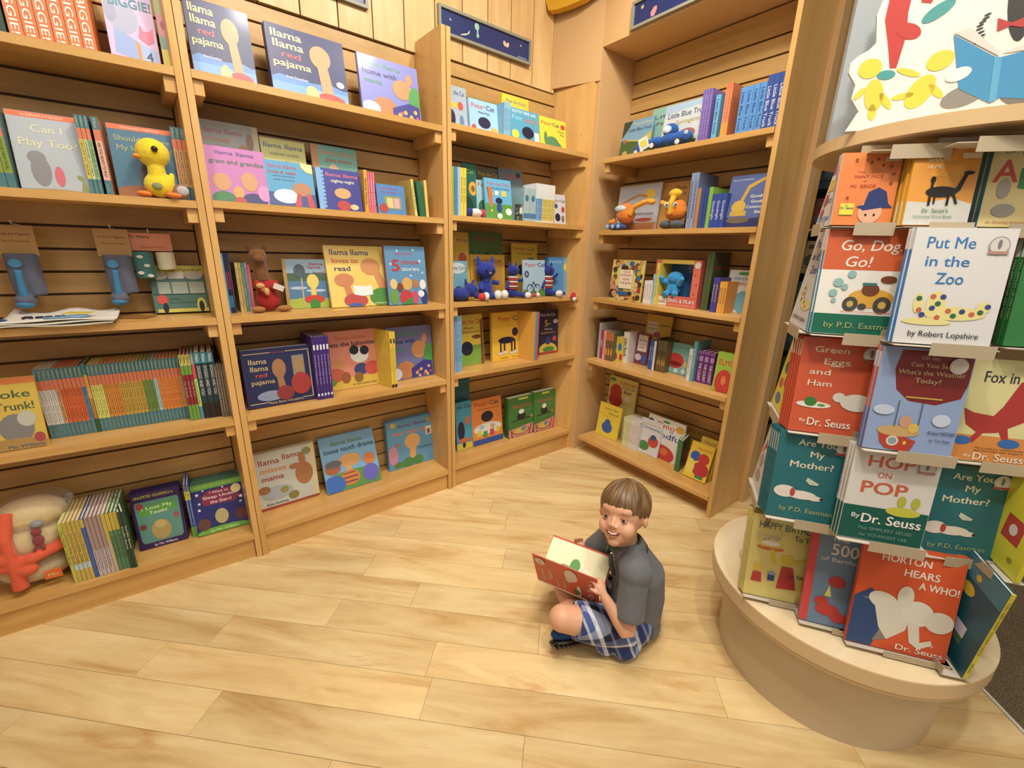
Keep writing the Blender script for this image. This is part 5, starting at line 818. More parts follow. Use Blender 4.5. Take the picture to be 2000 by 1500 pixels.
tb('zoo', 'white hardcover with blue title and dotted yellow shape, centre of the second tier', Mm, -54, Z4, .17, .235, .010, 6, '#dcdad6',
 [('T','Put Me',.14,.62,.83,.1,'#2f78b4',.04), ('T','in the',.16,.6,.68,.09,'#2f78b4',.04), ('T','Zoo',.3,.58,.53,.1,'#2f78b4',.04), ('E',.36,.34,.1,.13,'#e4d88c'), ('E',.18,.36,.05,.09,'#e4d88c'), ('E',.56,.28,.32,.06,'#e4d88c'), ('E',.84,.34,.07,.05,'#e4d88c'), ('E',.3,.2,.26,.03,'#e4d88c'),
  ('D',[(.32,.42),(.2,.3),(.5,.3),(.74,.28),(.4,.24)],.032,'#c8603c'), ('D',[(.38,.36),(.56,.26),(.82,.3),(.18,.4)],.032,'#2f6c48'), ('D',[(.42,.42),(.33,.32),(.64,.3),(.24,.26),(.88,.35)],.032,'#34447c'), ('T','by Robert Lopshire',.14,.86,.07,.05,'#2c2820',.02)] + BADW, spine='#1f7cc8', sart=[('R',0,.82,1,1,'#e8e4dc')], copies=1, glabel='white hardcover with a blue title')
tb('green_right', 'green hardcover cut off by the right frame edge, second tier from the top', (1.185, -1.852), -50, Z4, .17, .235, .010, 6, '#2f7a3c',
 [('T','Hand Finger Thumb',.3,.9,.8,.05,'#e8dc8c',.02), ('E',.6,.3,.2,.1,'#d8c83c'), ('T','By Dr. Seuss',.3,.8,.12,.045,'#dccf50',.02), ('T','writing as Theo. LeSieg',.24,.9,.05,.03,'#e0e4d8',0)], spine='#2a7038', sart=[('R',0,.78,1,.94,'#e4e2dc'), ('V','TEN APPLES UP ON TOP!',.24,.76,'#c8d8a8',.4,0)], copies=1, glabel='green hardcover at the right frame edge')
tb('zooleft', 'white hardcover with blue title facing the bookcase, second tier from the top', (1.152, -1.450), -150, Z4, .17, .235, .010, 6, '#dcdad8',
 [('T','Put Me',.14,.66,.83,.09,'#2f5cac',.04), ('T','in the',.14,.62,.7,.08,'#2f5cac',.04), ('T','Zoo',.26,.58,.56,.09,'#2f5cac',.04), ('E',.32,.34,.1,.12,'#e4d88c'), ('E',.6,.24,.3,.06,'#e4d88c'), ('D',[(.32,.4),(.3,.28),(.5,.26)],.03,'#34447c'), ('D',[(.36,.34),(.26,.34),(.6,.22)],.03,'#c8603c'), ('T','by Robert Lopshire',.14,.86,.07,.05,'#2c2820',.02)], copies=0, glabel='white hardcover facing the bookcase', back='#24406c')
# tier 3
tb('green', 'orange hardcover with cream title and a plate, middle tier left', C, -57, Z3, .17, .235, .0085, 7, '#cf5126',
 [('T','Green',.16,.58,.85,.065,'#ecdfc4',.03), ('T','Eggs',.3,.62,.73,.065,'#ecdfc4',.03), ('T','and',.14,.4,.62,.06,'#ecdfc4',.03), ('T','Ham',.14,.44,.5,.065,'#ecdfc4',.03), ('E',.26,.3,.22,.035,'#e8e2d4'), ('E',.22,.33,.08,.05,'#3c7c38'), ('E',.36,.3,.05,.015,'#5c9c4c'), ('E',.78,.36,.2,.09,'#e0d8ca'), ('E',.56,.4,.08,.05,'#ddd6c8'), ('T','By',.12,.2,.11,.035,'#f0e6d2',.02), ('T','Dr. Seuss',.22,.76,.08,.085,'#f0e6d2',.06)] + BADGE, spine='#c84c24', sart=[('R',0,.8,1,.97,'#e4e0d8'), ('V','GREEN EGGS AND HAM',.3,.78,'#7c2c14',.45,0), ('V','Dr. Seuss',.08,.26,'#7c2c14',.45,0)], copies=4, glabel='orange hardcover with a plate')
tb('weather', 'blue sky hardcover with a dark red balloon and basket, middle tier centre', Mm, -54, Z3, .17, .235, .0085, 6, '#8fa4cc',
 [('P',[(.22,.98),(.18,.8),(.24,.6),(.4,.5),(.7,.48),(.95,.56),(.99,.7),(.99,.98)],'#7c1c14'), ('T','Oh Say',.44,.64,.9,.035,'#c8a878',.02), ('T','Can You Say',.34,.78,.83,.04,'#d8b888',.02), ('T',"What's the Weather",.22,.94,.755,.045,'#d8b888',.02), ('T','Today?',.42,.7,.68,.045,'#d8b888',.02), ('R',.36,.53,.76,.545,'#c8a04c'), ('P',[(.14,.2),(.58,.12),(.54,.02),(.44,.0),(.26,.02),(.18,.08)],'#b8341c'), ('E',.36,.2,.24,.055,'#c8a468'), ('E',.32,.1,.07,.05,'#dcd8c0'), ('E',.32,.1,.05,.035,'#8ca0a8'), ('E',.46,.09,.02,.02,'#e0c040'), ('R',.3,.24,.31,.5,'#3c4058'), ('R',.56,.2,.57,.5,'#3c4058'), ('E',.42,.3,.07,.06,'#c89878'), ('E',.52,.24,.06,.05,'#d8b44c'), ('E',.8,.34,.1,.06,'#c8d0e4'), ('E',.15,.4,.12,.05,'#c0cae0'), ('T','All about WEATHER',.68,.98,.2,.035,'#24386c',.02), ('T','by Tish Rabe',.72,.95,.13,.03,'#24386c',0)] + BADGE[:2], spine='#d0603c', sart=[('R',0,.8,1,.95,'#e4dcd4'), ('R',0,0,1,.4,'#4c78b8')], copies=1, glabel='blue sky hardcover with a dark red balloon')
tb('fox', 'cream and orange hardcover with a shaggy red shape, middle tier right', D, -52, Z3-.02, .17, .235, .0085, 6, '#e2d898',
 [('R',0,0,1,.26,'#d98a34'), ('T','Fox in Socks',.22,1.0,.78,.11,'#3c3c40',.05), ('P',[(.08,.52),(.2,.48),(.42,.46),(.5,.56),(.62,.8),(.8,.84),(.8,.44),(.5,.3),(.3,.28),(.14,.36)],'#b02c20'), ('P',[(.3,.32),(.2,.2),(.26,.18),(.4,.34)],'#b02c20'), ('P',[(.5,.34),(.6,.2),(.66,.2),(.6,.36)],'#b02c20'), ('E',.14,.2,.1,.045,'#2c68b0'), ('E',.66,.2,.12,.045,'#2c68b0'), ('T','This is a book you read aloud to find out',.3,.9,.13,.02,'#4c3420',0), ('T','just how smart your tongue is',.3,.84,.105,.02,'#4c3420',0), ('T','By',.2,.28,.04,.03,'#f0e8d0',.02), ('T','Dr. Seuss',.3,.86,.02,.075,'#f0e8d0',.05)], spine='#ddd48c', sart=[('R',0,.78,1,.97,'#e8e6dc'), ('V','FOX IN SOCKS',.34,.76,'#8c3c28',.45,0), ('R',0,0,1,.07,'#b8a844')], copies=2, glabel='cream and orange hardcover with a red shape')
tb('yellowleft', 'yellow hardcover with small coloured spots facing the bookcase, middle tier', (1.192, -1.435), -150, Z3, .17, .235, .009, 6, '#e8d62c',
 [('T','by Dr. Seuss',.1,.9,.86,.07,'#c83c28',.03), ('E',.24,.7,.12,.06,'#b8b4a8'), ('E',.26,.5,.12,.07,'#3c8c58'), ('E',.2,.3,.12,.06,'#d85c34'), ('E',.3,.12,.16,.07,'#4c74b8'), ('E',.55,.6,.12,.06,'#3c3c40'), ('E',.5,.36,.12,.07,'#b83c30')], copies=0, glabel='x', back='#2c5c98')
# tier 2
AYM = [('T','Are You',.26,.76,.85,.07,'#e8dfc4',.05), ('T','My',.44,.62,.73,.07,'#e8dfc4',.05), ('T','Mother?',.2,.76,.6,.075,'#e8dfc4',.05), ('E',.2,.31,.15,.07,'#e6ddd0'), ('E',.42,.29,.2,.05,'#e9e1d4'), ('E',.6,.27,.1,.03,'#e9e1d4'), ('E',.68,.27,.02,.014,'#2c2420'), ('E',.3,.31,.035,.05,'#b8403c'), ('P',[(.44,.46),(.5,.42),(.6,.42),(.62,.44),(.54,.47),(.46,.5)],'#c8cfc0'), ('T','by P.D. Eastman',.16,.86,.09,.055,'#b0b878',.01)] + BADGE
tb('ayc', 'teal hardcover with cream title, second tier from the bottom, left', (.962, -1.553), -56, Z2+.036, .172, .235, .0085, 6, '#236e76', AYM, spine='#1f6870', sart=[('R',0,.74,1,.95,'#d8d8d0'), ('V','ARE YOU MY MOTHER?',.25,.7,'#a8c4b8',.45,0)], copies=4, glabel='left teal hardcover')
tb('hop', 'white and green hardcover with orange capitals, second tier from the bottom, centre', (1.008, -1.700), -55, Z2+.036, .172, .235, .0085, 5, '#dedad2',
 [('R',0,0,1,.37,'#0d5a4c'), ('T','HOP',.18,.72,.8,.12,'#cf5c30',.06), ('T','ON',.32,.48,.69,.06,'#cf5c30',.03), ('T','POP',.16,.7,.52,.13,'#cf5c30',.06), ('E',.7,.36,.2,.05,'#c8c83c'), ('E',.66,.47,.05,.06,'#b8b83c'), ('E',.82,.47,.05,.06,'#b8b83c'), ('T','By',.12,.22,.24,.05,'#f2efe6',.04), ('T','Dr. Seuss',.24,.94,.2,.1,'#f2efe6',.07), ('T','The SIMPLEST SEUSS',.22,.86,.12,.035,'#7ca49c',.02), ('T','for YOUNGEST USE',.26,.82,.05,.035,'#7ca49c',.02)] + BADW, spine='#d0ccc4', sart=[('R',0,0,1,.37,'#0d5a4c'), ('V','HOP ON POP',.42,.75,'#b8604c',.4,0)], copies=2, glabel='white and green hardcover with orange capitals')
tb('ayd', 'teal hardcover with cream title, second tier from the bottom, right', D, -50, Z2-.004, .172, .235, .0085, 5, '#236e76', AYM, spine='#1f6870', sart=[('R',0,.8,1,.95,'#d8d8d0')])
tb('abcleft', 'white hardcover with a red A facing the bookcase, second tier from the bottom', (1.218, -1.418), -150, Z2, .17, .235, .009, 6, '#dddad8',
 [('T',"Dr. Seuss's",.1,.8,.82,.06,'#3c6cb0',.03), ('T','A',.06,.42,.44,.3,'#c8382c',.04), ('T','B',.4,.72,.36,.28,'#3c8c58',.04), ('T','C',.6,.95,.14,.26,'#3472b8',.04), ('E',.2,.34,.12,.1,'#a8a29c'), ('E',.26,.14,.16,.08,'#a8a29c')], copies=0, glabel='x')
# tier 1 on the deck
tb('happy', 'pale yellow hardcover with a cake, on the deck left', (1.025, -1.522), -56, Z1+.0125, .18, .25, .0085, 11, '#e0cf78',
 [('T','HAPPY BIRTHDAY',.1,1.0,.84,.085,'#2f6c74',.05), ('T','To You!',.62,.96,.74,.07,'#2f6c74',.04), ('E',.3,.61,.2,.03,'#d0702c'), ('R',.16,.62,.44,.67,'#e8c848'), ('E',.3,.67,.14,.03,'#f0ece0'), ('D',[(.2,.71),(.26,.72),(.32,.73),(.38,.72)],.012,'#c83c34'), ('P',[(.3,.6),(.36,.6),(.42,.44),(.36,.42)],'#dcc030'), ('E',.56,.5,.1,.06,'#dcc030'), ('P',[(.62,.5),(.86,.56),(.7,.46)],'#dcc030'), ('P',[(.5,.42),(.66,.42),(.74,.16),(.46,.14)],'#c0302c'), ('E',.16,.36,.07,.05,'#e0bc3c'), ('P',[(.1,.3),(.22,.3),(.24,.18),(.08,.18)],'#c0302c'), ('R',.32,.22,.42,.3,'#28488c'), ('E',.37,.31,.06,.02,'#8ca8c8'), ('T','Dr. Seuss',.6,.9,.3,.05,'#3c4c50',.02)], spine='#d8c670', copies=3, glabel='pale yellow hardcover with a cake', sart=[('V','HAPPY BIRTHDAY TO YOU!',.1,.9,'#8c8c3c',.4,0)])
tb('hats', 'blue-grey hardcover with a red spine, on the deck between two others', (1.050, -1.664), -58, Z1+.0125, .205, .275, .012, 12, '#6c86a0',
 [('R',0,0,.09,1,'#cf3a30'), ('T','The',.22,.42,.87,.06,'#e6dcd0',.04), ('T','500 Hats',.24,1.0,.73,.12,'#e6dcd0',.05), ('T','of Bartholomew',.14,.86,.66,.045,'#e0d4c4',.02), ('E',.36,.46,.1,.06,'#b83428'), ('E',.74,.54,.11,.07,'#c88c6c'), ('E',.74,.63,.14,.04,'#b82c24'), ('P',[(.6,.46),(.88,.46),(.9,.26),(.58,.26)],'#24221f'), ('P',[(.6,.26),(.86,.26),(.8,.1),(.64,.1)],'#4c4c3c'), ('E',.3,.16,.14,.06,'#c03424'), ('E',.22,.24,.08,.05,'#c03424'), ('E',.44,.1,.1,.05,'#c03424'), ('P',[(.24,.3),(.28,.42),(.32,.3)],'#e0d468')], spine='#d03c34')
tb('horton', 'large orange hardcover with cream title and a pale rounded shape, front of the deck', (1.072, -1.767), -57, Z1+.0125, .214, .285, .012, 9, '#dd5213',
 [('T','HORTON',.2,.68,.84,.07,'#f4ecdc',.07), ('T','HEARS',.44,.78,.73,.07,'#f4ecdc',.07), ('T','A WHO!',.6,.98,.63,.07,'#f4ecdc',.07), ('P',[(0,.0),(.26,.0),(.34,.24),(.3,.44),(.16,.56),(0,.46)],'#26477c'), ('P',[(.08,.46),(.26,.44),(.34,.24),(.26,.06),(.4,.1),(.48,.3),(.4,.5)],'#8c8478'), ('P',[(.2,.46),(.4,.5),(.6,.42),(.56,.22),(.4,.1),(.3,.2)],'#e4dccc'), ('E',.3,.46,.16,.08,'#e4dccc',-20), ('E',.64,.4,.16,.12,'#e8e2d4'), ('E',.86,.36,.14,.1,'#e4dccc'), ('E',.5,.54,.08,.1,'#e4dccc'), ('P',[(.56,.32),(.68,.3),(.72,.14),(.82,.18),(.84,.14),(.72,.07),(.62,.12)],'#e4dccc'), ('T','by',.8,.86,.12,.025,'#f0e8d8',.02), ('T','Dr. Seuss',.5,.96,.03,.055,'#f4ecdc',.05)], spine='#d04c12')
tb('redleft', 'dark red hardcover with white fur-like shape facing the bookcase, lowest tier', (1.222, -1.437), -150, Z1+.2, .17, .235, .009, 6, '#7c1f1c', [('E',.3,.3,.26,.3,'#d8d0c4'), ('E',.2,.14,.3,.12,'#e8e4dc')], copies=0)
tb('greenleft', 'green and white hardcover at the far left edge of the deck', (1.232, -1.432), -148, Z1+.0125, .17, .19, .009, 14, '#e4e2dc', [('P',[(0,0),(1,0),(1,.4),(.6,.52),(.3,.46),(0,.5)],'#4ca444'), ('E',.3,.62,.26,.14,'#6c3c30'), ('E',.5,.56,.1,.07,'#c89878')])
tb('tealback', 'dark teal book with yellow spine, right of the large orange hardcover', (1.176, -1.988), 35, Z1+.0125, .21, .285, .010, 2, '#0f5560', [], roll=-8, spine='#e0d43c', back='#0d5464',
 barts=[('R',0,.8,1,1,'#3c7c90'), ('E',.4,.74,.08,.05,'#d0b834'), ('E',.56,.7,.1,.06,'#d0b834'), ('E',.62,.86,.04,.03,'#d0b834'), ('R',.54,.2,.78,.4,'#cfc8dc'), ('R',.54,.2,.78,.28,'#4c7450'), ('R',.2,.3,.22,.6,'#3c7884')], sart=[('V','YOU ARE ONLY YOUNG ONCE',.3,.92,'#5c6c30',.5,.01), ('V','SEUSS',.08,.2,'#5c6c30',.5,.01)])
tb('yellowright', 'bright yellow book with red square at the right frame edge', (1.205, -2.004), 33, Z2, .17, .235, .010, 2, '#e4dc24', [], roll=-6, spine='#e6de2c', back='#e2da22', barts=[('R',.5,.3,.82,.56,'#c43c28'), ('E',.66,.43,.07,.06,'#e8e0d8'), ('E',.8,.14,.05,.03,'#a8a020')])
# empty upper trays hanging under the header
for pos, yw in (((1.03, -1.575, 0), -56), ((1.055, -1.70, 0), -54), ((1.185, -1.80, 0), -52)):
    tray(pos, yw, 1.524, .13, .25)
# ---- header sign
sg = empty('header_sign', (0, 0, 0)); tag(sg, 'white cut-out header board with a blue open book, standing on the round tower', 'sign')
q = MB(); a_ = Vector((1.146, -1.442, 0)); e_ = Vector((.57, -.82, 0)).normalized(); n_ = Vector((e_.y, -e_.x, 0))
def sl(o, x, y): v = o + e_*x + n_*y; return (v.x, v.y)
q.prism([sl(a_, .01, 0), sl(a_, .50, 0), sl(a_, .50, -.02), sl(a_, .01, -.02)], 1.5805, 2.25, '#a9b0b4'); q.obj('back_board', MATTE, sg)
P0 = Vector((1.10, -1.52, 0))
def c3(x, z, d=0): v = P0 + e_*x + n_*d; return Vector((v.x, v.y, z))
OUT = [(-.023,1.581),(-.006,1.62),(-.025,1.645),(-.024,1.673),(-.042,1.697),(-.043,1.715),(-.03,1.728),(-.012,1.738),(-.002,1.75),(-.005,1.765),(-.012,1.80),(-.004,1.84),(.02,1.92),(.08,2.0),(.2,2.05),(.32,2.02),(.40,1.92),(.42,1.8),(.44,1.7),(.45,1.581)]
q = MB(); cw_ = '#ece6da'
q.poly([c3(x, z, .006) for x, z in OUT][::-1], cw_); q.poly([c3(x, z, 0) for x, z in OUT], cw_)
for i in range(len(OUT)): j = (i+1) % len(OUT); q.poly([c3(*OUT[i], 0), c3(*OUT[j], 0), c3(*OUT[j], .006), c3(*OUT[i], .006)][::-1], cw_)
cut = q.obj('cutout_board', PRINT, sg)
q = MB()
def blobp(pts, c, d=.0065): q.poly([c3(x, z, d) for x, z in pts][::-1], c)
def ell(cx, cz, rx, rz, c, th=0, d=.0068, col=None):
    t_ = math.radians(th); blobp([(cx + rx*math.cos(a)*math.cos(t_) - rz*math.sin(a)*math.sin(t_), cz + rx*math.cos(a)*math.sin(t_) + rz*math.sin(a)*math.cos(t_)) for a in [2*PI*i/22 for i in range(22)]], c, d)
# plain ribbon-like and rounded shapes in the sign's colours
blobp([(.004,1.90),(.044,1.90),(.043,1.80),(.05,1.76),(.046,1.70),(.034,1.70),(.02,1.745),(.004,1.79)], '#c2362c'); ell(.052, 1.766, .024, .014, '#c2362c', -20)
blobp([(.06,1.835),(.078,1.822),(.09,1.84),(.08,1.812),(.062,1.815)], '#b83a34')
ell(.096, 1.797, .03, .012, '#4c9c98', 35); ell(.03, 1.688, .017, .009, '#4c9c98', 0)
ell(-.003, 1.702, .022, .019, '#e4cf3c', 0); ell(.016, 1.65, .018, .032, '#e4cf3c', 12); ell(.04, 1.638, .02, .007, '#e4cf3c', -50); ell(-.012, 1.655, .014, .006, '#e4cf3c', 50); ell(.02, 1.617, .008, .016, '#e4cf3c', 10)
ell(.122, 1.708, .024, .018, '#e4cf3c', 20); ell(.1, 1.652, .022, .034, '#e4cf3c', -28); ell(.07, 1.69, .024, .006, '#e4cf3c', -18); ell(.128, 1.652, .02, .007, '#e4cf3c', -40); ell(.07, 1.645, .02, .006, '#e4cf3c', 10)
BKP = [(.133,1.753),(.219,1.705),(.265,1.715),(.33,1.76),(.335,1.66),(.289,1.628),(.244,1.633),(.229,1.623),(.168,1.653)]
blobp(BKP, '#3f8fbe', .0072); blobp([(.213,1.708),(.226,1.706),(.238,1.628),(.226,1.624)], '#5aa4cc', .0076)
blobp([(.133,1.756),(.16,1.762),(.219,1.716),(.219,1.709)], '#d8d2c8', .0074); blobp([(.222,1.712),(.265,1.73),(.33,1.768),(.33,1.762),(.265,1.716)], '#d8d2c8', .0074)
ell(.16, 1.68, .022, .012, '#f0ece4', 20, .0078); ell(.18, 1.64, .04, .02, '#8c8880', 20, .0067); ell(.29, 1.632, .05, .02, '#7c7870', -10, .0067)
ell(.23, 1.79, .018, .06, '#3a3834', 15, .0067); blobp([(.2,1.775),(.225,1.765),(.25,1.775),(.245,1.755),(.225,1.76),(.205,1.752)], '#b8322c', .0075)
for i in range(9): ell(.178+.004*math.sin(i), 1.735+.006*i, .006, .002, '#3a3834', 20, .0067)
q.obj('sign_print', PRINT, sg)
# ---- wire rack of small picture books far behind
rk = empty('wire_rack', (2.62, -.86, 0)); rk.rotation_euler = (0, 0, math.radians(-90)); tag(rk, 'dark wire rack of small books glimpsed between the alcove case and the tower', 'rack')
q = MB(); q.box((-.5, .10, 0), (.75, .13, 1.95), '#2c2822'); q.box((-.5, -.06, 0), (.75, .10, .09), '#a8a690'); q.obj('back_panel', METAL, rk)
for k in range(8):
    z = .15 + k*.215
    q = MB(); 
    for yy, zz in ((-.035, z), (.06, z), (-.035, z+.05)): q.tube([(-.5, yy, zz), (.75, yy, zz)], .0025, '#4c4840', 6)
    q.obj('rack_wire', METAL, rk)
RC = ['#4c5a5c','#6c3c30','#3c4c38','#7c6a3c','#2f3c54','#8c7c5c','#54342c','#3c5c58','#705038']
rr_ = random.Random(5)
for k in range(8):
    for j in range(6):
        z = .15 + k*.215; x = -.49 + j*.15; c = rr_.choice(RC); c2 = rr_.choice(RC)
        r = make_book('picture_book', .13, .17, .01, c, art=[('E',rr_.uniform(.3,.7),.4,.3,.2,c2), ('R',.1,.75,.9,.88,rr_.choice(RC+['#c8b890']))])
        p = Vector((2.62, -.86, 0)); w3 = Vector((2.62 + (-.02), -.86 - x, z+.004)); r.location = w3; r.rotation_euler = (-math.radians(8), 0, math.radians(-90))
        tag(r, 'small dark book, %s from the left on the %s row of the far wire rack' % (ORD[j], ORD[7-k]), 'book', 'small books on the far wire rack')
q = MB(); q.box((-.5, -.03, 1.88), (.75, -.01, 2.06), '#7c7430'); letter(q, 'Board Books', (-.46, -.0305, 1.93), (1,0,0), (0,0,1), .8, .08, '#ece8d8', .04)
q.obj('rack_sign', PRINT, rk)
# ---- framed panels above the cases
def framed(name, label, o, ex, ez, en, w, h, art):
    r = empty(name); tag(r, label, 'sign'); ex, ez, en = Vector(ex), Vector(ez), Vector(en); o = Vector(o)
    q = MB(); f = .012
    def bx(u0, v0, u1, v1, d0, d1, c):
        P = [o + ex*u + ez*v + en*d for d in (d0, d1) for u, v in ((u0,v0),(u1,v0),(u1,v1),(u0,v1))]
        q.add(P, [(0,3,2,1),(4,5,6,7),(0,1,5,4),(1,2,6,5),(2,3,7,6),(3,0,4,7)], c)
    for a in ((0,0,w,f), (0,h-f,w,h), (0,f,f,h-f), (w-f,f,w,h-f)): bx(*a, .001, .018, '#8f8d7c')
    q.obj('frame', METAL, r); q = MB(); bx(f, f, w-f, h-f, .002, .008, '#1c2c66'); art_to(q, art, o + ex*f + ez*f, ex, ez, en, w-2*f, h-2*f)
    for i, v in enumerate(q.v[8:]): q.v[8+i] = tuple(Vector(v) + en*.008)
    q.obj('printed_panel', PRINT, r); return r
STARS = [('S',.08,.7,.012,'#d8e0ec'), ('S',.9,.6,.01,'#d8e0ec')]
framed('framed_panel', 'navy framed strip panel high on the plank wall above the corner bookcase', (1.0305, .2315, 2.27), (1,-.0154,0), (0,0,1), (0,-1,0), .562, .115,
 [('P',[(.2,.12),(.26,.2),(.3,.34),(.3,.5),(.28,.32),(.22,.2)],'#c8d4b8'), ('E',.38,.78,.025,.16,'#9ccca8'), ('R',.38,.4,.395,.7,'#9ccca8'), ('E',.39,.38,.014,.1,'#9ccca8'), ('E',.70,.5,.016,.14,'#e0c0a8',30), ('E',.735,.48,.016,.14,'#e0c0a8',-30), ('E',.9,.7,.006,.05,'#dce4ec'), ('E',.1,.64,.012,.05,'#8c9cc8'), ('R',.86,.08,.98,.14,'#7c98b8')])
framed('framed_panel', 'navy framed strip panel at the top of the frame above the alcove', bw(4, .118, -.001, 2.37), (math.cos(BAY[4][1]), math.sin(BAY[4][1]), 0), (0,0,1), (-math.sin(BAY[4][1])*-1*-1 if False else math.sin(BAY[4][1]), -math.cos(BAY[4][1]), 0), .60, .116,
 [('S',.08,.74,.02,'#d8c468'), ('S',.34,.56,.016,'#d8c468'), ('P',[(.17,.3),(.2,.5),(.23,.5),(.23,.3),(.21,.1),(.18,.1)],'#d08c88'), ('E',.5,.66,.07,.26,'#2f6cb0'), ('E',.47,.6,.02,.2,'#7c9c3c'), ('E',.62,.86,.05,.16,'#3c78b8')])
framed('framed_panel', 'corner of a navy framed panel at the top of the frame above the second bookcase', (.13, .2315, 2.2575), (1,0,0), (0,0,1), (0,-1,0), .562, .115, STARS)
# ---- yellow painted valance in the corner
q = MB(); va, vb = Vector((1.755, .226, 0)), Vector((JC.x-.02, JC.y-.02, 0)); vx = (vb-va).normalized(); vn = Vector((vx.y, -vx.x, 0))
pr = [(-.03, 2.62), (-.015, 2.585), (.0, 2.552), (.05, 2.548), (.12, 2.552), (.2, 2.562), (.30, 2.60), (.36, 2.66), (.36, 2.78), (-.03, 2.78)]
Fp = [va + vx*x + vn*.05 + Vector((0,0,z)) for x, z in pr]; Bp = [p - vn*.045 for p in Fp]; n0 = len(pr)
q.add(Fp + Bp, [tuple(range(n0)), tuple(range(n0, 2*n0))[::-1]] + [(i, n0+i, n0+(i+1) % n0, (i+1) % n0) for i in range(n0)], '#d9a326')
tag(q.obj('valance', MATTE), 'yellow wavy-edged board across the upper corner', 'trim')

# ================================================================ SOFT TOYS AND LOOSE GOODS
def apply_mods(o):
    dg = bpy.context.evaluated_depsgraph_get(); dg.update(); m = bpy.data.meshes.new_from_object(o.evaluated_get(dg))
    o.modifiers.clear(); old = o.data; o.data = m; return o
def soft(name, parent, prims, col, voxel=.004, m=None, smooth=2, loc=None):
    """prims: ('b', centre, radii[, rot]) or ('t', points, radii) fused to one skin"""
    q = MB()
    for p in prims:
        if p[0] == 'b': q.ball(p[1], p[2], col, 14, 8, p[3] if len(p) > 3 else None)
        else: q.tube(p[1], p[2], col, 10)
    o = q.obj(name, m or PLUSH, parent)
    r = o.modifiers.new('r', 'REMESH'); r.mode = 'VOXEL'; r.voxel_size = voxel; r.use_smooth_shade = True
    s = o.modifiers.new('s', 'SMOOTH'); s.factor = .6; s.iterations = smooth
    apply_mods(o)
    me = o.data
    if not me.materials: me.materials.append(m or PLUSH)
    ca = me.color_attributes.get('paint') or me.color_attributes.new('paint', 'FLOAT_COLOR', 'POINT')
    n = len(ca.data); ca.data.foreach_set('color', list(lin(col))*n)
    me.polygons.foreach_set('use_smooth', [True]*len(me.polygons)); return o
def toyroot(name, label, cat, b, x, y, s, group=None, rz=0, dz=0):
    r = empty(name, bw(b, x, y, SZ[b][s-1]+.001+dz), (0, 0, BAY[b][1] + math.radians(rz))); tag(r, label, cat, group); return r
def eyes(r, pts, rad, name='eye', col='#15130f'):
    for p in pts: q = MB(); q.ball(p, rad, col, 10, 6); q.obj(name, PLAST, r, smooth=True)
# yellow plush bird
r = toyroot('plush_bird', 'yellow plush bird with orange feet on the second shelf', 'soft toy', 1, .818, .03, 2, rz=-8)
soft('body', r, [('b', (0,0,.04), (.042,.034,.038)), ('t', [(.03,0,.045),(.04,0,.08)], [.014,.006]), ('t', [(0,0,.05),(0,-.003,.10)], [.026,.024]), ('b', (-.002,-.002,.135), (.046,.04,.044))], '#e8cc2c')
soft('beak', r, [('b', (-.04,-.02,.12), (.014,.014,.008))], '#e09030')
soft('foot', r, [('b', (-.04,-.02,.010), (.022,.022,.010))], '#e07a2c'); soft('foot', r, [('b', (.038,-.02,.010), (.022,.022,.010))], '#e07a2c')
soft('wing', r, [('b', (.0,-.034,.035), (.016,.006,.012))], '#8c9460'); eyes(r, [(.012,-.042,.142)], .009)
r = toyroot('plush_disc', 'round brown and grey plush disc leaning beside the yellow bird', 'soft toy', 1, .872, .018, 2)
soft('body', r, [('b', (0,0,.024), (.024,.010,.024))], '#8a6248', .003); soft('cap', r, [('b', (.006,-.006,.027), (.018,.008,.017))], '#b9b4b4', .003)
# hanging knitted socks on card headers
def peg(b, x, z, name='peg_hook'):
    q = MB(); q.tube([(0,.0,0),(0,-.075,0),(0,-.085,.010)], .0022, '#d8d4c8', 8); return q
for i, (x, lab) in enumerate(((.425, 'left grey-blue sock pair on a kraft card, third shelf'), (.655, 'right grey-blue sock pair on a kraft card, third shelf'))):
    z0 = 1.04; r = empty('sock_pack', bw(1, x, .155, 0), (0, 0, BAY[1][1])); tag(r, lab, 'socks', 'sock packs hanging on kraft cards')
    q = MB(); q.box((-.045,0,1.245),(.045,.0015,1.335), '#b38a52'); letter(q, 'Only for Pigeons', (-.036,-.0004,1.305), (1,0,0), (0,0,1), .072, .008, '#5c3c1c', .01); letter(q, 'Story Time Socks', (-.03,-.0004,1.285), (1,0,0), (0,0,1), .06, .006, '#5c3c1c', 0)
    q.obj('header_card', MATTE, r)
    soft('sock', r, [('t', [(-.012,.0,1.25),(-.012,0,1.18),(-.010,0,1.11)], [.026,.026,.024]), ('t', [(.014,.0,1.25),(.014,0,1.18),(.016,0,1.12)], [.027,.027,.026]), ('b', (-.012,-.012,1.105), (.026,.034,.020))], '#5a5c6c', .004, CLOTH)
    soft('toe_patch', r, [('b', (-.014,-.018,1.094), (.023,.032,.014)), ('t', [(-.012,-.022,1.10),(-.010,-.0255,1.17),(-.008,-.0255,1.20)], [.012,.009,.010])], '#3c7ca4', .003, CLOTH)
    soft('sock_spot', r, [('b', (-.010,-.026,1.22), (.017,.003,.015))], '#4a86ac', .002, CLOTH)
    pg = peg(1, x, z0).obj('peg_hook', METAL, r); pg.location = (0, .085, 1.338)
r = empty('sock_pack', bw(1, .755, .165, 0), (0, 0, BAY[1][1])); tag(r, 'peach card with teal white-spotted socks, right of the grey-blue socks', 'socks')
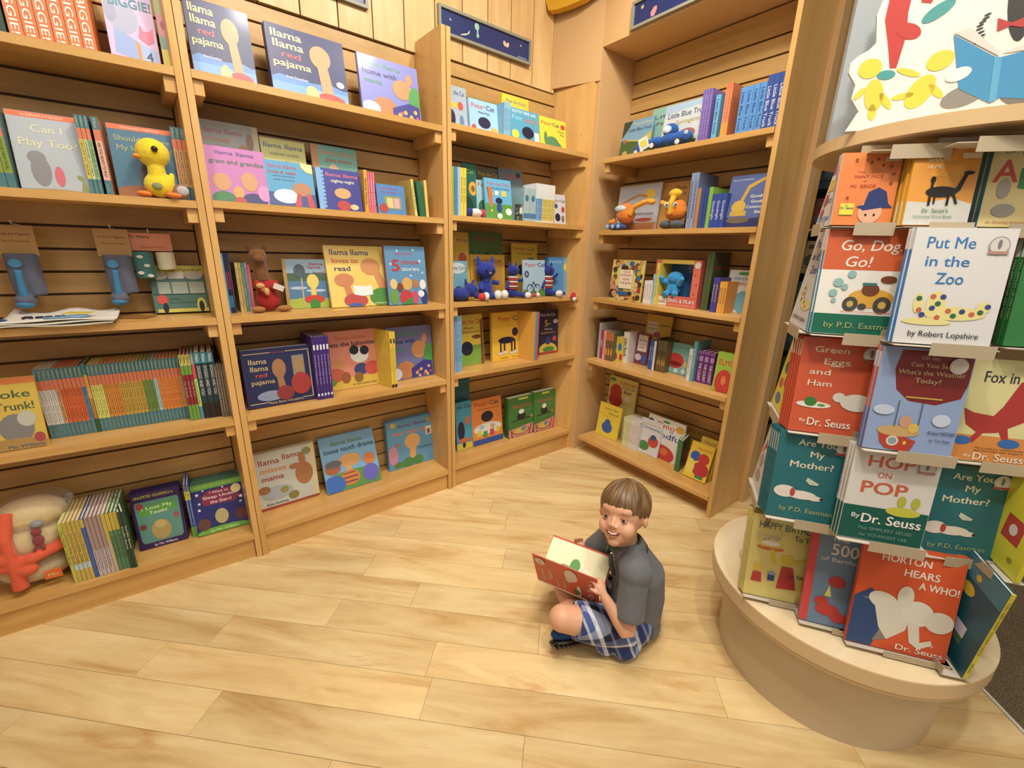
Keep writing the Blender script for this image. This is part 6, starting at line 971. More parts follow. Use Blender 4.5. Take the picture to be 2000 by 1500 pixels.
q = MB(); q.box((-.06,0,1.265),(.06,.0015,1.325), '#d88c6c'); letter(q, 'Mo Willems', (-.055,-.0004,1.308), (1,0,0), (0,0,1), .055, .010, '#3c2c28', .03); letter(q, 'Character Socks', (-.03,-.0004,1.275), (1,0,0), (0,0,1), .07, .007, '#b8402c', .01); q.obj('header_card', MATTE, r)
soft('sock', r, [('t', [(-.03,0,1.262),(-.028,0,1.17)], [.030,.030])], '#3f6f6a', .004, CLOTH)
for px, pz in ((-.035,1.245),(-.02,1.215),(-.04,1.19),(-.015,1.18)): soft('sock_spot', r, [('b', (px,-.030,pz), (.010,.002,.007))], '#cfcabc', .002, CLOTH)
soft('sock', r, [('t', [(.035,0,1.262),(.036,0,1.2)], [.028,.028])], '#d0c8ac', .004, CLOTH)
pg = peg(1, 0, 0).obj('peg_hook', METAL, r); pg.location = (0, .075, 1.328)
# folded tote bags, card and blue pouch
for k in range(3):
    q = MB(); nx, ny = 14, 8; V = []; 
    for j in range(ny+1):
        for i in range(nx+1):
            u, v = i/nx, j/ny; V.append((.36 + .26*u + .02*(1-v)*(u-.5) + .006*k, -.02 + .20*v + .004*math.sin(u*9+k) + .003*k, .006 + k*.0075 + .0022*math.sin(u*7+v*4+k*2) + (.020*max(0, v-.6)*(1+math.sin(u*11+k))) ))
    Fc = [(j*(nx+1)+i, j*(nx+1)+i+1, (j+1)*(nx+1)+i+1, (j+1)*(nx+1)+i) for j in range(ny) for i in range(nx)]
    q.add(V, Fc, ['#c8c0b0', '#d4ccbc', '#ddd6ca'][k]); 
    if k == 2:
        letter(q, 'Read', (.42, .02, .0275), (1,0,0), (0,1,0), .09, .035, '#2c2a3c', .03)
        for cx, cy, rx, ry, c in ((.54,.02,.035,.02,'#7ca8c8'), (.50,.0,.03,.012,'#6c98bc')): q.poly([(cx+rx*math.cos(t*PI/8), cy+ry*math.sin(t*PI/8), .0278) for t in range(16)], c)
    o = q.obj('tote_bag', CLOTH, smooth=True); o.location = bw(1, 0, 0, SZ[1][2]+.001); o.rotation_euler = (0, 0, BAY[1][1]); s = o.modifiers.new('s', 'SOLIDIFY'); s.thickness = .004; s.offset = -1
    tag(o, ['lowest folded cream tote bag of the pile on the third shelf', 'middle folded cream tote bag of the pile on the third shelf', 'top folded cream tote bag lettered in dark print, third shelf'][k], 'bag', 'folded tote bags')
q = MB(); q.box((-.035,-.022,0),(.035,.022,.0012), '#d6c040'); letter(q, 'NEW! Story tote $12.95', (-.03,.005,.0014), (1,0,0), (0,1,0), .058, .007, '#6c5c20', 0)
o = q.obj('price_card', MATTE); o.location = bw(1, .545, .045, SZ[1][2]+.0335); o.rotation_euler = (0, 0, BAY[1][1]-.35); tag(o, 'yellow card lying on the top tote bag', 'card')
q = MB(); q.box((-.05,-.03,0),(.05,.03,.004), '#8c5f2c'); o = q.obj('kraft_envelope', MATTE, bevel=.001); o.location = bw(1, .675, .12, SZ[1][2]+.001); o.rotation_euler = (0, 0, BAY[1][1]-.5); tag(o, 'small kraft envelope behind the tote bags', 'envelope')
o = soft('fabric_pouch', None, [('b', (0,0,.014), (.06,.05,.013))], '#23346c', .004, CLOTH); o.location = bw(1, .335, .03, SZ[1][2]+.001); tag(o, 'dark blue fabric pouch at the left frame edge', 'pouch')
# blanket bundle in clear plastic
r = toyroot('blanket_bundle', 'rolled cream blanket with coral ribbon in clear plastic, bottom left shelf', 'blanket', 1, .255, .13, 5)
bl = '#d8bf86'
soft('blanket', r, [('b', (0,0,.06), (.105,.085,.056)), ('b', (.0,.0,.17), (.108,.09,.075)), ('b', (.02,.0,.255), (.095,.08,.06)), ('b', (-.06,.0,.15), (.08,.08,.12))], bl, .007, CLOTH, 3)
soft('ribbon', r, [('t', [(-.12,-.04,.115),(-.06,-.090,.12),(.02,-.098,.135),(.09,-.07,.15),(.115,-.02,.15)], [.02]*5), ('t', [(-.03,-.093,.03),(-.025,-.10,.12),(-.03,-.092,.22),(-.02,-.06,.30)], [.022,.018,.02,.02]), ('b', (-.055,-.10,.155), (.04,.018,.025)), ('b', (.0,-.105,.10), (.03,.016,.022))], '#df5f3e', .005, CLOTH, 2)
soft('plush_charm', r, [('b', (.045,-.092,.225), (.014,.014,.014)), ('b', (.045,-.095,.195), (.016,.014,.020)), ('t', [(.04,-.098,.18),(.028,-.103,.16)], [.006,.005]), ('t', [(.052,-.098,.18),(.055,-.103,.16)], [.006,.005])], '#8c3f40', .003)
soft('plush_cap', r, [('b', (.05,-.085,.25), (.018,.012,.014))], '#8f9296', .003)
q = MB(); q.box((.03,-.094,.035),(.075,-.091,.07), '#dc6c2c'); letter(q, 'Mo', (.04,-.0945,.045), (1,0,0), (0,0,1), .025, .013, '#e8c890', .03); q.obj('tag', MATTE, r)
CLR = bpy.data.materials.new('clear_film'); CLR.use_nodes = True; nt = CLR.node_tree; b_ = nt.nodes['Principled BSDF']; b_.inputs['Base Color'].default_value = (1,1,1,1); b_.inputs['Roughness'].default_value = .06; b_.inputs['Alpha'].default_value = .10
nz = N(nt, 'ShaderNodeTexNoise', Scale=22.0, Detail=3.0, Distortion=1.5); bm_ = N(nt, 'ShaderNodeBump', Strength=.9); bm_.inputs['Distance'].default_value = .012; nt.links.new(nz.outputs[0], bm_.inputs['Height']); nt.links.new(bm_.outputs[0], b_.inputs['Normal'])
o = soft('plastic_film', r, [('b', (0,0,.072), (.118,.105,.070)), ('b', (.0,.0,.18), (.122,.112,.09)), ('b', (.04,.0,.285), (.10,.085,.05)), ('t', [(.1,-.05,.28),(.145,-.04,.32)], [.03,.008])], '#ffffff', .008, MATTE, 3); o.data.materials.clear(); o.data.materials.append(CLR)
# brown plush animal in red sleepwear
r = toyroot('plush_animal', 'brown long-necked plush animal in red clothes on the third shelf', 'soft toy', 2, .150, .10, 3)
soft('head', r, [('t', [(-.01,0,.12),(-.016,0,.17),(-.018,-.006,.205)], [.028,.026,.028]), ('b', (-.018,-.010,.215), (.030,.028,.028)), ('b', (-.020,-.034,.205), (.018,.014,.015)), ('b', (-.014,0,.165), (.028,.024,.035)), ('t', [(-.036,0,.225),(-.050,0,.256)], [.010,.010]), ('t', [(-.002,0,.225),(.014,0,.254)], [.010,.010])], '#70461f', .0035)
soft('clothes', r, [('b', (0,0,.045), (.045,.04,.044)), ('b', (-.006,0,.1), (.036,.03,.038)), ('t', [(-.035,-.01,.115),(-.03,-.04,.09)], [.014,.012]), ('t', [(.028,-.01,.115),(.02,-.042,.09)], [.014,.012])], '#a0201c', .0035, CLOTH)
soft('foot', r, [('b', (.05,-.035,.013), (.03,.018,.012))], '#9c6834', .003); soft('foot', r, [('b', (-.045,-.035,.013), (.026,.018,.012))], '#9c6834', .003)
soft('paw', r, [('b', (-.02,-.045,.09), (.012,.01,.011))], '#b07c44', .003); soft('small_toy', r, [('b', (-.03,-.05,.105), (.016,.010,.011)), ('b', (-.01,-.05,.082), (.010,.009,.016))], '#c89c5c', .003)
q = MB(); q.box((.0,-.001,0),(.04,.001,.022), '#cfc8bc'); o = q.obj('hang_tag', MATTE, r); o.location = (.012,-.052,.095); o.rotation_euler = (0,.4,.2)
# blue plush cats
def cat(x, y, s, lab, kind, rz=0):
    r = toyroot('plush_cat', lab, 'soft toy', 3, x, y, 3, 'blue plush cats on the corner case third shelf', rz)
    BL = '#1d2c7e' if kind != 'big' else '#20318a'
    if kind == 'lying':
        soft('body', r, [('b', (-.02,0,.035), (.06,.045,.034)), ('b', (.04,-.01,.055), (.042,.038,.036)), ('t', [(.02,0,.08),(.012,0,.115)], [.012,.004]), ('t', [(.055,0,.08),(.066,0,.11)], [.012,.004]), ('t', [(.05,-.03,.03),(.09,-.05,.02)], [.016,.014])], BL)
        soft('shoe', r, [('b', (.085,-.052,.022), (.026,.02,.02))], '#c42f2c', .003); soft('shoe_toe', r, [('b', (.108,-.056,.024), (.016,.022,.022))], '#e4e0da', .003); eyes(r, [(.05,-.047,.06), (.068,-.044,.055)], .0045); return
    if kind == 'big':
        soft('body', r, [('b', (0,0,.05), (.042,.038,.048)), ('b', (0,-.006,.10), (.028,.024,.03)), ('b', (-.004,-.008,.155), (.062,.042,.044)), ('t', [(-.045,0,.185),(-.054,0,.225)], [.018,.006]), ('t', [(.035,0,.185),(.044,0,.225)], [.018,.006]), ('t', [(-.04,-.005,.09),(-.055,-.03,.05)], [.013,.013]), ('t', [(.04,-.005,.09),(.07,-.03,.085)], [.013,.013]), ('t', [(-.02,-.02,.02),(.02,-.07,.018)], [.016,.014]), ('t', [(.02,-.02,.02),(.06,-.06,.018)], [.016,.014])], BL)
        for px in (.03, .075): soft('shoe', r, [('b', (px,-.075,.026), (.022,.024,.026))], '#dcd8d0', .003)
        eyes(r, [(-.028,-.048,.155), (.018,-.048,.155)], .007); soft('nose', r, [('b', (-.005,-.051,.14), (.006,.004,.005))], '#c8a0a0', .0015); return
    u = -1 if kind == 'left' else 1
    soft('body', r, [('b', (0,0,.03), (.034,.03,.03)), ('b', (0,-.006,.15), (.036,.032,.03)), ('t', [(-.02,0,.17),(-.03,0,.20)], [.012,.004]), ('t', [(.018,0,.17),(.024,0,.20)], [.012,.004]), ('t', [(.03,-.004,.095),(.062,-.02,.135 if u > 0 else .10)], [.010,.009]), ('t', [(-.03,-.004,.09),(-.06,-.02,.05)], [.010,.009]), ('t', [(0,-.02,.02),(.03,-.075,.016)], [.014,.011]) , ('t', [(.02,-.02,.02),(.10,-.05,.016)], [.014,.011])], BL)
    o = None
    for k in range(6):
        z = .052 + k*.0125; c = '#d8d0c8' if k % 2 else '#b03030'; rx = .036 - .0012*abs(k-2)
        soft('shirt_stripe', r, [('b', (0,-.001,z), (rx, rx*.88, .008))], c, .0028, CLOTH)
    if u > 0: soft('shoe', r, [('b', (.125,-.100,.004), (.018,.018,.024))], '#c03030', .003); soft('shoe', r, [('b', (.022,-.082,.020), (.026,.02,.02))], '#e0dcd4', .003); soft('shoe_toe', r, [('b', (.125,-.112,-.014), (.016,.012,.014))], '#e4e0da', .003)
    else: soft('shoe', r, [('b', (.052,-.08,.018), (.02,.02,.019))], '#e0dcd4', .003); soft('striped_leg', r, [('t', [(.08,-.05,.014),(.13,-.06,.014)], [.011,.011])], '#b04844', .003); soft('shoe', r, [('b', (.142,-.062,.015), (.014,.016,.015))], '#dcd6cc', .003)
    eyes(r, [(-.014,-.036,.153), (.012,-.036,.153)], .0045)
cat(.095, .06, 0, 'blue plush cat lying down with a red shoe, leftmost of the plush cats', 'lying')
cat(.265, .10, 0, 'largest blue plush cat, sitting upright with white shoes', 'big')
cat(.445, .09, 0, 'small blue plush cat in a striped shirt next to the largest one', 'left')
cat(.715, .085, 0, 'blue plush cat in a striped shirt with one shoe over the shelf edge, right', 'right')
r = toyroot('plush_cat', 'white, blue and red plush foot of a toy lying on the corner case second shelf', 'soft toy', 3, .165, .05, 2)
soft('shoe', r, [('b', (0,0,.022), (.036,.026,.021))], '#dfdbd4', .003); soft('leg', r, [('t', [(-.05,.01,.02),(-.02,.0,.026)], [.02,.018])], '#22317c', .003); soft('stripe', r, [('b', (.042,0,.022), (.012,.022,.021))], '#c43438', .003)
# plush pick-up truck
r = toyroot('plush_truck', 'blue plush pickup truck with a white tag on the alcove top shelf', 'soft toy', 4, .375, .055, 1, rz=8)
soft('body', r, [('b', (-.07,0,.04), (.052,.034,.026)), ('b', (.06,0,.045), (.06,.036,.03)), ('b', (.10,-.028,.045), (.024,.012,.024)), ('b', (-.105,-.028,.035), (.022,.012,.02)), ('b', (0,0,.045), (.05,.034,.03))], '#2159a8')
soft('cab', r, [('b', (-.0,0,.085), (.04,.028,.032))], '#24539c', .0035); soft('cab_window', r, [('b', (-.008,-.024,.086), (.024,.008,.018))], '#dfe4e8', .0025)
for px in (-.075, .06): soft('wheel', r, [('b', (px,-.032,.020), (.022,.010,.020))], '#1e1e24', .0025); soft('hub', r, [('b', (px,-.042,.020), (.013,.004,.013))], '#d4d8dc', .002)
soft('headlight', r, [('b', (.10,-.040,.055), (.011,.006,.011))], '#b8c8d8', .002); soft('bumper', r, [('t', [(.118,-.03,.028),(.125,.03,.028)], [.009,.009])], '#1e1e24', .003)
q = MB(); q.box((0,0,0),(.05,.001,.055), '#dcd8d0'); q.box((.008,-.001,.012),(.042,0,.042), '#d8c84c'); o = q.obj('hang_tag', MATTE, r); o.location = (-.13,-.05,.0); o.rotation_euler = (0,-.35,.1)
# plush diggers
for i, (x, lab) in enumerate(((.135, 'orange plush digger with raised yellow arm, left of the pair'), (.455, 'orange plush digger with yellow bucket on top, right of the pair'))):
    r = toyroot('plush_digger', lab, 'soft toy', 4, x, .065, 2, 'orange plush diggers', rz=0)
    soft('body', r, [('b', (0,0,.085), (.06,.045,.045)), ('b', (0,0,.105), (.052,.042,.042))], '#e07f24')
    soft('window', r, [('b', (-.012,-.036,.115), (.040,.014,.018))], '#c8d4dc', .003)
    if i == 0:
        soft('arm', r, [('t', [(.045,-.02,.08),(.07,-.02,.12),(.13,-.02,.14),(.17,-.02,.145)], [.015,.014,.014,.012]), ('b', (.18,-.02,.14), (.022,.02,.016))], '#e8a42c')
        soft('blade', r, [('t', [(-.06,-.01,.05),(-.10,-.02,.045)], [.02,.012])], '#e89428', .0035)
        soft('track', r, [('b', (-.045,-.01,.021), (.062,.042,.020))], '#35508c', .0035); 
        for px in (-.085,-.045,-.005): soft('track_wheel', r, [('b', (px,-.052,.021), (.012,.004,.012))], '#9cb4dc', .002)
    else:
        soft('arm', r, [('t', [(.0,-.045,.07),(.002,-.055,.12),(.0,-.03,.155)], [.013,.013,.016]), ('b', (.0,-.02,.168), (.034,.03,.024))], '#e8b82c')
        soft('arm_side', r, [('t', [(-.05,-.01,.12),(-.085,-.015,.135)], [.014,.012])], '#e8a42c', .0035)
        for px in (-.035, .03): soft('track', r, [('b', (px,-.02,.023), (.028,.045,.022))], '#54585e', .0035)
        eyes(r, [(-.024,-.05,.115), (.026,-.05,.115)], .005)
# red window box with a blue plush inside
b, s, x, y, w, h, tl_ = PL['cookie']
r = toyroot('toy_box', 'red and yellow open-front box with a light blue plush inside, alcove third shelf', 'toy box', 4, x, .075, 3)
q = MB(); q.box((0,.0,0),(w,.09,.004),'#c8584c'); q.box((0,.0,h-.004),(w,.09,h),'#c8584c'); q.box((0,0,.004),(.004,.09,h-.004),'#c8584c'); q.box((w-.004,0,.004),(w,.09,h-.004),'#c8584c'); q.box((.004,.086,.004),(w-.004,.09,h-.004),'#2f6ca4'); q.obj('carton', PRINT, r)
q = MB(); q.box((.0,-.002,.0),(w,0,.055),'#d0604c'); q.box((0,-.002,.055),(.035,0,h),'#d86c50'); q.box((w-.04,-.002,.055),(w,0,h),'#d86c50'); q.box((.035,-.002,h-.02),(w-.04,0,h),'#d8b84c')
art_to(q, [('R',0,0,.34,.2,'#e4dcd0'), ('T','50 YEARS',.02,.32,.05,.07,'#3c2c28',.04), ('T','SING & PLAY',.36,.97,.09,.08,'#d8e4f0',.05), ('T','soft toy and book set',.38,.97,.03,.03,'#f0d8c0',0), ('E',.93,.9,.06,.07,'#dcd8d4'), ('D',[(.05,.3),(.08,.45),(.05,.6),(.09,.75),(.05,.9),(.92,.3),(.95,.5),(.91,.7)],.02,'#b8442c')], Vector((0,-.002,0)), Vector((1,0,0)), Vector((0,0,1)), Vector((0,-1,0)), w, h)
letter(q, 'Cookie', (.135,.0855,.205), (1,0,0), (0,0,1), .05, .011, '#f0ece4', .03); letter(q, 'Monster', (.14,.0855,.190), (1,0,0), (0,0,1), .05, .010, '#f0ece4', .03); letter(q, 'and You', (.145,.0855,.176), (1,0,0), (0,0,1), .04, .009, '#f0ece4', .03)
q.obj('carton_front', PRINT, r)
soft('plush_body', r, [('b', (.10,.035,.09), (.042,.03,.04)), ('b', (.105,.03,.145), (.045,.034,.034)), ('t', [(.07,.02,.12),(.045,-.005,.13),(.05,-.015,.15)], [.015,.014,.014]), ('t', [(.14,.02,.11),(.165,.0,.15)], [.015,.013]), ('t', [(.08,.02,.07),(.08,-.015,.055)], [.016,.018]), ('t', [(.12,.02,.07),(.135,-.005,.055)], [.016,.018])], '#2f8ec8')

# ================================================================ THE SEATED BOY
BA = math.radians(145); bf = Vector((math.cos(BA), math.sin(BA), 0)); bl_ = Vector((-math.sin(BA), math.cos(BA), 0)); BO = Vector((.90, -1.19, 0))
def bj(f, l, z): return BO*0 + bf*f + bl_*l + Vector((0, 0, z))
boy = empty('person', BO); tag(boy, 'young boy in grey polo and plaid shorts sitting cross-legged on the floor, smiling', 'person')
def fused(name, m, prims, voxel, smooth=3, parent=boy, col='#ffffff', fac=.5):
    q = MB()
    for p in prims:
        if p[0] == 'b': q.ball(p[1], p[2], col, 20, 14, p[3] if len(p) > 3 else None)
        else: q.tube(p[1], p[2], col, 16)
    if voxel:
        o = q.obj(name, m, parent); r = o.modifiers.new('r', 'REMESH'); r.mode = 'VOXEL'; r.voxel_size = voxel; r.use_smooth_shade = True
        s = o.modifiers.new('s', 'SMOOTH'); s.factor = fac; s.iterations = smooth; apply_mods(o); me = o.data
        if not me.materials: me.materials.append(m)
        ca = me.color_attributes.get('paint') or me.color_attributes.new('paint', 'FLOAT_COLOR', 'POINT'); ca.data.foreach_set('color', list(lin(col))*len(ca.data))
        me.polygons.foreach_set('use_smooth', [True]*len(me.polygons)); return o
    return q.obj(name, m, parent, smooth=True)
SK = '#dba583'
# head frame: face turned towards the camera side
HC = bj(.030, .012, .492)
fa, fp, fr_ = math.radians(193), math.radians(15), math.radians(6)
Xh = Vector((math.cos(fa)*math.cos(fp), math.sin(fa)*math.cos(fp), math.sin(fp)))
Yh0 = Vector((-math.sin(fa), math.cos(fa), 0)); Zh0 = Xh.cross(Yh0)
Yh = Yh0*math.cos(fr_) + Zh0*math.sin(fr_); Zh = Xh.cross(Yh)
HR = Matrix((Xh, Yh, Zh)).transposed()
def hp(x, y, z): return HC + HR @ Vector((x, y, z))
def hb(c, r, rot=None): return ('b', hp(*c), r, HR @ rot if rot is not None else HR)
def ht(pts, r): return ('t', [hp(*p) for p in pts], r)
head = [hb((-.012, 0, .018), (.088, .0745, .082)), hb((.020, 0, -.030), (.060, .056, .064)), hb((.040, 0, -.052), (.036, .040, .038)), hb((.056, 0, -.078), (.019, .021, .017)),
        hb((.046, .034, -.036), (.027, .025, .028)), hb((.046, -.034, -.036), (.027, .025, .028)), hb((.052, 0, .024), (.026, .052, .028)),
        ht([(.070, 0, .004), (.080, 0, -.012), (.088, 0, -.024)], [.0056, .0058, .0068]), hb((.080, .010, -.026), (.0062, .0055, .005)), hb((.080, -.010, -.026), (.0062, .0055, .005)),
        hb((.066, 0, -.050), (.012, .024, .013)), hb((-.004, .074, -.010), (.014, .007, .020), Matrix.Rotation(.3, 3, 'Z')), hb((-.004, -.074, -.010), (.014, .007, .020), Matrix.Rotation(-.3, 3, 'Z'))]
sL, eL, wL = bj(.005, .105, .335), bj(.030, .160, .150), bj(.100, .112, .255)
sR, eR, wR = bj(.010, -.105, .335), bj(.085, -.160, .190), bj(.120, -.120, .235)
hipL, kL, aL = bj(-.005, .065, .075), bj(.225, .090, .150), bj(.120, -.085, .050)
hipR, kR, aR = bj(-.005, -.065, .075), bj(.190, -.155, .120), bj(.150, .040, .050)
def mid(a, b, t): return a + (b-a)*t
# hands: palm and five separate fingers each
def hand(w, d, n, s, curl=.6, sc=1.0):
    """w wrist, d pointing direction, n palm normal, s +1/-1 thumb side"""
    d = d.normalized(); n = (n - d*n.dot(d)).normalized(); u = n.cross(d)*s
    P = [('t', [w, w+d*.018*sc, w+d*.040*sc], [.0135*sc, .0155*sc, .0150*sc]), ('b', w+d*.030*sc + u*.008*sc, (.013*sc,.013*sc,.013*sc)), ('b', w+d*.030*sc - u*.008*sc, (.013*sc,.013*sc,.013*sc))]
    for i, (off, L) in enumerate(((.0135, .034), (.0045, .038), (-.0045, .035), (-.013, .028))):
        b = w + d*.042*sc + u*off*sc; q = [b]; ang = .25
        dd = d
        for k in range(3):
            ang += curl*.62; dd = d*math.cos(ang) + n*math.sin(ang); q.append(q[-1] + dd*L*sc/3)
        P.append(('t', q, [.0052*sc, .0049*sc, .0045*sc, .0036*sc]))
    b = w + d*.014*sc + u*.012*sc; P.append(('t', [b, b + (u*.8 + d*.5)*.015*sc, b + (u*.9 + d*1.1 + n*.4)*.022*sc], [.0068*sc, .0058*sc, .0045*sc])); return P
body = head + [
 ('t', [bj(-.012, .0, .30), bj(.0, .0, .37), bj(.010, .004, .42)], [.040, .034, .034]),
 ('t', [bj(-.035, 0, .075), bj(-.052, 0, .16), bj(-.045, 0, .25), bj(-.018, 0, .315)], [.080, .076, .078, .055]), ('t', [sL, bj(-.015, 0, .325), sR], [.034, .05, .034]),
 ('t', [sL, mid(sL, eL, .5), eL], [.031, .027, .0235]), ('t', [eL, mid(eL, wL, .35), wL], [.0235, .0235, .0150]),
 ('t', [sR, mid(sR, eR, .5), eR], [.031, .027, .0235]), ('t', [eR, mid(eR, wR, .35), wR], [.0235, .0235, .0150]),
 ('t', [hipL, mid(hipL, kL, .5), kL], [.060, .054, .043]), ('b', kL, (.044, .044, .043)), ('t', [kL, mid(kL, aL, .4), aL], [.040, .038, .022]),
 ('t', [hipR, mid(hipR, kR, .5), kR], [.060, .054, .043]), ('b', kR, (.044, .044, .043)), ('t', [kR, mid(kR, aR, .4), aR], [.040, .038, .022])]
body += hand(wL, (bj(.125, .070, .305) - wL), Vector(bf*.3 - bl_*.6 + Vector((0,0,-.5))), -1, .75, .98)
body += hand(wR, (bj(.130, -.150, .285) - wR), Vector(bl_*.8 + Vector((0,0,-.4))), 1, .6, .95)
fused('body', SKIN, body, .0034, 4, col=SK)
# face details
def hm(name, fn, m, col):
    q = MB(); fn(q, col); return q.obj(name, m, boy, smooth=True)
for sgn in (1, -1):
    e = hp(.0640, .0285*sgn, -.002)
    q = MB(); q.ball(e, (.0102, .0105, .0056), '#e2d8cc', 18, 12, HR); eye = q.obj('eye', PLAST, boy, smooth=True)
    q = MB(); c = hp(.0725, .0290*sgn + .0008, -.003); q.ball(c, (.0022, .0052, .0048), '#3a281c', 16, 8, HR); q.ball(hp(.0745, .0290*sgn+.0008, -.003), (.0009, .0030, .0030), '#0c0908', 12, 6, HR); q.obj('iris', PLAST, boy, smooth=True)
    q = MB(); q.tube([hp(.0655, (.0285-.0135)*sgn, -.0005), hp(.0735, (.0285-.006)*sgn, .0036), hp(.0740, (.0285+.003)*sgn, .0040), hp(.0655, (.0285+.0130)*sgn, .0015)], [.0010, .0022, .0022, .0010], '#a87052', 8); q.obj('eyelid', SKIN, boy, smooth=True)
    q = MB(); q.tube([hp(.0665, .0285*sgn-.013, -.0065), hp(.0722, .0285*sgn, -.0088), hp(.0665, .0285*sgn+.012, -.0065)], [.0012, .0022, .0012], '#c48e70', 8); q.obj('lower_lid', SKIN, boy, smooth=True)
    q = MB(); q.tube([hp(.0745, .014*sgn, .0165), hp(.0755, .027*sgn, .0205), hp(.0655, .044*sgn, .0165)], [.0007, .0013, .0006], '#a07a58', 8); q.obj('eyebrow', MATTE, boy, smooth=True)
pts = [(.0665, -.029, -.0405), (.0768, -.015, -.0490), (.0793, 0, -.0520), (.0768, .015, -.0490), (.0665, .029, -.0405)]
q = MB(); q.tube([hp(*p) for p in pts], [.0010, .0030, .0038, .0030, .0010], '#5c1f1a', 10); q.obj('mouth', SKIN, boy, smooth=True)
q = MB(); q.tube([hp(x+.0016, y*.8, z+.0022) for x, y, z in pts], [.0006, .0022, .0026, .0022, .0006], '#ece4d6', 8); q.obj('teeth', PLAST, boy, smooth=True)
q = MB(); q.tube([hp(x+.0006, y, z+.0062) for x, y, z in pts], [.0009, .0019, .0018, .0019, .0009], '#b86a5a', 8); q.obj('upper_lip', SKIN, boy, smooth=True)
q = MB(); q.tube([hp(x+.0006, y*.85, z-.0054) for x, y, z in pts], [.0009, .0025, .0031, .0025, .0009], '#bf7262', 8); q.obj('lower_lip', SKIN, boy, smooth=True)
# hair: thick cap with a fringe, streaked by a stretched noise
HAIR, nt, b_ = mat('light_brown_hair', .45, .0); tc = N(nt, 'ShaderNodeTexCoord'); mp = N(nt, 'ShaderNodeMapping'); L = nt.links.new
at = N(nt, 'ShaderNodeAttribute', attribute_name='strand'); mp.inputs['Scale'].default_value = (46, 2.2, 1); L(at.outputs['Vector'], mp.inputs[0])
n1 = N(nt, 'ShaderNodeTexNoise', Scale=1.0, Detail=4.0); L(mp.outputs[0], n1.inputs['Vector']); r1 = ramp(nt, [(.3, '#4a3520'), (.5, '#6b5032'), (.7, '#937349')]); L(n1.outputs[0], r1.inputs[0]); L(r1.outputs[0], b_.inputs['Base Color'])
bp = N(nt, 'ShaderNodeBump', Strength=.8); bp.inputs['Distance'].default_value = .003; L(n1.outputs[0], bp.inputs['Height']); L(bp.outputs[0], b_.inputs['Normal'])
q = MB(); nu, nv = 160, 30; V = []; S = []
crown = Vector((-.030, 0, .0)) 
def hair_pt(a, t, lift=0):
    # a around, t from crown (0) to tip (1); tips end lower at the back and sides, at the brow in front
    front = max(0, math.cos(a)); back = max(0, -math.cos(a)); side = abs(math.sin(a))
    polar_end = 1.47 + .26*side**2 + .55*back + .03*math.sin(a*19) + .025*math.sin(a*37+1) + .018*math.sin(a*61)
    p = t*polar_end; th_ = 1 - .06*max(0, t-.6)/.4; rx, ry, rz = (.0975+lift)*th_, (.0835+lift)*th_, .0900+lift
    v = Vector((rx*math.sin(p)*math.cos(a), ry*math.sin(p)*math.sin(a), rz*math.cos(p)))
    if t > .8 and front > .2: v.x -= (t-.8)*.02*front
    if p > PI*.5: k = (p-PI*.5); v.x *= 1-.10*k; v.y *= 1-.05*k; 
    v.z += .0012*math.sin(a*17+t*6) + .0018*math.sin(a*7+2*t)
    return v + Vector((-.012, 0, .020))
for j in range(nv+1):
    for i in range(nu):
        a = 2*PI*i/nu; V.append(hp(*hair_pt(a, j/nv))); S.append((a/(2*PI), j/nv, 0))
for j in range(nv+1):
    for i in range(nu):
        a = 2*PI*i/nu; V.append(hp(*hair_pt(a, j/nv, -.0085 + .006*max(0, j/nv-.7)/.3))); S.append((a/(2*PI), j/nv, 0))
o2 = (nv+1)*nu; Fc = []
for j in range(nv):
    for i in range(nu):
        i2 = (i+1) % nu; Fc.append((j*nu+i, (j+1)*nu+i, (j+1)*nu+i2, j*nu+i2)); Fc.append((o2+j*nu+i, o2+j*nu+i2, o2+(j+1)*nu+i2, o2+(j+1)*nu+i))
for i in range(nu): i2 = (i+1) % nu; Fc.append((nv*nu+i, o2+nv*nu+i, o2+nv*nu+i2, nv*nu+i2))
q.add(V, Fc, '#6b5032'); hair = q.obj('hair', HAIR, boy, smooth=True)
at_ = hair.data.attributes.new('strand', 'FLOAT_VECTOR', 'POINT'); at_.data.foreach_set('vector', [c for s in S for c in s])
# shirt
SHIRT = paint_mat('grey_jersey', .92, bump=.6, bscale=420, sheen=.1, var=.16)
seL, seR = mid(sL, eL, .74), mid(sR, eR, .74)
fused('polo_shirt', SHIRT, [('t', [bj(-.045, .0, .035), bj(-.055, 0, .10), bj(-.060, 0, .17), bj(-.052, 0, .25), bj(-.022, 0, .318), bj(-.008, .002, .350)], [.096, .094, .090, .088, .064, .040]),
 ('b', bj(-.055, 0, .045), (.098, .098, .03)), ('b', sL, (.051,.051,.051)), ('b', sR, (.051,.051,.051)), ('t', [sL+Vector((0,0,.002)), bj(-.018, 0, .330), sR+Vector((0,0,.002))], [.047, .058, .047]), ('b', bj(-.01, .05, .17), (.04, .05, .09)),
 ('t', [sL, mid(sL, seL, .5), seL], [.046, .045, .047]), ('t', [sR, mid(sR, seR, .5), seR], [.046, .045, .047]),
 ('t', [bj(-.11,.03,.06), bj(-.13,.0,.14), bj(-.115,-.02,.22)], [.03,.03,.03])], .0045, 4, col='#66686b')
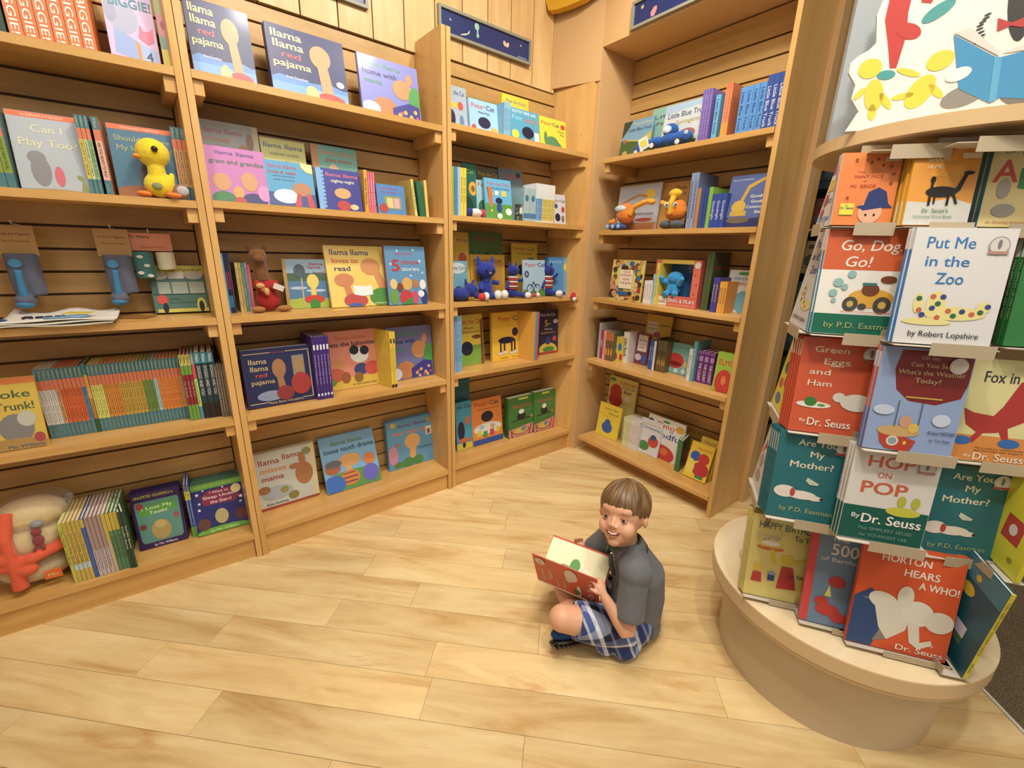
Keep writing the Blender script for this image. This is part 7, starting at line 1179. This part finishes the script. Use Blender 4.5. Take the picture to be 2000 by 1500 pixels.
# collar and button placket
def ring(c, ax, r, n=20, a0=0, a1=2*PI):
    ax = ax.normalized(); u = ax.cross(Vector((0,0,1))); u = u.normalized() if u.length > .1 else Vector((1,0,0)); w = ax.cross(u)
    return [c + (u*math.cos(a0+(a1-a0)*i/n) + w*math.sin(a0+(a1-a0)*i/n))*r for i in range(n+1)]
q = MB(); nk = bj(.002, .004, .362); ax = (bj(.012, .006, .42) - bj(-.012, 0, .30)).normalized(); V = []; n = 28
fdir = (bf*.9 + bl_*.25).normalized()
for rr, hh in ((.044, .026), (.058, .010), (.066, -.010), (.069, -.012), (.058, .014), (.049, .026)):
    for i in range(n):
        a = math.radians(22) + (2*PI - math.radians(44))*i/(n-1); side = ax.cross(fdir).normalized(); fd = side.cross(ax)
        drop = -.014*max(0, math.cos(a)) ; V.append(nk + (fd*math.cos(a) + side*math.sin(a))*(rr + .004*max(0, math.cos(a))) + ax*(hh+drop))
Fc = [(k*n+i, k*n+i+1, (k+1)*n+i+1, (k+1)*n+i) for k in range(5) for i in range(n-1)]
q.add(V, Fc, '#6b6d70'); q.obj('collar', SHIRT, boy, smooth=True)
q = MB(); q.tube([bj(.058, .016, .335), bj(.056, .024, .300), bj(.046, .030, .265)], [.008, .0085, .008], '#56585b', 8); q.obj('placket', SHIRT, boy, smooth=True)
# plaid shorts
PLAID, nt, b_ = mat('plaid_cotton', .9); tc = N(nt, 'ShaderNodeTexCoord'); L = nt.links.new; rt = N(nt, 'ShaderNodeMapping'); rt.inputs['Rotation'].default_value = (0.1, .35, -math.radians(145+8)); L(tc.outputs['Object'], rt.inputs[0]); sx = N(nt, 'ShaderNodeSeparateXYZ'); L(rt.outputs[0], sx.inputs[0])
def stripe(src, freq, stops, off=0):
    m1 = N(nt, 'ShaderNodeMath', operation='MULTIPLY_ADD'); m1.inputs[1].default_value = freq; m1.inputs[2].default_value = off; L(src, m1.inputs[0]); f = N(nt, 'ShaderNodeMath', operation='FRACT'); L(m1.outputs[0], f.inputs[0]); r = ramp(nt, stops); r.color_ramp.interpolation = 'CONSTANT'; L(f.outputs[0], r.inputs[0]); return r.outputs[0]
s1 = stripe(sx.outputs[0], 9, [(0, '#2c3a66'), (.32, '#8f93ae'), (.40, '#161c38'), (.62, '#f4f6fa'), (.74, '#5468a0'), (.92, '#e8eef6')])
ad = N(nt, 'ShaderNodeMath', operation='ADD'); L(sx.outputs[1], ad.inputs[0]); L(sx.outputs[2], ad.inputs[1])
s2 = stripe(ad.outputs[0], 9, [(0, '#33427a'), (.30, '#ffffff'), (.40, '#6f7fb8'), (.62, '#141a38'), (.80, '#a8b2cc')], .3)
mx = N(nt, 'ShaderNodeMix', data_type='RGBA', blend_type='MIX'); mx.inputs[0].default_value = .5; L(s1, mx.inputs[6]); L(s2, mx.inputs[7]); L(mx.outputs[2], b_.inputs['Base Color'])
hL, hR_ = mid(hipL, kL, .80), mid(hipR, kR, .80)
fused('plaid_shorts', PLAID, [('t', [bj(-.045, 0, .085), bj(-.02, 0, .09)], [.088, .088]), ('b', bj(-.03, .055, .070), (.080, .070, .068)), ('b', bj(-.03, -.055, .070), (.080, .070, .068)),
 ('t', [bj(-.01, .070, .078), mid(hipL, kL, .45), hL], [.072, .068, .060]), ('t', [bj(-.01, -.070, .078), mid(hipR, kR, .45), hR_], [.072, .068, .060]), ('b', bj(.06, .088, .045), (.055, .040, .043)), ('b', bj(.0, .100, .035), (.06, .045, .033))], .0045, 3)
# shoes
def shoe(name, heel, toe, up, lab=None):
    d = (toe-heel); Ls = d.length; d.normalize(); up = (up - d*up.dot(d)).normalized(); R_ = Matrix((d, up.cross(d), up)).transposed()
    r = empty(name, (0,0,0), parent=boy)
    P = [('b', heel + d*Ls*.25 + up*.022, (Ls*.27, .028, .030), R_), ('b', heel + d*Ls*.62 + up*.018, (Ls*.34, .031, .024), R_), ('b', heel + d*Ls*.2 + up*.038, (.028, .024, .020), R_)]
    fused('upper', CLOTH, P, .0035, 3, r, '#1d4f86')
    fused('sole', PLAST, [('b', heel + d*Ls*.28 - up*.004, (Ls*.30, .030, .011), R_), ('b', heel + d*Ls*.68 - up*.004, (Ls*.34, .034, .011), R_)], .0035, 2, r, '#1b1b1d')
    fused('side_stripe', PLAST, [('t', [heel + d*Ls*.1 + up*.010 - R_.col[1]*.027, heel + d*Ls*.5 + up*.014 - R_.col[1]*.031, heel + d*Ls*.85 + up*.012 - R_.col[1]*.024], [.004]*3)], .002, 1, r, '#dfe2e4')
    for k in range(9):
        q = MB(); p = heel + d*Ls*(.06+.105*k) - up*.017; ey = up.cross(d)
        q.add([p + d*sx_*.005 + ey*sy_*.026 + up*sz_*.003 for sz_ in (-1,1) for sx_, sy_ in ((-1,-1),(1,-1),(1,1),(-1,1))], [(0,3,2,1),(4,5,6,7),(0,1,5,4),(1,2,6,5),(2,3,7,6),(3,0,4,7)], '#121214'); q.obj('tread', PLAST, r)
    return r
shoe('shoe', bj(.115, .060, .050), bj(.262, .095, .058), Vector((0,0,1))*.8 - bl_*.55 + bf*.1)
shoe('shoe', bj(.075, -.150, .032), bj(.165, -.215, .032), Vector((0,0,1)))
# ---- the open book in his hands
ob = empty('open_book', BO); tag(ob, 'open orange hardcover with cream pages held by the boy', 'book')
S1, S0 = bj(.088, .047, .150), bj(.282, -.086, .149); Zs = (S0-S1).normalized(); HB = .235
def brd(name, xdir, w, d0, d1, col, m=PRINT, off=Vector((0,0,0))):
    xd = (xdir - Zs*xdir.dot(Zs)).normalized(); nn = xd.cross(Zs); q = MB(); o = S1 + off
    P = [o + xd*u*w + Zs*v*HB + nn*t for t in (d0, d1) for u, v in ((0,0),(1,0),(1,1),(0,1))]
    q.add(P, [(0,3,2,1),(4,5,6,7),(0,1,5,4),(1,2,6,5),(2,3,7,6),(3,0,4,7)], col); return q, xd, nn
x1 = bj(.124, .097, .305) - S1; x1 = (x1 - Zs*x1.dot(Zs)).normalized()
x2 = (bj(.216, -.184, .268) - S0); x2 = (x2 - Zs*x2.dot(Zs)).normalized()
q, xd, nn = brd('b', x1, .17, 0, -.0025, '#cf5126')      # nn = xd x Zs : outward (towards the camera)
sgn_ = 1 if nn.dot(cam.matrix_world.translation - (BO + S1)) > 0 else -1
q.obj('front_cover', PRINT, ob)
q2 = MB(); ART = [('T','Green',.16,.58,.85,.065,'#e4cdb4',.03), ('T','Eggs',.3,.62,.73,.065,'#e4cdb4',.03), ('T','and',.14,.4,.62,.06,'#e4cdb4',.03), ('T','Ham',.14,.44,.5,.065,'#e4cdb4',.03), ('E',.26,.3,.22,.035,'#e8e2d4'), ('E',.22,.33,.08,.05,'#3c7c38'), ('E',.74,.4,.2,.1,'#e0d4c4'), ('E',.56,.44,.08,.05,'#ddd0c0'), ('T','By',.12,.2,.11,.035,'#ecd8c4',.02), ('T','Dr. Seuss',.22,.76,.08,.085,'#ecd8c4',.05), ('E',.84,.88,.11,.08,'#dccab4'), ('E',.84,.88,.06,.03,'#c0a890')]
_old(q2, ART, S1 + nn*.0003, xd, Zs, nn, .17, HB); q2.obj('cover_print', PRINT, ob)
q, xd2, nn2 = brd('b', x2, .17, 0, .0025, '#cf5126'); q.obj('back_cover', PRINT, ob)
# curved page leaves
def leaf(name, xA, w, bow, col, off):
    q = MB(); nA = xA.cross(Zs); V = []; n = 10
    for v in (0.015, .985):
        for i in range(n+1):
            u = i/n; V.append(S1 + xA*(u*w) + Zs*(v*HB) + nA*(off + bow*math.sin(PI*u)*.5))
    for v in (0.015, .985):
        for i in range(n+1):
            u = i/n; V.append(S1 + xA*(u*w) + Zs*(v*HB) + nA*(off + bow*math.sin(PI*u)*.5 + .003))
    m_ = n+1; F_ = [(i, i+1, m_+i+1, m_+i) for i in range(n)] + [(2*m_+i, 3*m_+i, 3*m_+i+1, 2*m_+i+1) for i in range(n)] + [(i, 2*m_+i, 2*m_+i+1, i+1) for i in range(n)] + [(m_+i, m_+i+1, 3*m_+i+1, 3*m_+i) for i in range(n)]
    F_ += [(n, 2*m_+n, 3*m_+n, m_+n)]
    q.add(V, F_, col); return q.obj(name, MATTE, ob, smooth=False)
s_ = -1 if nn2.dot(Vector((0,0,1))) < 0 else 1
leaf('page_block', x2, .163, .012*s_, '#f0eac6', .004*s_ if s_ > 0 else -.007)
leaf('page_block', x1, .160, -.004, '#efe8c4', -.0065)
q = MB(); nA = nn2*s_; base = S1 + nA*.0145
def pg(u, v): return base + x2*(u*.163) + Zs*(v*HB)
def epg(cu, cv, ru, rv, c, lift=0): q.poly([pg(cu+ru*math.cos(t*PI/9), cv+rv*math.sin(t*PI/9)) + nA*(.0006+lift) for t in range(18)][::s_], c)
epg(.55, .50, .16, .08, '#5f9c5c'); epg(.45, .38, .13, .06, '#dcd8cc', .0003); epg(.5, .62, .02, .1, '#8c8878', .0004); epg(.3, .26, .03, .1, '#c8c4b4', .0004)
q.obj('page_print', MATTE, ob)
